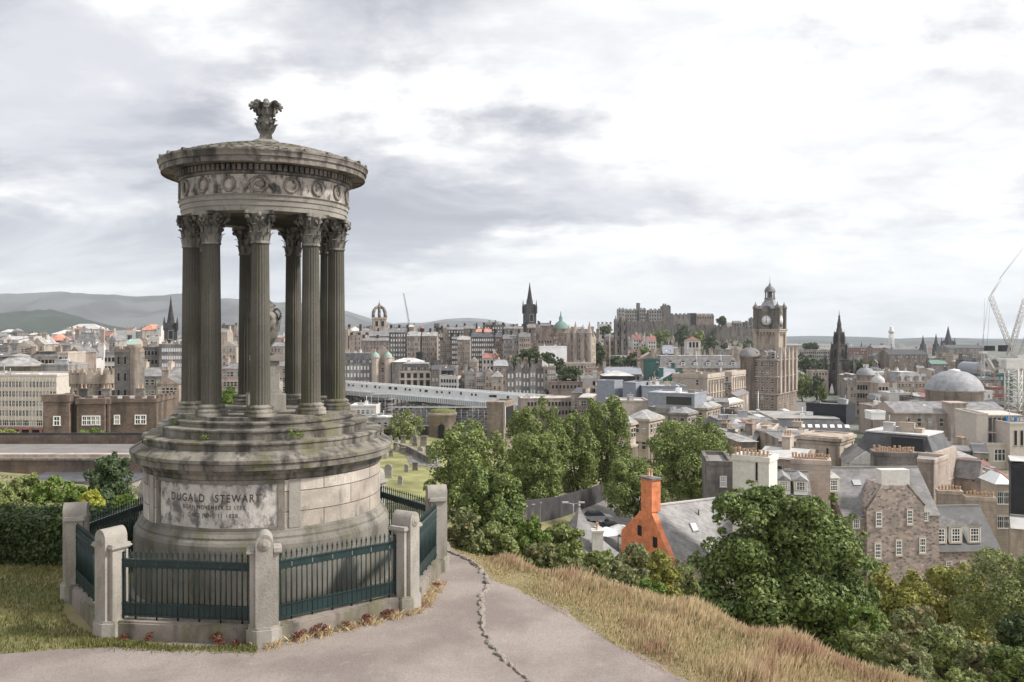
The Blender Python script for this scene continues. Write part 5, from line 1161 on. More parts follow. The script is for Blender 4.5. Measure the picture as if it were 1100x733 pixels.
# bank on the mound etc
b = qb('tan domed bank building with turrets and tall bay windows', 611, 634, 362, 560, 'tan', 'm', 8, 'slate', 5, 8, 'sash', name='bank_building', fl=4.2, wh=2.5, inset=3, rcols=3, px2=640, rot=-12)
for i, xx in enumerate((-.95, -.35, .35, .95)):
    MB().lathe([(1.7, 0), (1.7, b.h + 2), (2.0, b.h + 2.3), (1.7, b.h + 3), (1.2, b.h + 5), (.1, b.h + 8 + (i % 2) * 2)], 8, xx * b.w / 2, -b.t / 2 - .4, smooth=False).build('turret', M['pink'], b.e)
b = qb('brown bank wing with a tall pedimented gable', 577, 594, 364, 570, 'brown', 'x', 12, 'slate', 5, 5, 'dark', name='bank_wing', fl=4)
b = qb('reddish bank wing below the green dome', 593, 613, 360, 575, 'brown', 'f', 2, 'slate', 6, 5, 'sash', name='bank_wing', fl=4)
MB().lathe([(5.2, b.h), (5.2, b.h + 4), (5.5, b.h + 4.2)], 20, 0, 0).build('dome_drum', M['pink'], b.e)
MB().lathe([(5.4, b.h + 4.2), (4.6, b.h + 6.5), (2.6, b.h + 8.5), (1.2, b.h + 9.4), (1.2, b.h + 12), (.6, b.h + 12.6), (.1, b.h + 16)], 20, 0, 0).build('copper_dome', M['teal'], b.e)
qb('dark end block left of the bank gable', 566, 580, 352, 640, 'brown', 'g', 4, 'slate', 4, 5, chim=2, cm='black')
qb('brown skyline tenement between the black spire and the bank gable', 578, 592, 350, 720, 'brown', 'g', 3, 'slate', 4, 4, chim=2, cm='black')
b = B('large white sheeting covering a wing below the bank', 580, 609, 373, 535, 8, 4, 'sheet', 'sheeted_wing', 'building', build=True); b.roof('f', .5, top='leadl')
qb('long low terrace wall under the bank building', 600, 640, 391, 520, 'pale', 'f', 1, cols=10, rows=2, kind='dark', name='terrace')
qb('small grey gabled house right of the bank building', 634, 643, 362, 640, 'dark', 'x', 6, 'slate', 2, 3)
qb('pale tall tenement with many chimneys left of the castle', 643, 657, 350, 880, 'white', 'f', 2, cols=6, rows=4, kind='dark', chim=4, cm='dark', ww=1.4, wh=2.4, fl=4.5)
qb('cream little house below the pale tall tenement', 638, 646, 366, 700, 'pale', 'x', 4, 'slate', 2, 3)
qb('flat white roofed building below the pale tall tenement', 636, 652, 372, 660, 'brown', 'f', 1, cols=5, rows=2, topm='leadl')
for px0, px1, pt, lab in ((661.5, 667, 346, 'left of the dark twin gothic college towers'), (668, 674, 344, 'right of the dark twin gothic college towers')):
    b = B(lab, px0, px1, pt, 730, 6, 10, 'dark', 'gothic_tower', 'tower'); b.roof('c', 3).wins(1, 4, 'dark', ww=1.5, wh=4, fl=7)
    for sx in (-1, 1): MB().box(sx * b.w / 2 - .7, sx * b.w / 2 + .7, -b.t / 2 - .4, -b.t / 2 + 1, 0, b.h + 1).lathe([(1.0, b.h + 1), (.05, b.h + 6)], 4, sx * b.w / 2, -b.t / 2 + .3).build('pinnacle', M['dark'], b.e)
qb('brown gothic college range left of the twin towers', 650, 662, 366, 735, 'brown', 'g', 7, 'slate', 4, 3, 'dark', fl=5, wh=3)
qb('brown college range below the twin towers', 655, 690, 386, 700, 'brown', 'g', 4, 'slate', 8, 2, 'dark')
for i, (a, c, y, h_, wl, rf, lab) in enumerate([(672, 681, 372, 8, 'white', 'x', 'first white gabled villa with a red roof right of the dark towers'), (680, 689, 364, 5, 'white', 'g', 'second white villa, its red roof highest of the cluster'), (688, 697, 369, 5, 'white', 'x', 'third white gabled villa of the red roofed cluster'), (696, 705, 366, 5, 'white', 'g', 'rightmost white villa of the red roofed cluster'), (674, 688, 381, 4, 'pale', 'g', 'cream lower villa of the red roofed cluster')]):
    qb(lab, a, c, y, 820 - 12 * i, wl, rf, h_, 'redbrown', 3, 4, 'dark', name='villa', chim=1, ww=1.2)
# middle distance roofs
qb('long grey slate roofed station building with a white gable end', 650, 690, 402, 400, 'grey', 'g', 7, 'greymet', 8, 2, 'dark', name='station_building', t=14)
qb('pale pyramidal hipped roof pavilion', 648, 681, 404, 350, 'black', 'h', 5, 'leadl', 0, 0, name='pavilion')
qb('tan gallery block with a raised attic behind the pale boxes', 626, 648, 402, 430, 'tan', 'f', 2, cols=0, rows=0, name='gallery')
qb('narrow tan attic block on the tan gallery', 631, 643, 396, 436, 'tan', 'f', 1, cols=3, rows=1, name='gallery')
qb('low brown wall like block left of the grey boxes', 590, 626, 411, 390, 'brown', 'f', 1, cols=8, rows=1, kind='dark')
qb('left one of two grey metal roof boxes', 641, 660, 410, 300, 'greymet', 'f', .3, cols=0, topm='leadl', rot=-33, px2=669, name='roof_box')
qb('right one of two grey metal roof boxes', 669, 683, 412, 296, 'greymet', 'f', .3, cols=0, topm='leadl', rot=-33, px2=696, name='roof_box')
qb('dark building with an arched stone front left of the green netting', 687, 711, 386, 530, 'brown', 'x', 7, 'tan', 2, 2, 'dark', name='arched_hall')
b = B('tall green netted scaffold tower', 694, 709, 387, 385, 8, 0, 'netgreen', 'netted_tower', 'tower'); b.roof('f', .5)
qb('blue grey glazed roof building right of the green netting', 708, 726, 402, 370, 'netgreen', 'g', 7, 'greymet', 4, 2, 'dark', t=10)
qb('white edged gable right of the blue grey glazed roof', 712, 734, 407, 345, 'netgreen', 'x', 6, 'leadl', 3, 1, 'dark')
b = B('low wall with a yellow and red planted roof', 697, 724, 413, 305, 10, -6, 'greymet', 'planted_roof', 'building'); b.roof('f', .3, top='sedum')
rr_ = np.random.RandomState(5); V = leafcloud([(rr_.uniform(-.45, .45) * b.w, rr_.uniform(-4, 4), b.h + .25, .8, .8, .35) for _ in range(60)], 2500, .3, 77); link('planting', quadmesh('planting', V, M['leafgold'] if 0 else M['leafy']), b.e)
qb('long curved ended grey metal block', 690, 737, 416, 292, 'greymet', 'f', .3, cols=0, name='roof_block', topm='leadl')
qb('slate roofed block with dark attic left of the white belvedere', 712, 729, 380, 590, 'grey', 'g', 9, 'greymet', 4, 2)
b = B('white belvedere tower with dark arched openings', 738, 752.5, 366, 560, 9, 0, 'white', 'belvedere', 'tower'); b.roof('h', 4, 'redbrown').cornice(b.h - 5.6, p=.35)
for x in (-.42, .0, .42): b.put('dark', x * b.w / 2 * 1.2, b.h - 4.6, 1.6, 3.6)
b = qb('very long slate roofed terrace with a row of white dormers', 704, 797, 396, 470, 'brown', 'm', 13, 'slate', 22, 4, 'sash', t=16, inset=4, topm='leadl', name='terrace', rot=3)
for i in range(7): b.dorm(1, 'white', 'slate_d', w=2.2, hh=2.6, z=.8, y=-b.t / 2 + 1.0, xs=[-.93 + i * .29])
b.chim(5, hh=4, xs=[-.98, -.45, .02, .38, .9], mat='tan', wx=1.6, wy=3, pots=0)
qb('grey upper block with a pale gable behind the long slate terrace', 772, 793, 377, 540, 'grey', 'f', 1.5, cols=4, rows=1, chim=2, name='upper_block')
qb('sandy upper block beside the grey one behind the long slate terrace', 786, 799, 376, 560, 'pale', 'x', 4, 'slate', 2, 2)
# pilastered classical blocks (rot -33 shows the lit right side)
def pilasters(b, n, side='r', z0=3.0, z1=None, mat='pale', r=.32):
    L_ = b.t if side == 'r' else b.w; z1 = z1 or b.h - 1.4; mb = MB()
    for i in range(n):
        q = -L_ / 2 + L_ * (i + .5) / n
        for o_ in ((-.3, .3) if False else (0,)):
            if side == 'r': mb.lathe([(r * 1.2, z0), (r, z0 + .4), (r * .85, z1 - .5), (r * 1.25, z1)], 8, b.w / 2 + .25, q)
            else: mb.lathe([(r * 1.2, z0), (r, z0 + .4), (r * .85, z1 - .5), (r * 1.25, z1)], 8, q, -b.t / 2 - .25)
    mb.build('columns', M[mat], b.e)
NT = -33
b = qb('cream classical corner block with a plain end wall and attic', 722, 760, 404, 345, 'pale', 'f', 3, cols=2, rows=1, rot=NT, px2=778, rcols=5, name='classical_block', wh=2.2, fl=5); pilasters(b, 6); pilasters(b, 6, z0=b.h - 14, z1=b.h - 7.5); b.cornice(b.h - 6.6, b.h - .5)
b = qb('second classical block nearer the clock tower hotel', 776, 786, 402, 372, 'pale', 'f', 3, cols=1, rows=2, rot=NT, px2=801, rcols=5, name='classical_block', wh=2.2, fl=5); pilasters(b, 6); b.cornice(b.h - 6.6, b.h - .5)
b = qb('attic block with chimneys on top of the cream classical block', 734, 747, 399, 352, 'tan', 'f', 1, cols=0, name='attic_block')
b = B('long glass walled penthouse with a white roof', 696, 746, 423, 262, 9, -8, 'greymet', 'penthouse', 'building', px2=759); b.roof('f', .4, top='leadl')
MB().box(-b.w * .1, b.w * .44, -b.t / 2 - .05, -b.t / 2 - .01, b.h - 3.0, b.h - .6).build('glazing', M['glass'], b.e)
qb('pale flat roof spread in front of the grey boxes', 655, 697, 432, 270, 'pale', 'f', .4, cols=0, topm='leadl', name='flat_roof_block')
def classic(label, px0, px1, px2, pe, d, rh, cols, n, wall='pale', two=True, roof='h', rm='slate_l', kind='sash'):
    b = qb(label, px0, px1, pe, d, wall, roof, rh, rm, cols, 4, kind, rot=NT, px2=px2, rcols=n, name='classical_block', fl=3.6, wh=2.0, ww=1.1)
    b.cornice(b.h - .5, b.h - 5.0, p=.45, h=.45)
    if two: pilasters(b, n + 1, z0=b.h - 13.0, z1=b.h - 5.0)
    return b
classic('hipped classical block with columns rising behind the big street trees', 672, 697, 712, 449, 192, 8, 3, 4)
classic('left pavilion of the columned range behind the big street trees', 655, 677, 683, 453, 178, 7, 2, 2)
classic('grey ended classical block right of the hipped one', 697, 720, 726, 441, 214, 4, 3, 2, 'grey', False, 'f')
classic('grey classical block with a small hipped roof behind the round tree', 720, 738, 748, 443, 208, 5, 2, 3, 'grey', False)
classic('tan classical block with a slate side roof above the round tree', 746, 759, 774, 438, 240, 5, 1, 5, 'tan', False)
classic('further classical block of the terrace toward the clock tower', 764, 778, 798, 434, 275, 4, 2, 5, 'pale', False, 'h', 'leadl')
classic('dark ended block beside the further classical block', 776, 789, 797, 441, 255, 2, 2, 3, 'dark', False, 'f')
# flagpoles
def pole(label, px, p0, p1, d, r=.14, mat='wht', name='flagpole'):
    x = tx(px) * d; zb = Zp(p1, d); e = MB().tube((0, 0, 0), (0, 0, Zp(p0, d) - zb), r, r * .6, 8).lathe([(.01, Zp(p0, d) - zb + .3), (r * 1.5, Zp(p0, d) - zb + .1), (.01, Zp(p0, d) - zb)], 8).box(-r * 3, r * 3, -r * 3, r * 3, -6, .1).build(name, M[mat], None, (x, d, zb)); tag(e, label, 'pole')
pole('white flagpole before the long dormered terrace', 748.5, 378, 398, 430); pole('second white flagpole right along the dormered terrace', 774.5, 381, 396, 430); pole('tall pale mast before the dark twin towers', 655, 358, 394, 560, .35, 'pale')
pole('left of the pair of white poles below the clock tower hotel', 802.5, 424, 444, 300, .2); pole('right of the pair of white poles below the clock tower hotel', 814.5, 421, 444, 300, .2)
# clock tower hotel
def hotel():
    d = 430; b = B('grand brown stone hotel with a domed corner and a tall clock tower', 797, 835, 386, d, 30, NT, 'brown', 'clock_tower_hotel', 'hotel', px2=856); k = d / F; h = b.h; w, t = b.w / 2, b.t / 2
    b.roof('m', 7, 'slate', inset=3.5)
    b.wins(6, 9, 'sash', ww=1.5, wh=2.3, fl=4.1); b.wins(7, 9, 'sash', 'r', ww=1.5, wh=2.3, fl=4.1); b.cornice(h - .4, h - 8.6, h - 17, p=.5, h=.5, mat='tan')
    for i in range(5):
        y = -t + 2 * t * (i + .5) / 5; MB().box(w, w + 1.0, y - 1.2, y + 1.2, h - 16, h + 3).prism([(y - 1.2, h + 3), (y + 1.2, h + 3), (y, h + 6)], w - .5, w + 1.0, 'x').build('gable_bay', M['pink'], b.e)
    b.dorm(4, 'sash', 'slate', w=2.2, hh=3)
    # left corner dome
    dm = MB().lathe([(4.6, 0), (4.6, h + .5), (5, h + .8), (5, h + 1.4)], 20, -w + 3.2, -t + 2.6).build('corner_turret', M['brown'], b.e)
    MB().lathe([(5.4, h + 1.4), (5.2, h + 2.4), (4.3, h + 4.2), (2.6, h + 5.4), (.6, h + 5.9), (.5, h + 7), (.05, h + 8)], 20, -w + 3.2, -t + 2.6).build('corner_dome', M['felt'], dm)
    # tower
    xt = tx(829.5) * (d + 6); px_, py_ = xt - b.e.location.x, d + 10 - b.e.location.y; a = -R(NT); lx, ly = px_ * math.cos(a) - py_ * math.sin(a), px_ * math.sin(a) + py_ * math.cos(a)
    z = lambda p: Zp(p, d + 6) - b.z
    tw = 5.55
    tw_o = MB().box(lx - tw, lx + tw, ly - tw, ly + tw, 0, z(357)).build('clock_tower', M['tan'], b.e)
    mb = MB()
    for sx in (-1, 1):
        for sy in (-1, 1): mb.box(lx + sx * tw - .9, lx + sx * tw + .9, ly + sy * tw - .9, ly + sy * tw + .9, 0, z(357) + .01)
    mb.build('corner_strip', M['tan'], tw_o)
    mb = MB().box(lx - tw - 1.2, lx + tw + 1.2, ly - tw - 1.2, ly + tw + 1.2, z(357), z(355)).box(lx - tw - 1.5, lx + tw + 1.5, ly - tw - 1.5, ly + tw + 1.5, z(355), z(353.6))
    for i in range(7): q = -tw + 2 * tw * (i + .5) / 7; mb.box(lx + q - .35, lx + q + .35, ly - tw - 1.0, ly - tw, z(359.5), z(357)).box(lx + tw, lx + tw + 1.0, ly + q - .35, ly + q + .35, z(359.5), z(357))
    mb.build('balcony', M['tan'], tw_o)
    cs = MB().box(lx - tw * .98, lx + tw * .98, ly - tw * .98, ly + tw * .98, z(353.6), z(333)).build('clock_stage', M['dark'], tw_o)
    for (cx, cy, rz_) in ((lx, ly - tw * .98, 0), (lx + tw * .98, ly, PI / 2)):
        f = thing('clock_face', '', '', (cx, cy, z(344.5)), rz_); pass
        f.parent = tw_o
        MB().tube((0, -.25, 0), (0, .1, 0), 2.6, 2.6, 28).build('clock_rim', M['tan'], f) if False else None
        col.objects.unlink(f); bpy.data.objects.remove(f)
        mb = MB().tube((0, -.42, 0), (0, .1, 0), 2.95, 2.95, 28, 0).tube((0, -.47, 0), (0, -.421, 0), 2.35, 2.35, 28, 1)
        for q in range(12): aa = q * PI / 6; mb.box(-.13, .13, -.52, -.471, 1.75, 2.2, 2, Matrix.Rotation(aa, 4, 'Y'))
        mb.box(-.13, .13, -.56, -.525, -.2, 1.9, 2, Matrix.Rotation(R(2), 4, 'Y')); mb.box(-.17, .17, -.56, -.525, -.2, 1.3, 2, Matrix.Rotation(R(178), 4, 'Y'))
        o = mb.build('clock_face', [M['dark'], M['wht'], M['hole']], tw_o, (cx, cy, z(344.5))); o.rotation_euler = (0, 0, rz_)
    mb = MB()
    for sx in (-1, 1):
        for sy in (-1, 1):
            X_, Y_ = lx + sx * tw, ly + sy * tw; mb.lathe([(1.25, z(353.6)), (1.25, z(332)), (1.6, z(331.5)), (1.5, z(330)), (1.1, z(328.5)), (.4, z(327)), (.05, z(324))], 10, X_, Y_)
    mb.build('corner_turret', M['dark'], cs)
    mb = MB()
    for q in range(4):
        Mx = Matrix.Translation((lx, ly, 0)) @ Matrix.Rotation(q * PI / 2, 4, 'Z'); mb.box(-2.3, 2.3, -tw - .3, -tw + .6, z(336), z(331.5), 0, Mx); mb.lathe([(2.2, 0), (0.01, 0)], 3)
        vs = [Mx @ Vector(p) for p in ((-2.3, -tw - .3, z(331.5)), (2.3, -tw - .3, z(331.5)), (1.6, -tw - .3, z(329.3)), (0, -tw - .3, z(328.2)), (-1.6, -tw - .3, z(329.3)), (-2.3, -tw + .6, z(331.5)), (2.3, -tw + .6, z(331.5)), (1.6, -tw + .6, z(329.3)), (0, -tw + .6, z(328.2)), (-1.6, -tw + .6, z(329.3)))]
        mb.add(vs, [(0, 1, 2, 3, 4), (9, 8, 7, 6, 5), (0, 5, 6, 1), (1, 6, 7, 2), (2, 7, 8, 3), (3, 8, 9, 4), (4, 9, 5, 0)])
    mb.build('dormer_gable', M['dark'], cs)
    MB().lathe([(6.6, z(332)), (4.6, z(327.5)), (3.1, z(323)), (2.9, z(321))], 4, lx, ly, a0=PI / 4, smooth=False).build('tower_roof', M['lead'], tw_o)
    mb = MB().lathe([(2.9, z(321)), (2.9, z(320)), (2.4, z(319.8))], 8, lx, ly)
    for q in range(8): aa = q * PI / 4; mb.tube((lx + 2.2 * math.cos(aa), ly + 2.2 * math.sin(aa), z(320)), (lx + 2.2 * math.cos(aa), ly + 2.2 * math.sin(aa), z(313.5)), .33, .33, 6)
    mb.lathe([(1.3, z(320)), (1.3, z(313))], 8, lx, ly); ln = mb.build('lantern', M['dark'], tw_o)
    MB().lathe([(2.8, z(313.6)), (2.8, z(312.8)), (2.4, z(310)), (1.5, z(307.6)), (.7, z(306.5)), (.6, z(305)), (.2, z(304)), (.12, z(301)), (.02, z(296))], 16, lx, ly).build('lantern_dome', M['slate'], ln)
    for i, (q, zz) in enumerate(((-.5, 390), (.5, 390), (-.5, 399), (.5, 399))):
        o = link('window', WIN['plain'], tw_o, (lx + q * tw, ly - tw - .01, z(380 + i * 3))); o.scale = (1.0, 1, 2.2)
hotel()
def gothic():
    d = 650; x = tx(901.5) * d; g = gz(x, d) - 1; k = d / F; e = thing('gothic_monument', 'tall blackened open gothic spire monument with clustered pinnacles', 'monument', (x, d, g), R(20)); z = lambda p: Zp(p, d) - g
    M['scott'] = simple('blackened_monument_stone', (.085, .075, .07), .95, var=.4, scale=.1)
    m = M['scott']
    def pin(mb, X_, Y_, r, za, zb, zt): mb.box(X_ - r, X_ + r, Y_ - r, Y_ + r, za, zb); mb.lathe([(r * 1.5, zb - .001), (r * 1.1, zb + .6), (.05, zt)], 4, X_, Y_, a0=PI / 4, smooth=False)
    mb = MB(); s = 7.0
    for sx in (-1, 1):
        for sy in (-1, 1):
            mb.box(sx * s - 2, sx * s + 2, sy * s - 2, sy * s + 2, 0, z(398)); 
            mb2 = MB(); q = 12.0; mb2.box(sx * q - 1.2, sx * q + 1.2, sy * q - 1.2, sy * q + 1.2, 0, z(408)); 
            for ox in (-1.1, 1.1): pin(mb2, sx * q + ox, sy * q, .55, z(412), z(405), z(398))
            pin(mb2, sx * q, sy * q, 1.0, z(410), z(402), z(392))
            mb2.tube((sx * q, sy * q, z(408)), (sx * s, sy * s, z(399)), .8, .8, 5); mb2.tube((sx * q, sy * q, z(418)), (sx * s, sy * s, z(410)), .9, .9, 5)
            mb2.build('buttress', m, e)
            pin(mb, sx * s, sy * s, 1.3, z(398), z(392), z(382)); pin(mb, sx * s * .55, sy * s * .55, 1.0, z(388), z(378), z(367))
            pin(mb, sx * 2.4, sy * 2.4, .7, z(370), z(363), z(355))
    for q in range(4):
        Mx = Matrix.Rotation(q * PI / 2, 4, 'Z')
        P = [(-4 + 8 * i / 10, z(424) + (z(409) - z(424)) * (1 - abs(-1 + 2 * i / 10) ** 1.8)) for i in range(11)]
        vs = []
        for (ax, az) in P: vs += [Mx @ Vector((ax, -s - .8, az)), Mx @ Vector((ax, -s + .8, az)), Mx @ Vector((ax, -s - .8, z(403))), Mx @ Vector((ax, -s + .8, z(403)))]
        fs = []
        for i in range(10): a = 4 * i; fs += [(a, a + 4, a + 6, a + 2), (a + 1, a + 3, a + 7, a + 5), (a, a + 1, a + 5, a + 4)]
        mb.add(vs, fs)
    mb.build('arched_base', m, e)
    MB().box(-7, 7, -7, 7, z(403), z(400.5)).box(-4.8, 4.8, -4.8, 4.8, z(400.5), z(387)).box(-5.4, 5.4, -5.4, 5.4, z(387), z(386)).box(-3.5, 3.5, -3.5, 3.5, z(386), z(371)).box(-4.0, 4.0, -4.0, 4.0, z(371), z(370)).box(-2.2, 2.2, -2.2, 2.2, z(370), z(358)).box(-2.7, 2.7, -2.7, 2.7, z(358), z(357)).build('tower', m, e)
    MB().lathe([(2.4, z(357)), (1.4, z(350)), (1.7, z(349.5)), (1.2, z(346)), (.6, z(341)), (.8, z(340.4)), (.25, z(338)), (.05, z(333))], 8, smooth=False).build('spire', m, e)
    for lvl, hw in ((396, 4.82), (382, 3.52), (366, 2.22)):
        for q in range(4):
            aa = q * PI / 2; o = link('window', WIN['hole'], e, (hw * math.cos(aa), hw * math.sin(aa), z(lvl) - 1)); o.rotation_euler = (0, 0, aa + PI / 2); o.scale = (hw * .7, 1, 6)
gothic()
# right of the clock tower, gardens and princes street
for i, (a, c, pt, pb, d, mt, lab) in enumerate([(852, 872, 398, 430, 560, 'leaf', 'light green garden tree right beside the clock tower hotel'), (868, 886, 402, 432, 555, 'leaff', 'dark garden tree left of the black gothic monument'), (853, 878, 380, 404, 760, 'leaff', 'hazy garden tree above the light green one'), (874, 892, 384, 412, 720, 'leaff', 'hazy garden tree touching the gothic monument on its left'), (912, 932, 384, 402, 800, 'leaff', 'garden tree right of the gothic monument'), (928, 944, 386, 402, 780, 'leaf', 'grey green round tree behind the domed corner shop'), (878, 888, 414, 434, 520, 'leaf', 'small light tree at the left foot of the gothic monument'), (862, 872, 369, 376, 1300, 'leaff', 'first little dark tree before the far pale terrace'), (868, 880, 368, 377, 1290, 'leaff', 'second little dark tree before the far pale terrace'), (915, 926, 400, 430, 600, 'leaff', 'dark tree squeezed right of the gothic monument'), (842, 856, 392, 404, 900, 'leaff', 'far tree right behind the clock tower')]):
    fartree(lab, a, c, pt, pb, d, 130 + i, mt, 2200)
qb('long grey classical gallery with dark windows left of the gothic monument', 857, 893, 377, 1150, 'grey', 'f', 1, cols=14, rows=2, kind='dark', ww=2, wh=3, fl=5, name='gallery', t=30)
qb('pale far apartment block behind the grey gallery', 878, 897, 371, 1500, 'white', 'f', 1, cols=4, rows=1, kind='dark', name='far_building', t=30)
qb('pale far terrace right of the clock tower', 845, 862, 371, 1600, 'pale', 'g', 1.5, 'slate_l', 6, 1, name='far_building', t=30)
qb('long red brown terrace behind the gothic monument', 906, 958, 374, 1150, 'redbrown', 'g', 1.5, 'slate_d', 24, 3, 'sash', name='terrace', ww=1.6, wh=2.4, fl=4.2, t=20)
qb('low pink block on the garden edge left of the gothic monument', 872, 890, 399, 640, 'pink', 'f', 1, cols=5, rows=1, kind='dark', topm='leadl')
b = qb('tan corner department store with a small lead dome', 920, 933, 411, 420, 'pink', 'f', 1.5, cols=4, rows=6, kind='dark', rot=-20, px2=944, rcols=4, fl=4, wh=2.4, ww=1.5, name='department_store')
b.cornice(b.h - .3, b.h - 8); MB().lathe([(4.2, b.h - .1), (4.2, b.h + 3.2), (4.6, b.h + 3.4)], 16, -1, 0).build('dome_drum', M['tan'], b.e); MB().lathe([(4.5, b.h + 3.4), (4.1, b.h + 5), (2.7, b.h + 6.4), (.8, b.h + 7), (.6, b.h + 7.6), (.05, b.h + 8.6)], 16, -1, 0).build('dome', M['lead'], b.e)
b = qb('tan store block with a round window and pale ogee cap', 943, 955, 413, 405, 'pink', 'f', 1.5, cols=3, rows=5, kind='dark', fl=4, wh=2.4, name='department_store'); MB().lathe([(3, b.h), (3, b.h + 1.4), (2.8, b.h + 2.4), (1.2, b.h + 3.8), (.4, b.h + 4.4), (.05, b.h + 6)], 14).build('ogee_cap', M['leadl'], b.e)
b = qb('long grey mansard roof with white topped flat behind the store', 934, 975, 409, 470, 'pink', 'm', 8, 'slate', 9, 3, 'sash', inset=4, topm='leadl', t=24)
b.dorm(3, 'sash', 'slate')
b = qb('second mansard block left of the great dome', 962, 1000, 410, 450, 'tan', 'm', 9, 'slate', 9, 3, 'sash', inset=5, topm='leadl', t=24); b.dorm(4, 'sash', 'slate')
qb('white flat roofed block in front of the tan store', 955, 978, 423, 390, 'white', 'f', .6, cols=0, topm='leadl')
qb('row of dark and red roofs left of the distant cathedral spires', 955, 997, 381, 760, 'brown', 'g', 5, 'slate_d', 12, 3, 'sash', t=24)
qb('green copper roofed block before the distant cathedral spires', 1000, 1018, 391, 700, 'dark', 'g', 4, 'teal', 4, 2)
qb('grey roofed club below the distant cathedral spires', 962, 990, 377, 900, 'grey', 'g', 2.5, 'slate', 10, 3, t=20)
qb('cluster block with a pale gable left of the small cathedral spire', 938, 962, 374, 1100, 'brown', 'g', 3, 'slate', 8, 3, t=20)
qb('white topped block right of the green copper roof', 1024, 1039, 384, 760, 'pale', 'f', 2, cols=4, rows=2, topm='leadl')
qb('tan flat block between the green roof and the white topped block', 1012, 1024, 381, 800, 'tan', 'f', 1, cols=4, rows=3)
qb('dark roofed row right of the tallest cathedral spire', 1020, 1060, 374, 950, 'grey', 'g', 3, 'slate_d', 9, 3, t=30)
qb('small dark house beside the big grey curved roof', 1036, 1048, 387, 600, 'dark', 'x', 4, 'slate_d', 3, 3)
b = B('big grey curved metal roof like a half barrel', 1045, 1060, 399, 560, 20, 0, 'greymet', 'barrel_roof_hall', 'building'); r = b.w / 2
MB().prism([(r * math.cos(q * PI / 12), b.h + r * 1.25 * math.sin(q * PI / 12)) for q in range(13)], -b.t / 2, b.t / 2, 'y').build('roof', M['greymet'], b.e)
qb('teal and glass flat building under the cranes', 1052, 1088, 403, 520, 'netgreen', 'f', 1, cols=8, rows=1, kind='wide')
qb('red brick block right of the great dome', 1064, 1085, 417, 420, 'redbrown', 'f', 1, cols=5, rows=2)
qb('white plant boxes right of the great dome', 1053, 1066, 421, 380, 'white', 'f', 1, cols=2, rows=1, kind='wide', topm='leadl')
qb('long dark roof behind the great dome', 1030, 1075, 408, 470, 'brown', 'g', 3, 'slate_d', 10, 2)
# register house with dome
b = B('classical record office with arched central bay and slate wings', 962, 1085, 443, 292, 22, -4, 'pink', 'record_office', 'building'); b.roof('g', 9, 'slate'); b.cornice(b.h - .5, b.h - 9, p=.4, h=.4); b.wins(9, 3, 'sash', ww=1.5, wh=2.9, fl=5.6, top=1.8)
cb = MB().box(-6 * b.k * .99, 6.4 * b.k * 1.6, -b.t / 2 - 3, -b.t / 2 + 4, 0, b.h + 3.0).box(-6 * b.k - .3, 6.4 * b.k * 1.6 + .3, -b.t / 2 - 3.3, -b.t / 2 + 4, b.h + 3.0, b.h + 3.6).build('central_bay', M['pink'], b.e)
o = link('window', WIN['sash'], cb, (2.2, -b.t / 2 - 3.01, b.h - 4.8)); o.scale = (3, 1, 4.2); MB().prism([(2.2 + 1.5 * math.cos(q * PI / 8), b.h - .62 + 1.3 * math.sin(q * PI / 8)) for q in range(9)], -b.t / 2 - 3.1, -b.t / 2 - 3.0, 'y').build('fanlight', M['glass'], cb)
d = 330; x = tx(1025) * d; g = gz(x, d) - 1; k = d / F; e = thing('great_dome', 'broad shallow grey lead dome on a tan drum with a white oculus cap', 'dome', (x, d, g)); z = lambda p: Zp(p, d) - g; r = 29 * k
MB().lathe([(r * .97, 0), (r * .97, z(421)), (r * 1.02, z(420)), (r * 1.02, z(418.6))], 64).build('drum', M['tan'], e)
MB().lathe([(r * 1.0, z(418.6)), (r * .95, z(414)), (r * .84, z(408.5)), (r * .66, z(403.5)), (r * .42, z(399.8)), (r * .2, z(398.4))], 64, mod=lambda i, n: 1.006 if i % 4 == 0 else 1).build('dome', M['lead'], e)
MB().lathe([(r * .2, z(398.8)), (r * .2, z(397.4)), (.01, z(396.2))], 24).build('oculus_cap', M['wht'], e)
qb('tan building with a parapet left of the record office', 936, 963, 437, 330, 'pink', 'f', 1, cols=5, rows=2, kind='dark')
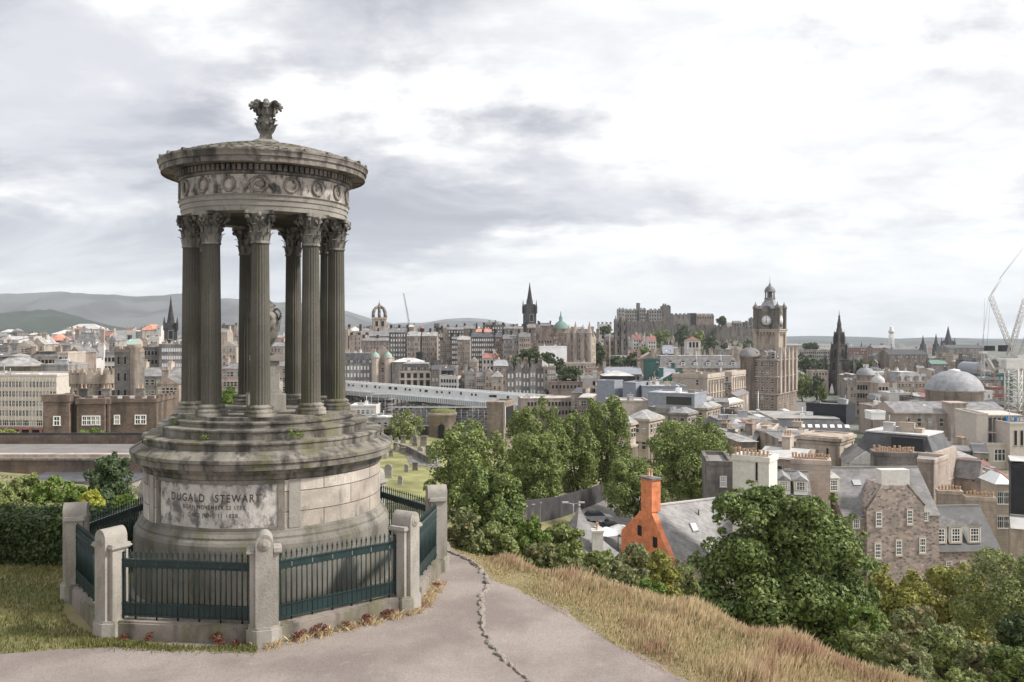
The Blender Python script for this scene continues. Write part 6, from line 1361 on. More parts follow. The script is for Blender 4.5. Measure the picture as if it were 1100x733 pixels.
# cranes
def lattice(mb, A, Bv, w_, n, r=.12, m=0):
    A = Vector(A); Bv = Vector(Bv); ax = (Bv - A).normalized(); u_ = ax.orthogonal().normalized(); v_ = ax.cross(u_)
    C = [(u_ * sx + v_ * sy) * w_ / 2 for sx, sy in ((-1, -1), (1, -1), (1, 1), (-1, 1))]
    for c in C: mb.tube(A + c, Bv + c, r, r, 4, m)
    for i in range(n):
        p, q = A.lerp(Bv, i / n), A.lerp(Bv, (i + 1) / n)
        for j in range(4): mb.tube(p + C[j], q + C[(j + 1) % 4], r * .6, r * .6, 3, m); mb.tube(p + C[j], p + C[(j + 1) % 4], r * .6, r * .6, 3, m)
def crane(label, mast_px, mast_top, mast_w, d, jib, back=None, ropes=(), mat='crane', cab=True, mastbase=None, cw=None):
    x = tx(mast_px) * d; g = gz(x, d) if mastbase is None else Zp(mastbase, d); e = thing('crane', label, 'crane', (x, d, g)); P = lambda px, py: Vector((tx(px) * d - x, 0, Zp(py, d) - g))
    k = d / F; mb = MB(); lattice(mb, (0, 0, 0), (0, 0, Zp(mast_top, d) - g), mast_w * k, max(6, int((Zp(mast_top, d) - g) / 3)), .06 * mast_w * k); mb.build('mast', M[mat], e)
    for a, b_, w_ in jib: mb = MB(); lattice(mb, P(*a), P(*b_), w_ * k, 12, .09 * w_ * k); mb.build('jib', M[mat], e)
    mb = MB()
    for a, b_ in ropes: mb.tube(P(*a), P(*b_), .045 * (d / 250), None, 4)
    if ropes: mb.build('ropes', M['steel'], e)
    if cw:
        for (cx, cy, s_) in cw: p = P(cx, cy); MB().box(p.x - s_ * k, p.x + s_ * k, -1.2, 1.2, p.z - s_ * k * .75, p.z + s_ * k * .6).build('counterweight', M['blackmet'], e)
    if cab: p = P(mast_px, mast_top); MB().box(p.x - mast_w * k * .8, p.x + mast_w * k * .8, -1.5, 1.5, p.z, p.z + mast_w * k * .8).build('slewing_cab', M[mat], e)
    return e
crane('slim dark luffing crane on the skyline right of the crown steeple', 439, 343, 1.6, 900, [((439, 345), (433.5, 315), 1.1)], ropes=(((439, 340), (433.5, 315)),), mat='brown', mastbase=360, cab=False)
crane('white luffing crane with two black counterweights at the right', 1056, 380, 3, 330, [((1086, 374), (1064, 318), 4.2), ((1064, 318), (1076, 300), 1.0)], ropes=(((1064, 317), (1073, 301)), ((1073, 301), (1130, 228)), ((1062, 320), (1054, 376)), ((1058, 320), (1056, 376)), ((1064, 320), (1060, 376)), ((1074, 299), (1100, 264))), cw=((1063, 374, 4), (1079, 374, 5)), mastbase=405)
crane('second white lattice crane cut by the right edge', 1094, 385, 4, 300, [((1084, 382), (1102, 320), 4.5), ((1096, 384), (1118, 318), 4)], ropes=(((1102, 322), (1130, 280)), ((1092, 350), (1112, 320))), mastbase=400)
crane('stout white lattice mast standing on the building site', 1088.5, 396, 13, 262, [((1052, 396), (1110, 396), 1.2), ((1063, 383), (1086, 390), 2), ((1060, 385), (1068, 399), 3)], cab=True, mastbase=441)
b = B('slender white telecoms mast with a round head on the right skyline', 956.8, 959.2, 359, 1000, 2, 0, 'wht', 'telecoms_mast', 'mast', build=False); mb = MB(); lattice(mb, (0, 0, 0), (0, 0, b.h), 4.0, 14, .35); mb.build('lattice', M['crane'], b.e); MB().lathe([(.5, b.h), (3.2, b.h + 1), (3.2, b.h + 4), (2, b.h + 5), (2, b.h + 8), (.1, b.h + 9)], 10).build('head', M['crane'], b.e)
# building site
b = B('new pale concrete building under construction with blue steel columns', 1049, 1061, 446, 232, 14, -6, 'concrete', 'construction_site', 'building'); b.roof('f', .3)
MB().box(b.w / 2 + .01, b.w / 2 + 9.5, -b.t / 2 + 1, b.t / 2, 0, b.h - 8.6).box(b.w / 2 + .01, b.w / 2 + 9.5, -b.t / 2 + 1.2, b.t / 2, b.h - 5.0, b.h - 4.6).box(b.w / 2 + .01, b.w / 2 + 9.5, -b.t / 2 + 1.2, b.t / 2, b.h - .3, b.h).build('floor_slabs', M['concrete'], b.e)
mb = MB()
for i in range(8): mb.box(b.w / 2 + .5 + i * 1.15, b.w / 2 + .75 + i * 1.15, -b.t / 2 + 1.25, -b.t / 2 + 1.5, b.h - 8.59, b.h - .31)
mb.build('steel_frame', M['steel'], b.e); mb = MB()
for i in (4, 6): mb.box(b.w / 2 + .4 + i * 1.15, b.w / 2 + .9 + i * 1.15, -b.t / 2 + .6, -b.t / 2 + 1.2, b.h - 8.6, b.h - .5)
mb.build('blue_column', M['blue'], b.e)
b = qb('pale concrete office with narrow dark slits at the right edge', 1085, 1130, 456, 226, 'concrete', 'f', .6, cols=6, rows=4, kind='dark', ww=.8, wh=4.2, fl=6.5, name='office_block', top=1.5)
qb('square pale frame block below the blue steel columns', 1060, 1088, 478, 228, 'concrete', 'f', .4, cols=1, rows=1, kind='wide', ww=3.2, wh=3.2, name='office_block')
# mid right roofs
b = B('large flat topped dark mansard building with roof hatches behind the ornate tower', 800, 918, 465, 225, 26, -6, 'brown', 'mansard_building', 'building'); b.roof('m', 14, 'slate_d', inset=3.0, top='felt')
for i in range(8):
    x = b.w / 2 * (-.05 + i * .135); f = MB().box(x - .55, x + .55, -.5, .5, 0, .12, 0).box(x - .4, x + .4, -.38, .38, .12, .14, 1).build('skylight', [M['wht'], M['sheet']], b.e); f.location = (0, -b.t / 2 + 1.55, b.h + 1.75); f.rotation_euler = (R(48), 0, 0)
b = B('long black clad plant room box on the flat roof', 866, 909, 434.5, 236, 10, -8, 'blackmet', 'plant_room', 'building', px2=919, base=Zp(453, 240)); b.roof('f', .3, top='felt')
b = B('white tent like roof canopy beside the black plant room', 832, 846, 442, 250, 6, -10, 'white', 'canopy', 'canopy', px2=850, base=Zp(449, 250)); b.roof('x', 2.5, 'leadl')
b = B('white rooftop tank unit on the flat roof', 936, 951, 444, 215, 4, 0, 'wht', 'roof_unit', 'tank', base=Zp(451, 215)); b.roof('f', .2)
qb('grey mansard left part with a flat grey roof', 765, 835, 462, 205, 'brown', 'm', 9, 'slate_d', 0, 0, t=14, inset=2, topm='felt', name='roof_block')
for i, (a, c, y, h_, d, rot, px2, rf, rm, wl, lab) in enumerate([
    (760, 790, 471, 5, 182, -20, None, 'g', 'slate', 'brown', 'long slate roof with a pale ridge above the round tree'),
    (792, 812, 472, 7, 170, -33, 822, 'g', 'slate_l', 'brown', 'pale slate roof with a glazed valley right of the long slate roof'),
    (808, 830, 473, 6, 176, -33, 838, 'g', 'slate', 'pale', 'slate roof with a white rim beside the glazed valley'),
    (776, 800, 478, 4, 160, -10, None, 'g', 'slate_d', 'dark', 'low dark slate roof in front of the long slate roof'),
    (812, 862, 490, 6, 130, -30, None, 'g', 'leadl', 'pink', 'broad pale sloping roof behind the white gable wall'),
    (845, 862, 466, 4, 190, -33, 868, 'f', 'slate', 'pale', 'small pale block left of the ornate tower')]):
    qb(lab, a, c, y, d, wl, rf, h_, rm, 3, 2, rot=rot, px2=px2, chim=1)
# ornate tower
b = B('square pale stone tower with a heavy cornice and tall slit windows', 858, 901, 470, 138, 6, -22, 'pale', 'ornate_tower', 'tower', px2=916); b.roof('f', .4, top='felt'); b.cornice(b.h - .2, p=.55, h=.5, mat='tan'); b.cornice(b.h - .75, p=.3, h=.4, mat='tan'); b.cornice(b.h - 6.3, p=.35, h=.4, mat='tan')
for x in (.45,): b.put('dark', x * b.w / 2, b.h - 4.6, .35, 3.4)
b.put('dark', -.6, b.h - 4.4, .6, 3.0, 'r'); b.put('sash', -.6, b.h - 9.4, .9, 2.2, 'r')
mb = MB()
for sx in (-1, 1): mb.box(sx * b.w / 2 - .45, sx * b.w / 2 + .18, -b.t / 2 - .15, -b.t / 2 + .4, 0, b.h - .8)
mb.box(b.w / 2 - .3, b.w / 2 + .17, b.t / 2 - .5, b.t / 2 + .1, 0, b.h - .8).build('corner_strip', M['tan'], b.e)
# mansard with black front + stone side
b = B('tall stone building under a black clad mansard with a pale right side wall', 916, 1004, 486, 152, 14, -24, 'brown', 'mansard_building', 'building', px2=1027); b.roof('m', 22, 'slate_d', inset=1.7, top='leadl')
MB().box(b.w * -.02, b.w / 2 - 1.8, -b.t / 2 + .2, -b.t / 2 + 1.2, b.h + .2, b.h + 3.3).build('black_cladding', M['blackmet'], b.e)
MB().box(b.w / 2 - 1.5, b.w / 2 + .15, -b.t / 2 - .15, b.t / 2 + .1, 0, b.h + 1.2).build('side_wall', M['pink'], b.e); b.cornice(b.h - 4.2, p=.25, h=.25, mat='pink')
b.wins(4, 4, 'sash', 'r', ww=.9, wh=1.8)
qb('stained stone gable block with round arched windows', 962, 1003, 494, 118, 'pink', 'f', .6, cols=0, rows=0, rot=-35, px2=1019, rcols=3, t=8, name='gable_block', wh=2.4, top=2, kind='sash')
b = B('pale triangular gable with a white skylit roof below the black mansard', 912, 950, 497, 128, 9, -10, 'white', 'gable_house', 'house'); b.roof('x', 12, 'slate')
# near houses
b = B('white rendered gable wall with a row of clay chimney pots along its top', 787, 826, 494, 84, 7, -18, 'white', 'white_gable_house', 'house', px2=835); b.roof('f', .35, top='felt')
b.put('dark', .6, b.h - 1.9, .22, 1.9)
for i in range(9): p = link('chimney_pot', POT, b.e, (-b.w / 2 + b.w * (i + .5) / 9, -b.t / 2 + .3, b.h + .35)); p.scale = (1.0, 1.0, rnd.uniform(.9, 1.25))
b = B('dark stone house end with a small white window behind the round tree', 760, 787, 500, 96, 8, -8, 'dark', 'house', 'house'); b.roof('f', .4); b.put('fine', .35, b.h - 2.4, .8, 1.3)
b = B('slate roofed house with a lead ridge between the two chimney walls', 826, 872, 533, 88, 9, -14, 'rubble', 'slate_house', 'house'); b.roof('g', 20, 'slate')
b.dorm(2, 'fine', 'slate_l', w=1.3, hh=1.1, z=.5, xs=[-.3, .5])
b = B('stained stone chimney wall with a long row of pots behind the maple', 850, 892, 498, 94, 2.2, -18, 'pink', 'chimney_wall', 'chimney'); b.roof('f', .3)
for i in range(12): p = link('chimney_pot', POT, b.e, (-b.w / 2 + b.w * (i + .5) / 12, 0, b.h + .3)); p.scale = (1.0, 1.0, rnd.uniform(.8, 1.1))
# rubble gable house
b = B('brown rubble stone house with white sash windows and a big front gable', 905, 1009, 554, 92, 9, 3, 'rubble', 'stone_house', 'house'); b.roof('g', 44, 'slate', over=.2)
gx0, gx1 = tx(924) * 92, tx(984) * 92
loc = lambda px: tx(px) * 92 - b.e.location.x
zt = lambda p: b.zr(p)
gm = MB().prism([(loc(927), 0), (loc(990), 0), (loc(990), zt(542)), (loc(972), zt(521)), (loc(945), zt(521)), (loc(927), zt(545))], -b.t / 2 - .5, -b.t / 2 + 5, 'y').build('front_gable', M['rubble'], b.e)
MB().box(loc(945) - .1, loc(975), -b.t / 2 - .3, -b.t / 2 + 1, zt(521), zt(505)).build('chimney', M['white'], b.e)
mb = MB()
for (xa, za), (xb, zb_) in (((926, 546), (945, 520.5)), ((972, 520.5), (991, 543))): mb.tube((loc(xa), -b.t / 2 - .45, zt(za)), (loc(xb), -b.t / 2 - .45, zt(zb_)), .12, .12, 4)
mb.build('gable_coping', M['kerb'], gm)
for px, py, w_, h_, kd in ((940, 566, .75, 1.75, 'fine'), (974, 564, .7, 1.75, 'fine'), (939, 600, .8, 1.8, 'fine'), (962, 597, .75, 1.8, 'fine'), (988, 595, .8, 1.8, 'fine'), (916, 599, .8, 1.8, 'fine'), (992, 561, .8, 1.0, 'fine'), (917, 568, .9, 1.2, 'fine'), (897, 597, .8, 1.8, 'fine')):
    o = b.put(kd, loc(px), zt(py), w_, h_); o.location.y = -b.t / 2 - .52 if 927 < px < 990 else -b.t / 2 - .02
for px, py in ((917, 569), (992, 562)):
    x = loc(px); MB().box(x - .6, x + .6, -b.t / 2 - .12, -b.t / 2 + 2, zt(py + 1), zt(py - 12)).add([(x - .75, -b.t / 2 - .3, zt(py - 11)), (x + .75, -b.t / 2 - .3, zt(py - 11)), (x, -b.t / 2 - .1, zt(py - 18)), (x - .75, -b.t / 2 + 3, zt(py - 12)), (x + .75, -b.t / 2 + 3, zt(py - 12)), (x, -b.t / 2 + 3.2, zt(py - 18))], [(0, 1, 2), (0, 2, 5, 3), (1, 4, 5, 2)]).build('dormer', M['slate_l'], b.e)
    o = b.put('fine', x, zt(py) + .1, .85, 1.05); o.location.y = -b.t / 2 - .14
x = loc(899); MB().box(x - .6, x + .6, -b.t / 2 + 1.4, -b.t / 2 + 4, zt(532), zt(516)).add([(x - .7, -b.t / 2 + 1.25, zt(516)), (x + .7, -b.t / 2 + 1.25, zt(516)), (x, -b.t / 2 + 1.3, zt(510)), (x - .7, -b.t / 2 + 4.5, zt(516)), (x + .7, -b.t / 2 + 4.5, zt(516)), (x, -b.t / 2 + 4.5, zt(510))], [(0, 1, 2), (0, 2, 5, 3), (1, 4, 5, 2)]).build('dormer', M['wht'], b.e); o = b.put('fine', x, zt(531), 1.0, 1.35); o.location.y = -b.t / 2 + 1.37
b = B('slate roofed left part of the rubble house with a white framed dormer', 858, 925, 560, 96, 9, 3, 'rubble', 'slate_house', 'house'); b.roof('g', 48, 'slate', over=.2); b.wins(5, 1, 'fine', ww=.8, wh=1.5, top=.8)
b.dorm(2, 'fine', 'slate_l', w=1.4, hh=1.5, z=3.0, y=-b.t / 2 + 2.1, xs=[.15, .2]) if 0 else b.dorm(1, 'fine', 'slate_l', w=1.3, hh=1.5, z=1.9, y=-b.t / 2 + 1.2, xs=[.2])
b = B('stone chimney gable with clusters of orange pots above the rubble house', 940, 985, 490, 108, 3, -12, 'dark', 'chimney_gable', 'chimney'); b.roof('f', .3)
for i in range(16): p = link('chimney_pot', POT, b.e, (-b.w / 2 + b.w * ((i % 8) + .5) / 8, -.8 + 1.5 * (i // 8), b.h + .3)); p.scale = (1.1, 1.1, rnd.uniform(.8, 1.2))
b = B('low slate roofed row with three tall white framed dormers', 1008, 1075, 592, 96, 8, 4, 'rubble', 'dormer_row', 'house'); b.roof('g', 40, 'slate_d', over=.2); b.wins(4, 1, 'fine', ww=.8, wh=1.3)
b.dorm(3, 'fine', 'slate_l', w=1.5, hh=2.0, z=.6, y=-b.t / 2 + .5, xs=[-.86, -.36, .24])
for (a, c, y, d, n, lab) in ((1008, 1034, 531, 112, 7, 'left of the two sandy chimney walls with pots right of the rubble house'), (1038, 1070, 538, 104, 8, 'right and nearer of the two sandy chimney walls with pots')):
    b = B(lab, a, c, y, d, 1.2, -14, 'tan', 'chimney_wall', 'chimney'); b.roof('f', .25)
    for i in range(n): p = link('chimney_pot', POT, b.e, (-b.w / 2 + b.w * (i + .5) / n, 0, b.h + .25)); p.scale = (1.1, 1.1, rnd.uniform(.95, 1.3))
b = B('brown stone house with a dark slate hip roof below the building site', 1026, 1052, 512, 150, 10, -8, 'brown', 'brown_house', 'house', px2=1056); b.roof('g', 18, 'slate')
b = B('brown stone wing with a white edged slate gable', 1046, 1075, 517, 142, 10, -8, 'brown', 'brown_house', 'house', px2=1078); b.roof('x', 12, 'slate'); b.put('plain', .5, b.h - 3, .8, .8)
b = B('tall matt black clad block at the right edge', 1086, 1125, 503, 112, 5, -27, 'blackmet', 'black_block', 'building'); b.roof('f', .8, top='leadl'); MB().box(-b.w / 2 - .1, b.w / 2 + .1, -b.t / 2 - .1, b.t / 2, b.h + .9, b.h + 1.0).build('white_cap', M['leadl'], b.e)
b = B('small glazed pale lantern roof beside the black block', 1070, 1086, 520, 122, 5, -6, 'pale', 'glazed_lantern', 'building'); b.roof('h', 10, 'sheet'); b.wins(2, 2, 'wide')
b = B('timber clad flat canopy with a glass roof below the black block', 1086, 1120, 566, 92, 2.5, -26, 'tan', 'canopy', 'canopy'); b.roof('g', 10, 'leadl')
# orange house
b = B('bright orange gabled house with a tall orange chimney', 667, 737, 592, 88, 6.2, -42, 'orange', 'orange_house', 'house', build=False)
d0 = 88.0
def orange():
    a = R(-62); g = gz(tx(700) * d0, d0) - 2; xL, xR = tx(668) * d0, tx(722) * d0; cx = (xL + xR) / 2; e = b.e; e.location = (cx, d0, g); e.rotation_euler = (0, 0, a); w_ = (xR - xL) / 2 / .62; z = lambda p: Zp(p, d0) - g
    L_ = 9.6
    prof = [(-w_, 0), (w_, 0), (w_, z(590)), (w_ * .22, z(545)), (-w_ * .02, z(545)), (-w_ * .98, z(578))]
    MB().prism(prof, -.3, .3, 'y').build('gable_wall', M['orange'], e)
    MB().prism([(-w_, 0), (w_, 0), (w_, z(592)), (.1 * w_, z(547)), (-w_, z(580))], .3, L_, 'y').build('wall', M['rubble'], e)
    zz = z(540); mb = MB()
    mb.add([(-w_ - .2, .31, z(581)), (.1 * w_, .31, zz - .3), (w_ + .3, .31, z(594)), (w_ + .3, L_ + 5, z(594)), (.1 * w_, L_ + 5, zz - .3), (-w_ - .2, L_ + 5, z(581)), (0, .31, zz - .9), (0, L_ + 5, zz - .9)], [(0, 1, 4, 5), (1, 2, 3, 4), (0, 5, 7, 6), (6, 7, 3, 2)], 0); mb.box(.1 * w_ - .12, .1 * w_ + .12, .32, L_ + 5, zz - .35, zz - .18, 1); mb.build('roof', [M['slate'], M['leadl']], e)
    x = .1 * w_; c = MB().box(x - .95, x + .85, -.35, .75, z(548), z(514)).build('chimney', M['orange'], e); MB().box(x - 1.08, x + .98, -.48, .88, z(514), z(512)).build('chimney_cap', M['slate'], c)
    for q in (-.28, .18): p = link('chimney_pot', POT, c, (x + q, .1, z(512))); p.scale = (1.1, 1.1, 1.15)
    for px, py in ((-.2, 577), (.42, 584)): MB().box(px * w_ - .33, px * w_ + .33, -.34, -.29, z(py), z(py - 11)).build('window_opening', M['hole'], e); MB().box(px * w_ - .28, px * w_ - .2, -.38, -.341, z(py - 1), z(py - 10)).build('window_bar', M['iron'], e)
    sk = MB().box(-.5, .5, -.4, .4, 0, .1, 0).box(-.38, .38, -.3, .3, .1, .12, 1).build('skylight', [M['lead'], M['sheet']], e); sk.location = (w_ * .55, 4.2, zz + (z(594) - zz) * .5 + .05); sk.rotation_euler = (0, math.atan2(zz - z(594), w_), 0)
    for q in (5.5, 7.5): v_ = MB().tube((0, 0, 0), (0, 0, .8), .06, .06, 6).build('vent_pipe', M['black'], e); v_.location = (w_ * .35, q, zz + (z(594) - zz) * .35)
orange()
# swept turret roof
def turret():
    d = 70; px = 622; x = tx(px) * d; g = gz(x, d); e = thing('turret_house', 'small house with a swept pointed slate roof and lead finial', 'house', (x, d, g)); z = lambda p: Zp(p, d) - g
    MB().box(-2.2, 2.2, -2.2, 2.2, 0, z(592)).build('wall', M['rubble'], e)
    MB().lathe([(3.6, z(594)), (2.5, z(584)), (1.5, z(574)), (.8, z(562)), (.3, z(552)), (.1, z(545))], 4, a0=PI / 4 + .5, smooth=False).build('roof', M['slate'], e)
    MB().tube((0, 0, z(547)), (0, 0, z(538)), .06, .03, 6).sphere((0, 0, z(543)), .12, .12, .12, 8, 6).build('finial', M['lead'], e)
    c = MB().box(.9, 1.75, -2.0, -1.3, z(602), z(566)).box(.82, 1.83, -2.08, -1.22, z(566), z(564)).build('chimney', M['white'], e); p = link('chimney_pot', POT, c, (1.3, -1.65, z(564))); p.scale = (.8, .8, .8)
turret()
def lamp(label, px, ptop, d, arms=((-1.0), (.9,))):
    x = tx(px) * d; g = gz(x, d); h = Zp(ptop, d) - g; e = thing('street_lamp', label, 'street lamp', (x, d, g)); MB().tube((0, 0, 0), (0, 0, 1), .14, .12, 8).tube((0, 0, 1), (0, 0, h), .08, .05, 8).build('pole', M['steel'], e)
    for s_ in (-1, 1): MB().tube((0, 0, h - .1), (s_ * .7, 0, h + .1), .035, .035, 6).box(s_ * .6, s_ * 1.35, -.14, .14, h + .05, h + .2).build('lamp_head', M['leadl'], e)
lamp('twin armed grey street lamp between the big trees and the orange house', 616, 541, 104)
def parasol(i, px, py, d):
    x = tx(px) * d; g = gz(x, d); h = Zp(py, d) - g; e = thing('parasol', ('left' if i == 0 else 'right') + ' of the two white parasols in the yard beside the orange house', 'parasol', (x, d, g)); MB().tube((0, 0, 0), (0, 0, h), .05, .05, 8).build('pole', M['steel'], e); MB().lathe([(1.7, h - .75), (1.2, h - .5), (.1, h)], 8, smooth=False).build('canopy', M['wht'], e)
parasol(0, 651, 566, 101); parasol(1, 664, 563, 103)
def car(label, px, d, c, rz=0.3):
    x = tx(px) * d; g = gz(x, d) + .12; e = thing('parked_car', label, 'car', (x, d, g), rz); m = simple('car_paint', c, .3, var=.03, spec=.6)
    MB().prism([(-2.1, .35), (2.1, .35), (2.15, .75), (1.3, .9), (-1.6, .95), (-2.1, .85)], -.85, .85, 'y').build('body', m, e)
    MB().prism([(-1.5, .94), (1.2, .9), (.6, 1.4), (-1.0, 1.42)], -.72, .72, 'y').build('cabin', M['glass'], e)
    for sx in (-1.3, 1.3):
        for sy in (-.8, .8): MB().tube((sx, sy - .1, .32), (sx, sy + .1, .32), .32, .32, 14).build('wheel', M['hole'], e)
car('white car parked in the yard under the round tree left of the orange chimney', 657, 112, (.7, .7, .7)); car('grey car parked in the yard left of the white car', 640, 116, (.2, .21, .23), .2)
wall_line('low rough stone wall with pale coping below the turret house', [(tx(625) * 60, 60, None), (tx(700) * 58, 58, None)], 3.4, .5, 'rubble')
# ------------------------------------------------------------------ trees and shrubs, near and middle
tree('maple_tree', 'big dark green maple standing alone at the edge of the bank', 742, 934, 516, 712, 40, M['leafm'], .175, 85000, 60, 1, 'tree', env=[(793, 552, 28), (818, 540, 20), (846, 552, 30), (880, 556, 27), (772, 592, 30), (812, 592, 40), (858, 595, 42), (898, 592, 32), (760, 640, 26), (790, 650, 36), (835, 648, 44), (885, 645, 42), (915, 640, 22), (812, 690, 34), (858, 690, 38), (900, 682, 32), (780, 690, 25), (892, 618, 34), (905, 635, 26), (824, 532, 16), (800, 535, 18), (748, 606, 13), (741, 655, 13), (830, 625, 52), (875, 668, 44), (905, 660, 30), (790, 620, 36), (850, 575, 34), (922, 688, 22), (880, 705, 30)])
tree('street_tree', 'big light elm whose crown reaches the cemetery tombs', 458, 552, 452, 592, 92, M['leaf'], .3, 24000, 34, 2)
tree('street_tree', 'tall elm right behind the square stone tomb', 541, 612, 428, 535, 128, M['leaf'], .34, 22000, 34, 3)
tree('street_tree', 'drooping elm in front of the dark pillared wall', 540, 606, 462, 552, 116, M['leaf'], .32, 18000, 30, 4)
tree('street_tree', 'elm between the drooping one and the rightmost tall elm', 596, 646, 438, 540, 134, M['leaf'], .34, 18000, 28, 5)
tree('street_tree', 'rightmost tall elm of the street row beside the classical blocks', 622, 678, 421, 536, 140, M['leaf'], .34, 20000, 30, 6)
tree('street_tree', 'dense round tree directly left of the orange chimney', 646, 716, 491, 562, 106, M['leaf'], .28, 19000, 30, 7)
tree('street_tree', 'broad round tree in front of the cream classical blocks', 690, 792, 449, 546, 122, M['leaf'], .31, 28000, 40, 8)
tree('sycamore_tree', 'bright leafy sycamore growing just beyond the railings', 492, 566, 498, 606, 48, M['leafm'], .2, 18000, 26, 9)
tree('tree', 'small pale green tree standing over the cemetery stones', 415, 456, 440, 484, 180, M['leafb'], .4, 5000, 20, 10)
tree('birch_tree', 'tall soft olive birch at the right edge', 1036, 1150, 584, 712, 48, M['leafb'], .15, 22000, 34, 11)
tree('thorn_tree', 'yellow olive thorn bush below the rubble house', 925, 1000, 608, 700, 52, M['leafy'], .2, 11000, 26, 12)
tree('thorn_tree', 'brownish olive thorn bush below the dormer row', 985, 1066, 604, 705, 54, M['leafy'], .2, 11000, 26, 13)
tree('tree', 'low green tree behind the far left end of the road', -20, 38, 461, 492, 125, M['leaf'], .35, 6000, 18, 14)
tree('tree', 'light green bushy tree in front of the castle gatehouse', 78, 120, 461, 490, 125, M['leafl'], .35, 5000, 18, 15)
tree('tree', 'dark small tree beside the gatehouse wall', 44, 80, 468, 488, 130, M['leafd'], .35, 3500, 14, 16)
tree('tree', 'green tree seen low between the left columns', 236, 266, 414, 445, 170, M['leafl'], .4, 4000, 16, 17)
tree('pine_tree', 'dark pine with whorled branches left of the monument', 92, 142, 486, 556, 44, M['pine'], .13, 15000, 22, 18, shape=.75)
shr = [(0, 50, 508, 560, 34, 'leafb', 'pale green'), (-30, 20, 520, 575, 30, 'leafb', 'pale green'), (36, 84, 510, 566, 30, 'leafl', 'bright green'), (64, 98, 522, 570, 28, 'leafl', 'bright green'), (0, 40, 540, 575, 25, 'leafo', 'rusty brown'), (34, 76, 540, 575, 25, 'leafo', 'rusty brown'), (88, 110, 526, 560, 25, 'leafgold', 'golden'), (118, 150, 532, 560, 26, 'leafl', 'light green'),
 (478, 520, 545, 610, 24, 'leafo', 'olive'), (505, 560, 560, 615, 25, 'leafb', 'grey green'), (548, 590, 555, 612, 28, 'leafl', 'fresh green'), (556, 600, 580, 630, 22.5, 'leafo', 'dusky'), (582, 632, 560, 622, 30, 'leafb', 'grey green'), (590, 640, 598, 640, 22, 'leafo', 'dusky'), (622, 668, 590, 640, 24, 'leafb', 'grey green'), (640, 690, 600, 655, 22, 'leafo', 'dusky'), (660, 710, 585, 640, 30, 'leafo', 'twiggy'), (690, 735, 592, 655, 28, 'leafy', 'yellowish'), (676, 716, 622, 668, 20, 'leafl', 'fresh green'), (708, 752, 600, 672, 32, 'leafb', 'soft green'),
 (905, 960, 672, 720, 24, 'leafb', 'grey green'), (940, 1000, 680, 735, 20, 'leafo', 'olive'), (985, 1050, 672, 738, 21, 'leafb', 'soft green'), (1030, 1085, 690, 745, 17, 'leafo', 'olive'), (1060, 1115, 692, 745, 16, 'leafm', 'broad leaved'), (900, 945, 640, 700, 34, 'leafl', 'fresh green'), (960, 1030, 650, 712, 32, 'leafo', 'olive'), (1070, 1120, 660, 712, 28, 'leafd', 'dark'), (960, 1010, 716, 760, 14.5, 'leafo', 'olive'), (1010, 1070, 722, 770, 13.5, 'leafb', 'grey green')]
lm = lambda px: ('behind the hedge' if px < 70 else 'behind the left railings' if px < 160 else 'by the rear railing post' if px < 530 else 'above the turret house' if px < 600 else 'in front of the turret house' if px < 645 else 'below the orange house' if px < 712 else 'left of the big maple' if px < 800 else 'right below the big maple' if px < 960 else 'below the thorn bushes' if px < 1030 else 'in the bottom right corner')
seen = {}
ords = ['', 'second ', 'third ', 'fourth ']
for i, (a, c, pt, pb, d, mt, ad) in enumerate(shr):
    key = ad + lm((a + c) / 2); n = seen.get(key, 0); seen[key] = n + 1
    tree('shrub', f'{ords[n]}{ad} shrub {lm((a + c) / 2)}' + (' from the left' if n else ', a loose leafy mound' if False else ''), a, c, pt, pb, d, M[mt], max(.06, .0046 * d), 4200 if mt != 'leafb' else 6000, 16, 200 + i, 'shrub', trunk=False)
# hedge
def hedge():
    e = thing('hedge', 'clipped dark green hedge with a lighter top at the left edge', 'hedge', (-10.6, 19.2, 0)); rr = np.random.RandomState(9); n = 26000; L_ = 7.6; P = np.zeros((n, 3)); nr = np.zeros((n, 3)); f = rr.rand(n)
    x = rr.uniform(-L_ / 2, 2.1, n); top = f < .38; P[:, 0] = x; P[:, 1] = np.where(top, rr.uniform(-.6, .9, n), -.6 + rr.normal(0, .05, n)); P[:, 2] = np.where(top, 0.93 + .03 * np.sin(x * 3) + rr.normal(0, .03, n), rr.uniform(0, .93, n))
    end = rr.rand(n) < .12; P[end, 0] = 2.1 + rr.normal(0, .04, end.sum()); P[end, 1] = rr.uniform(-.6, .9, end.sum()); P[end, 2] = rr.uniform(0, .93, end.sum())
    nr[:, 1] = np.where(top, 0, -1); nr[:, 2] = np.where(top, 1, .2); nr += rr.normal(0, .7, (n, 3)); nr /= np.linalg.norm(nr, axis=1)[:, None]
    a = np.cross(nr, rr.normal(size=(n, 3))); a /= np.linalg.norm(a, axis=1)[:, None]; b_ = np.cross(nr, a); s = (.035 + .04 * rr.rand(n))[:, None]
    V = np.stack([P - a * s, P + b_ * s * .6, P + a * s, P - b_ * s * .6], 1).reshape(-1, 3); link('foliage', quadmesh('foliage', V, M['leafd']), e)
    MB().box(-L_ / 2, 2.03, -.53, .85, 0, .87).build('branches', M['hole'], e)  # solid near-black core: the hedge's inner shade put into colour, no modelled branches
hedge()
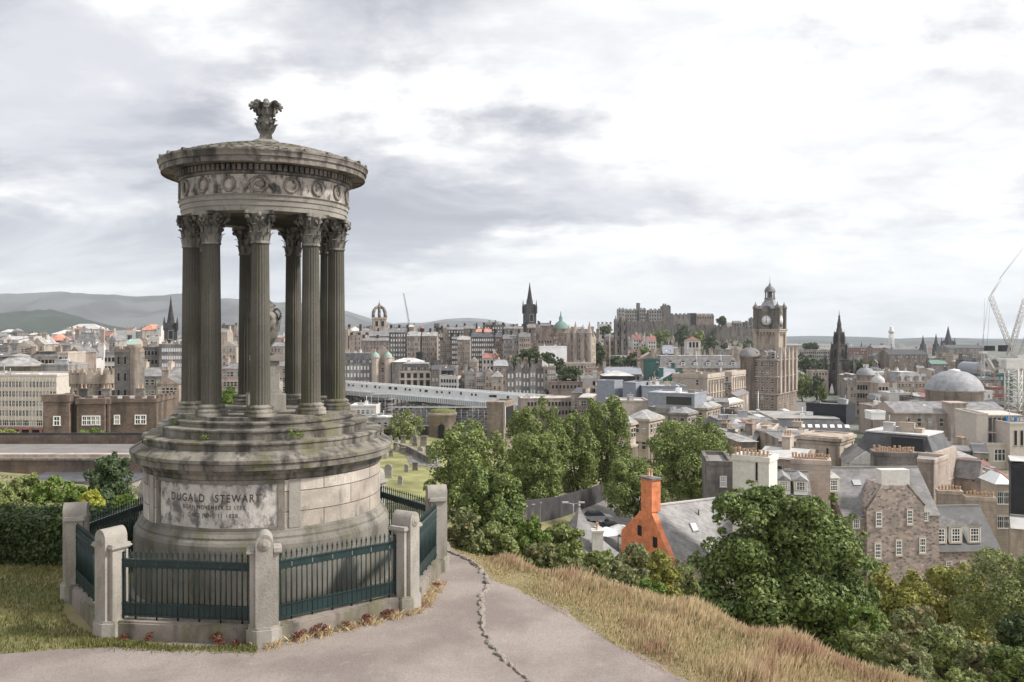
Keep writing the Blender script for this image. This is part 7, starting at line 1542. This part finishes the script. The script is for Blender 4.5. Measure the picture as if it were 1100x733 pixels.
# bare twigs near the orange house
def twigs():
    rr = random.Random(8); d = 31; x = tx(712) * d; g = gz(x, d); e = thing('bare_bush', 'grey leafless twiggy bush in front of the orange house', 'shrub', (x, d, g)); mb = MB()
    top = Zp(588, d) - g
    for i in range(46):
        a = rr.uniform(0, 6.28); r = rr.uniform(.2, 1.5); p = Vector((0, 0, max(0, top - 3.4))); q = Vector((r * .5 * math.cos(a), r * .5 * math.sin(a), top - 1.6 + rr.uniform(0, .7))); s = Vector((r * math.cos(a), r * math.sin(a), top - rr.uniform(0, 1.1)))
        mb.tube(p, q, .03, .018, 4); mb.tube(q, s, .016, .006, 3)
        for _ in range(4): t_ = q.lerp(s, rr.random()); mb.tube(t_, t_ + Vector((rr.uniform(-.35, .35), rr.uniform(-.35, .35), rr.uniform(.05, .4))), .008, .004, 3)
    mb.build('branches', simple('twig', (.2, .18, .16), .9), e)
twigs()
# ---- fill of ordinary roofs between the described buildings
FILL = [
 (0, 200, 352, 372, 620, 1300, 34, 'the dark left steeple'), (375, 560, 347, 356, 780, 1000, 16, 'the crown steeple'),
 (560, 700, 356, 372, 760, 1100, 10, 'the black spire'), (845, 1060, 371, 384, 900, 2400, 44, 'the gothic monument'),
 (930, 1090, 385, 402, 480, 820, 24, 'the great dome'), (690, 800, 383, 400, 480, 700, 14, 'the castle'), (1030, 1100, 425, 440, 300, 420, 6, 'the site crane'), (560, 660, 400, 425, 380, 480, 8, 'the bank building'), (0, 190, 376, 398, 300, 560, 26, ''), (236, 362, 356, 396, 480, 700, 18, ''), (375, 560, 372, 400, 470, 640, 16, ''), (690, 800, 404, 432, 270, 400, 16, ''), (760, 860, 452, 476, 150, 215, 14, ''), (940, 1060, 424, 446, 300, 400, 16, ''), (905, 1060, 404, 424, 400, 560, 22, ''), (1010, 1090, 480, 520, 140, 220, 10, ''), (620, 700, 404, 430, 300, 420, 10, '')]
MARK = [(183, 'the dark left steeple'), (408, 'the crown steeple'), (450, 'the twin pale tenement blocks'), (569, 'the black spire'), (622, 'the bank building'), (690, 'the castle'), (745, 'the white belvedere'), (829, 'the clock tower'), (902, 'the gothic monument'), (958, 'the telecoms mast'), (1018, 'the tallest cathedral spire'), (1025, 'the great dome'), (1060, 'the white crane'), (30, 'the long white offices'), (90, 'the grey mansard hotel')]
used = {}
fr = random.Random(77)
for a, c, y0, y1, d0_, d1_, n, _ in FILL:
    for i in range(n):
        px = fr.uniform(a, c); f = fr.random(); d = d0_ + (d1_ - d0_) * (1 - f); py = y0 + (y1 - y0) * f; wpx = fr.uniform(5, 12) * (700 / d) ** .55
        wl = fr.choice(['grey', 'tan', 'brown', 'pink', 'dark', 'pale', 'grey', 'white']); rf = fr.choice(['g', 'g', 'x', 'f', 'h', 'g']); rm = fr.choice(['slate', 'slate', 'slate_l', 'slate_d', 'leadl', 'redbrown']) if wl != 'white' else 'slate'
        if rf == 'f': rm = fr.choice(['leadl', 'felt'])
        mk = min(MARK, key=lambda q: abs(q[0] - px)); adj = {'grey': 'grey', 'tan': 'sandy', 'brown': 'brown', 'pink': 'pinkish', 'dark': 'sooty', 'pale': 'cream', 'white': 'white'}[wl]
        rn = {'slate': 'grey slate', 'slate_l': 'pale slate', 'slate_d': 'dark slate', 'leadl': 'whitish', 'redbrown': 'red brown', 'felt': 'flat grey'}[rm]; sh = {'g': 'ridged', 'x': 'gabled', 'f': 'flat', 'h': 'hipped'}[rf]
        base_l = f'far {adj} building with a {rn} {sh} roof {"left" if px < mk[0] else "right"} of {mk[1]}'.replace('flat grey flat', 'flat grey')
        k_ = used.get(base_l, 0); used[base_l] = k_ + 1
        if k_: continue
        qb(base_l, px - wpx / 2, px + wpx / 2, py, d, wl, rf, fr.uniform(1.5, 3.5), rm if rf != 'f' else 'slate', max(2, int(wpx / 3)), 2, 'dark' if wl == 'white' else 'sash', t=fr.uniform(12, 24), name='far_building', topm=rm if rf == 'f' else 'felt', ww=1.4, wh=2, rot=fr.uniform(-30, 5), skip=.1)
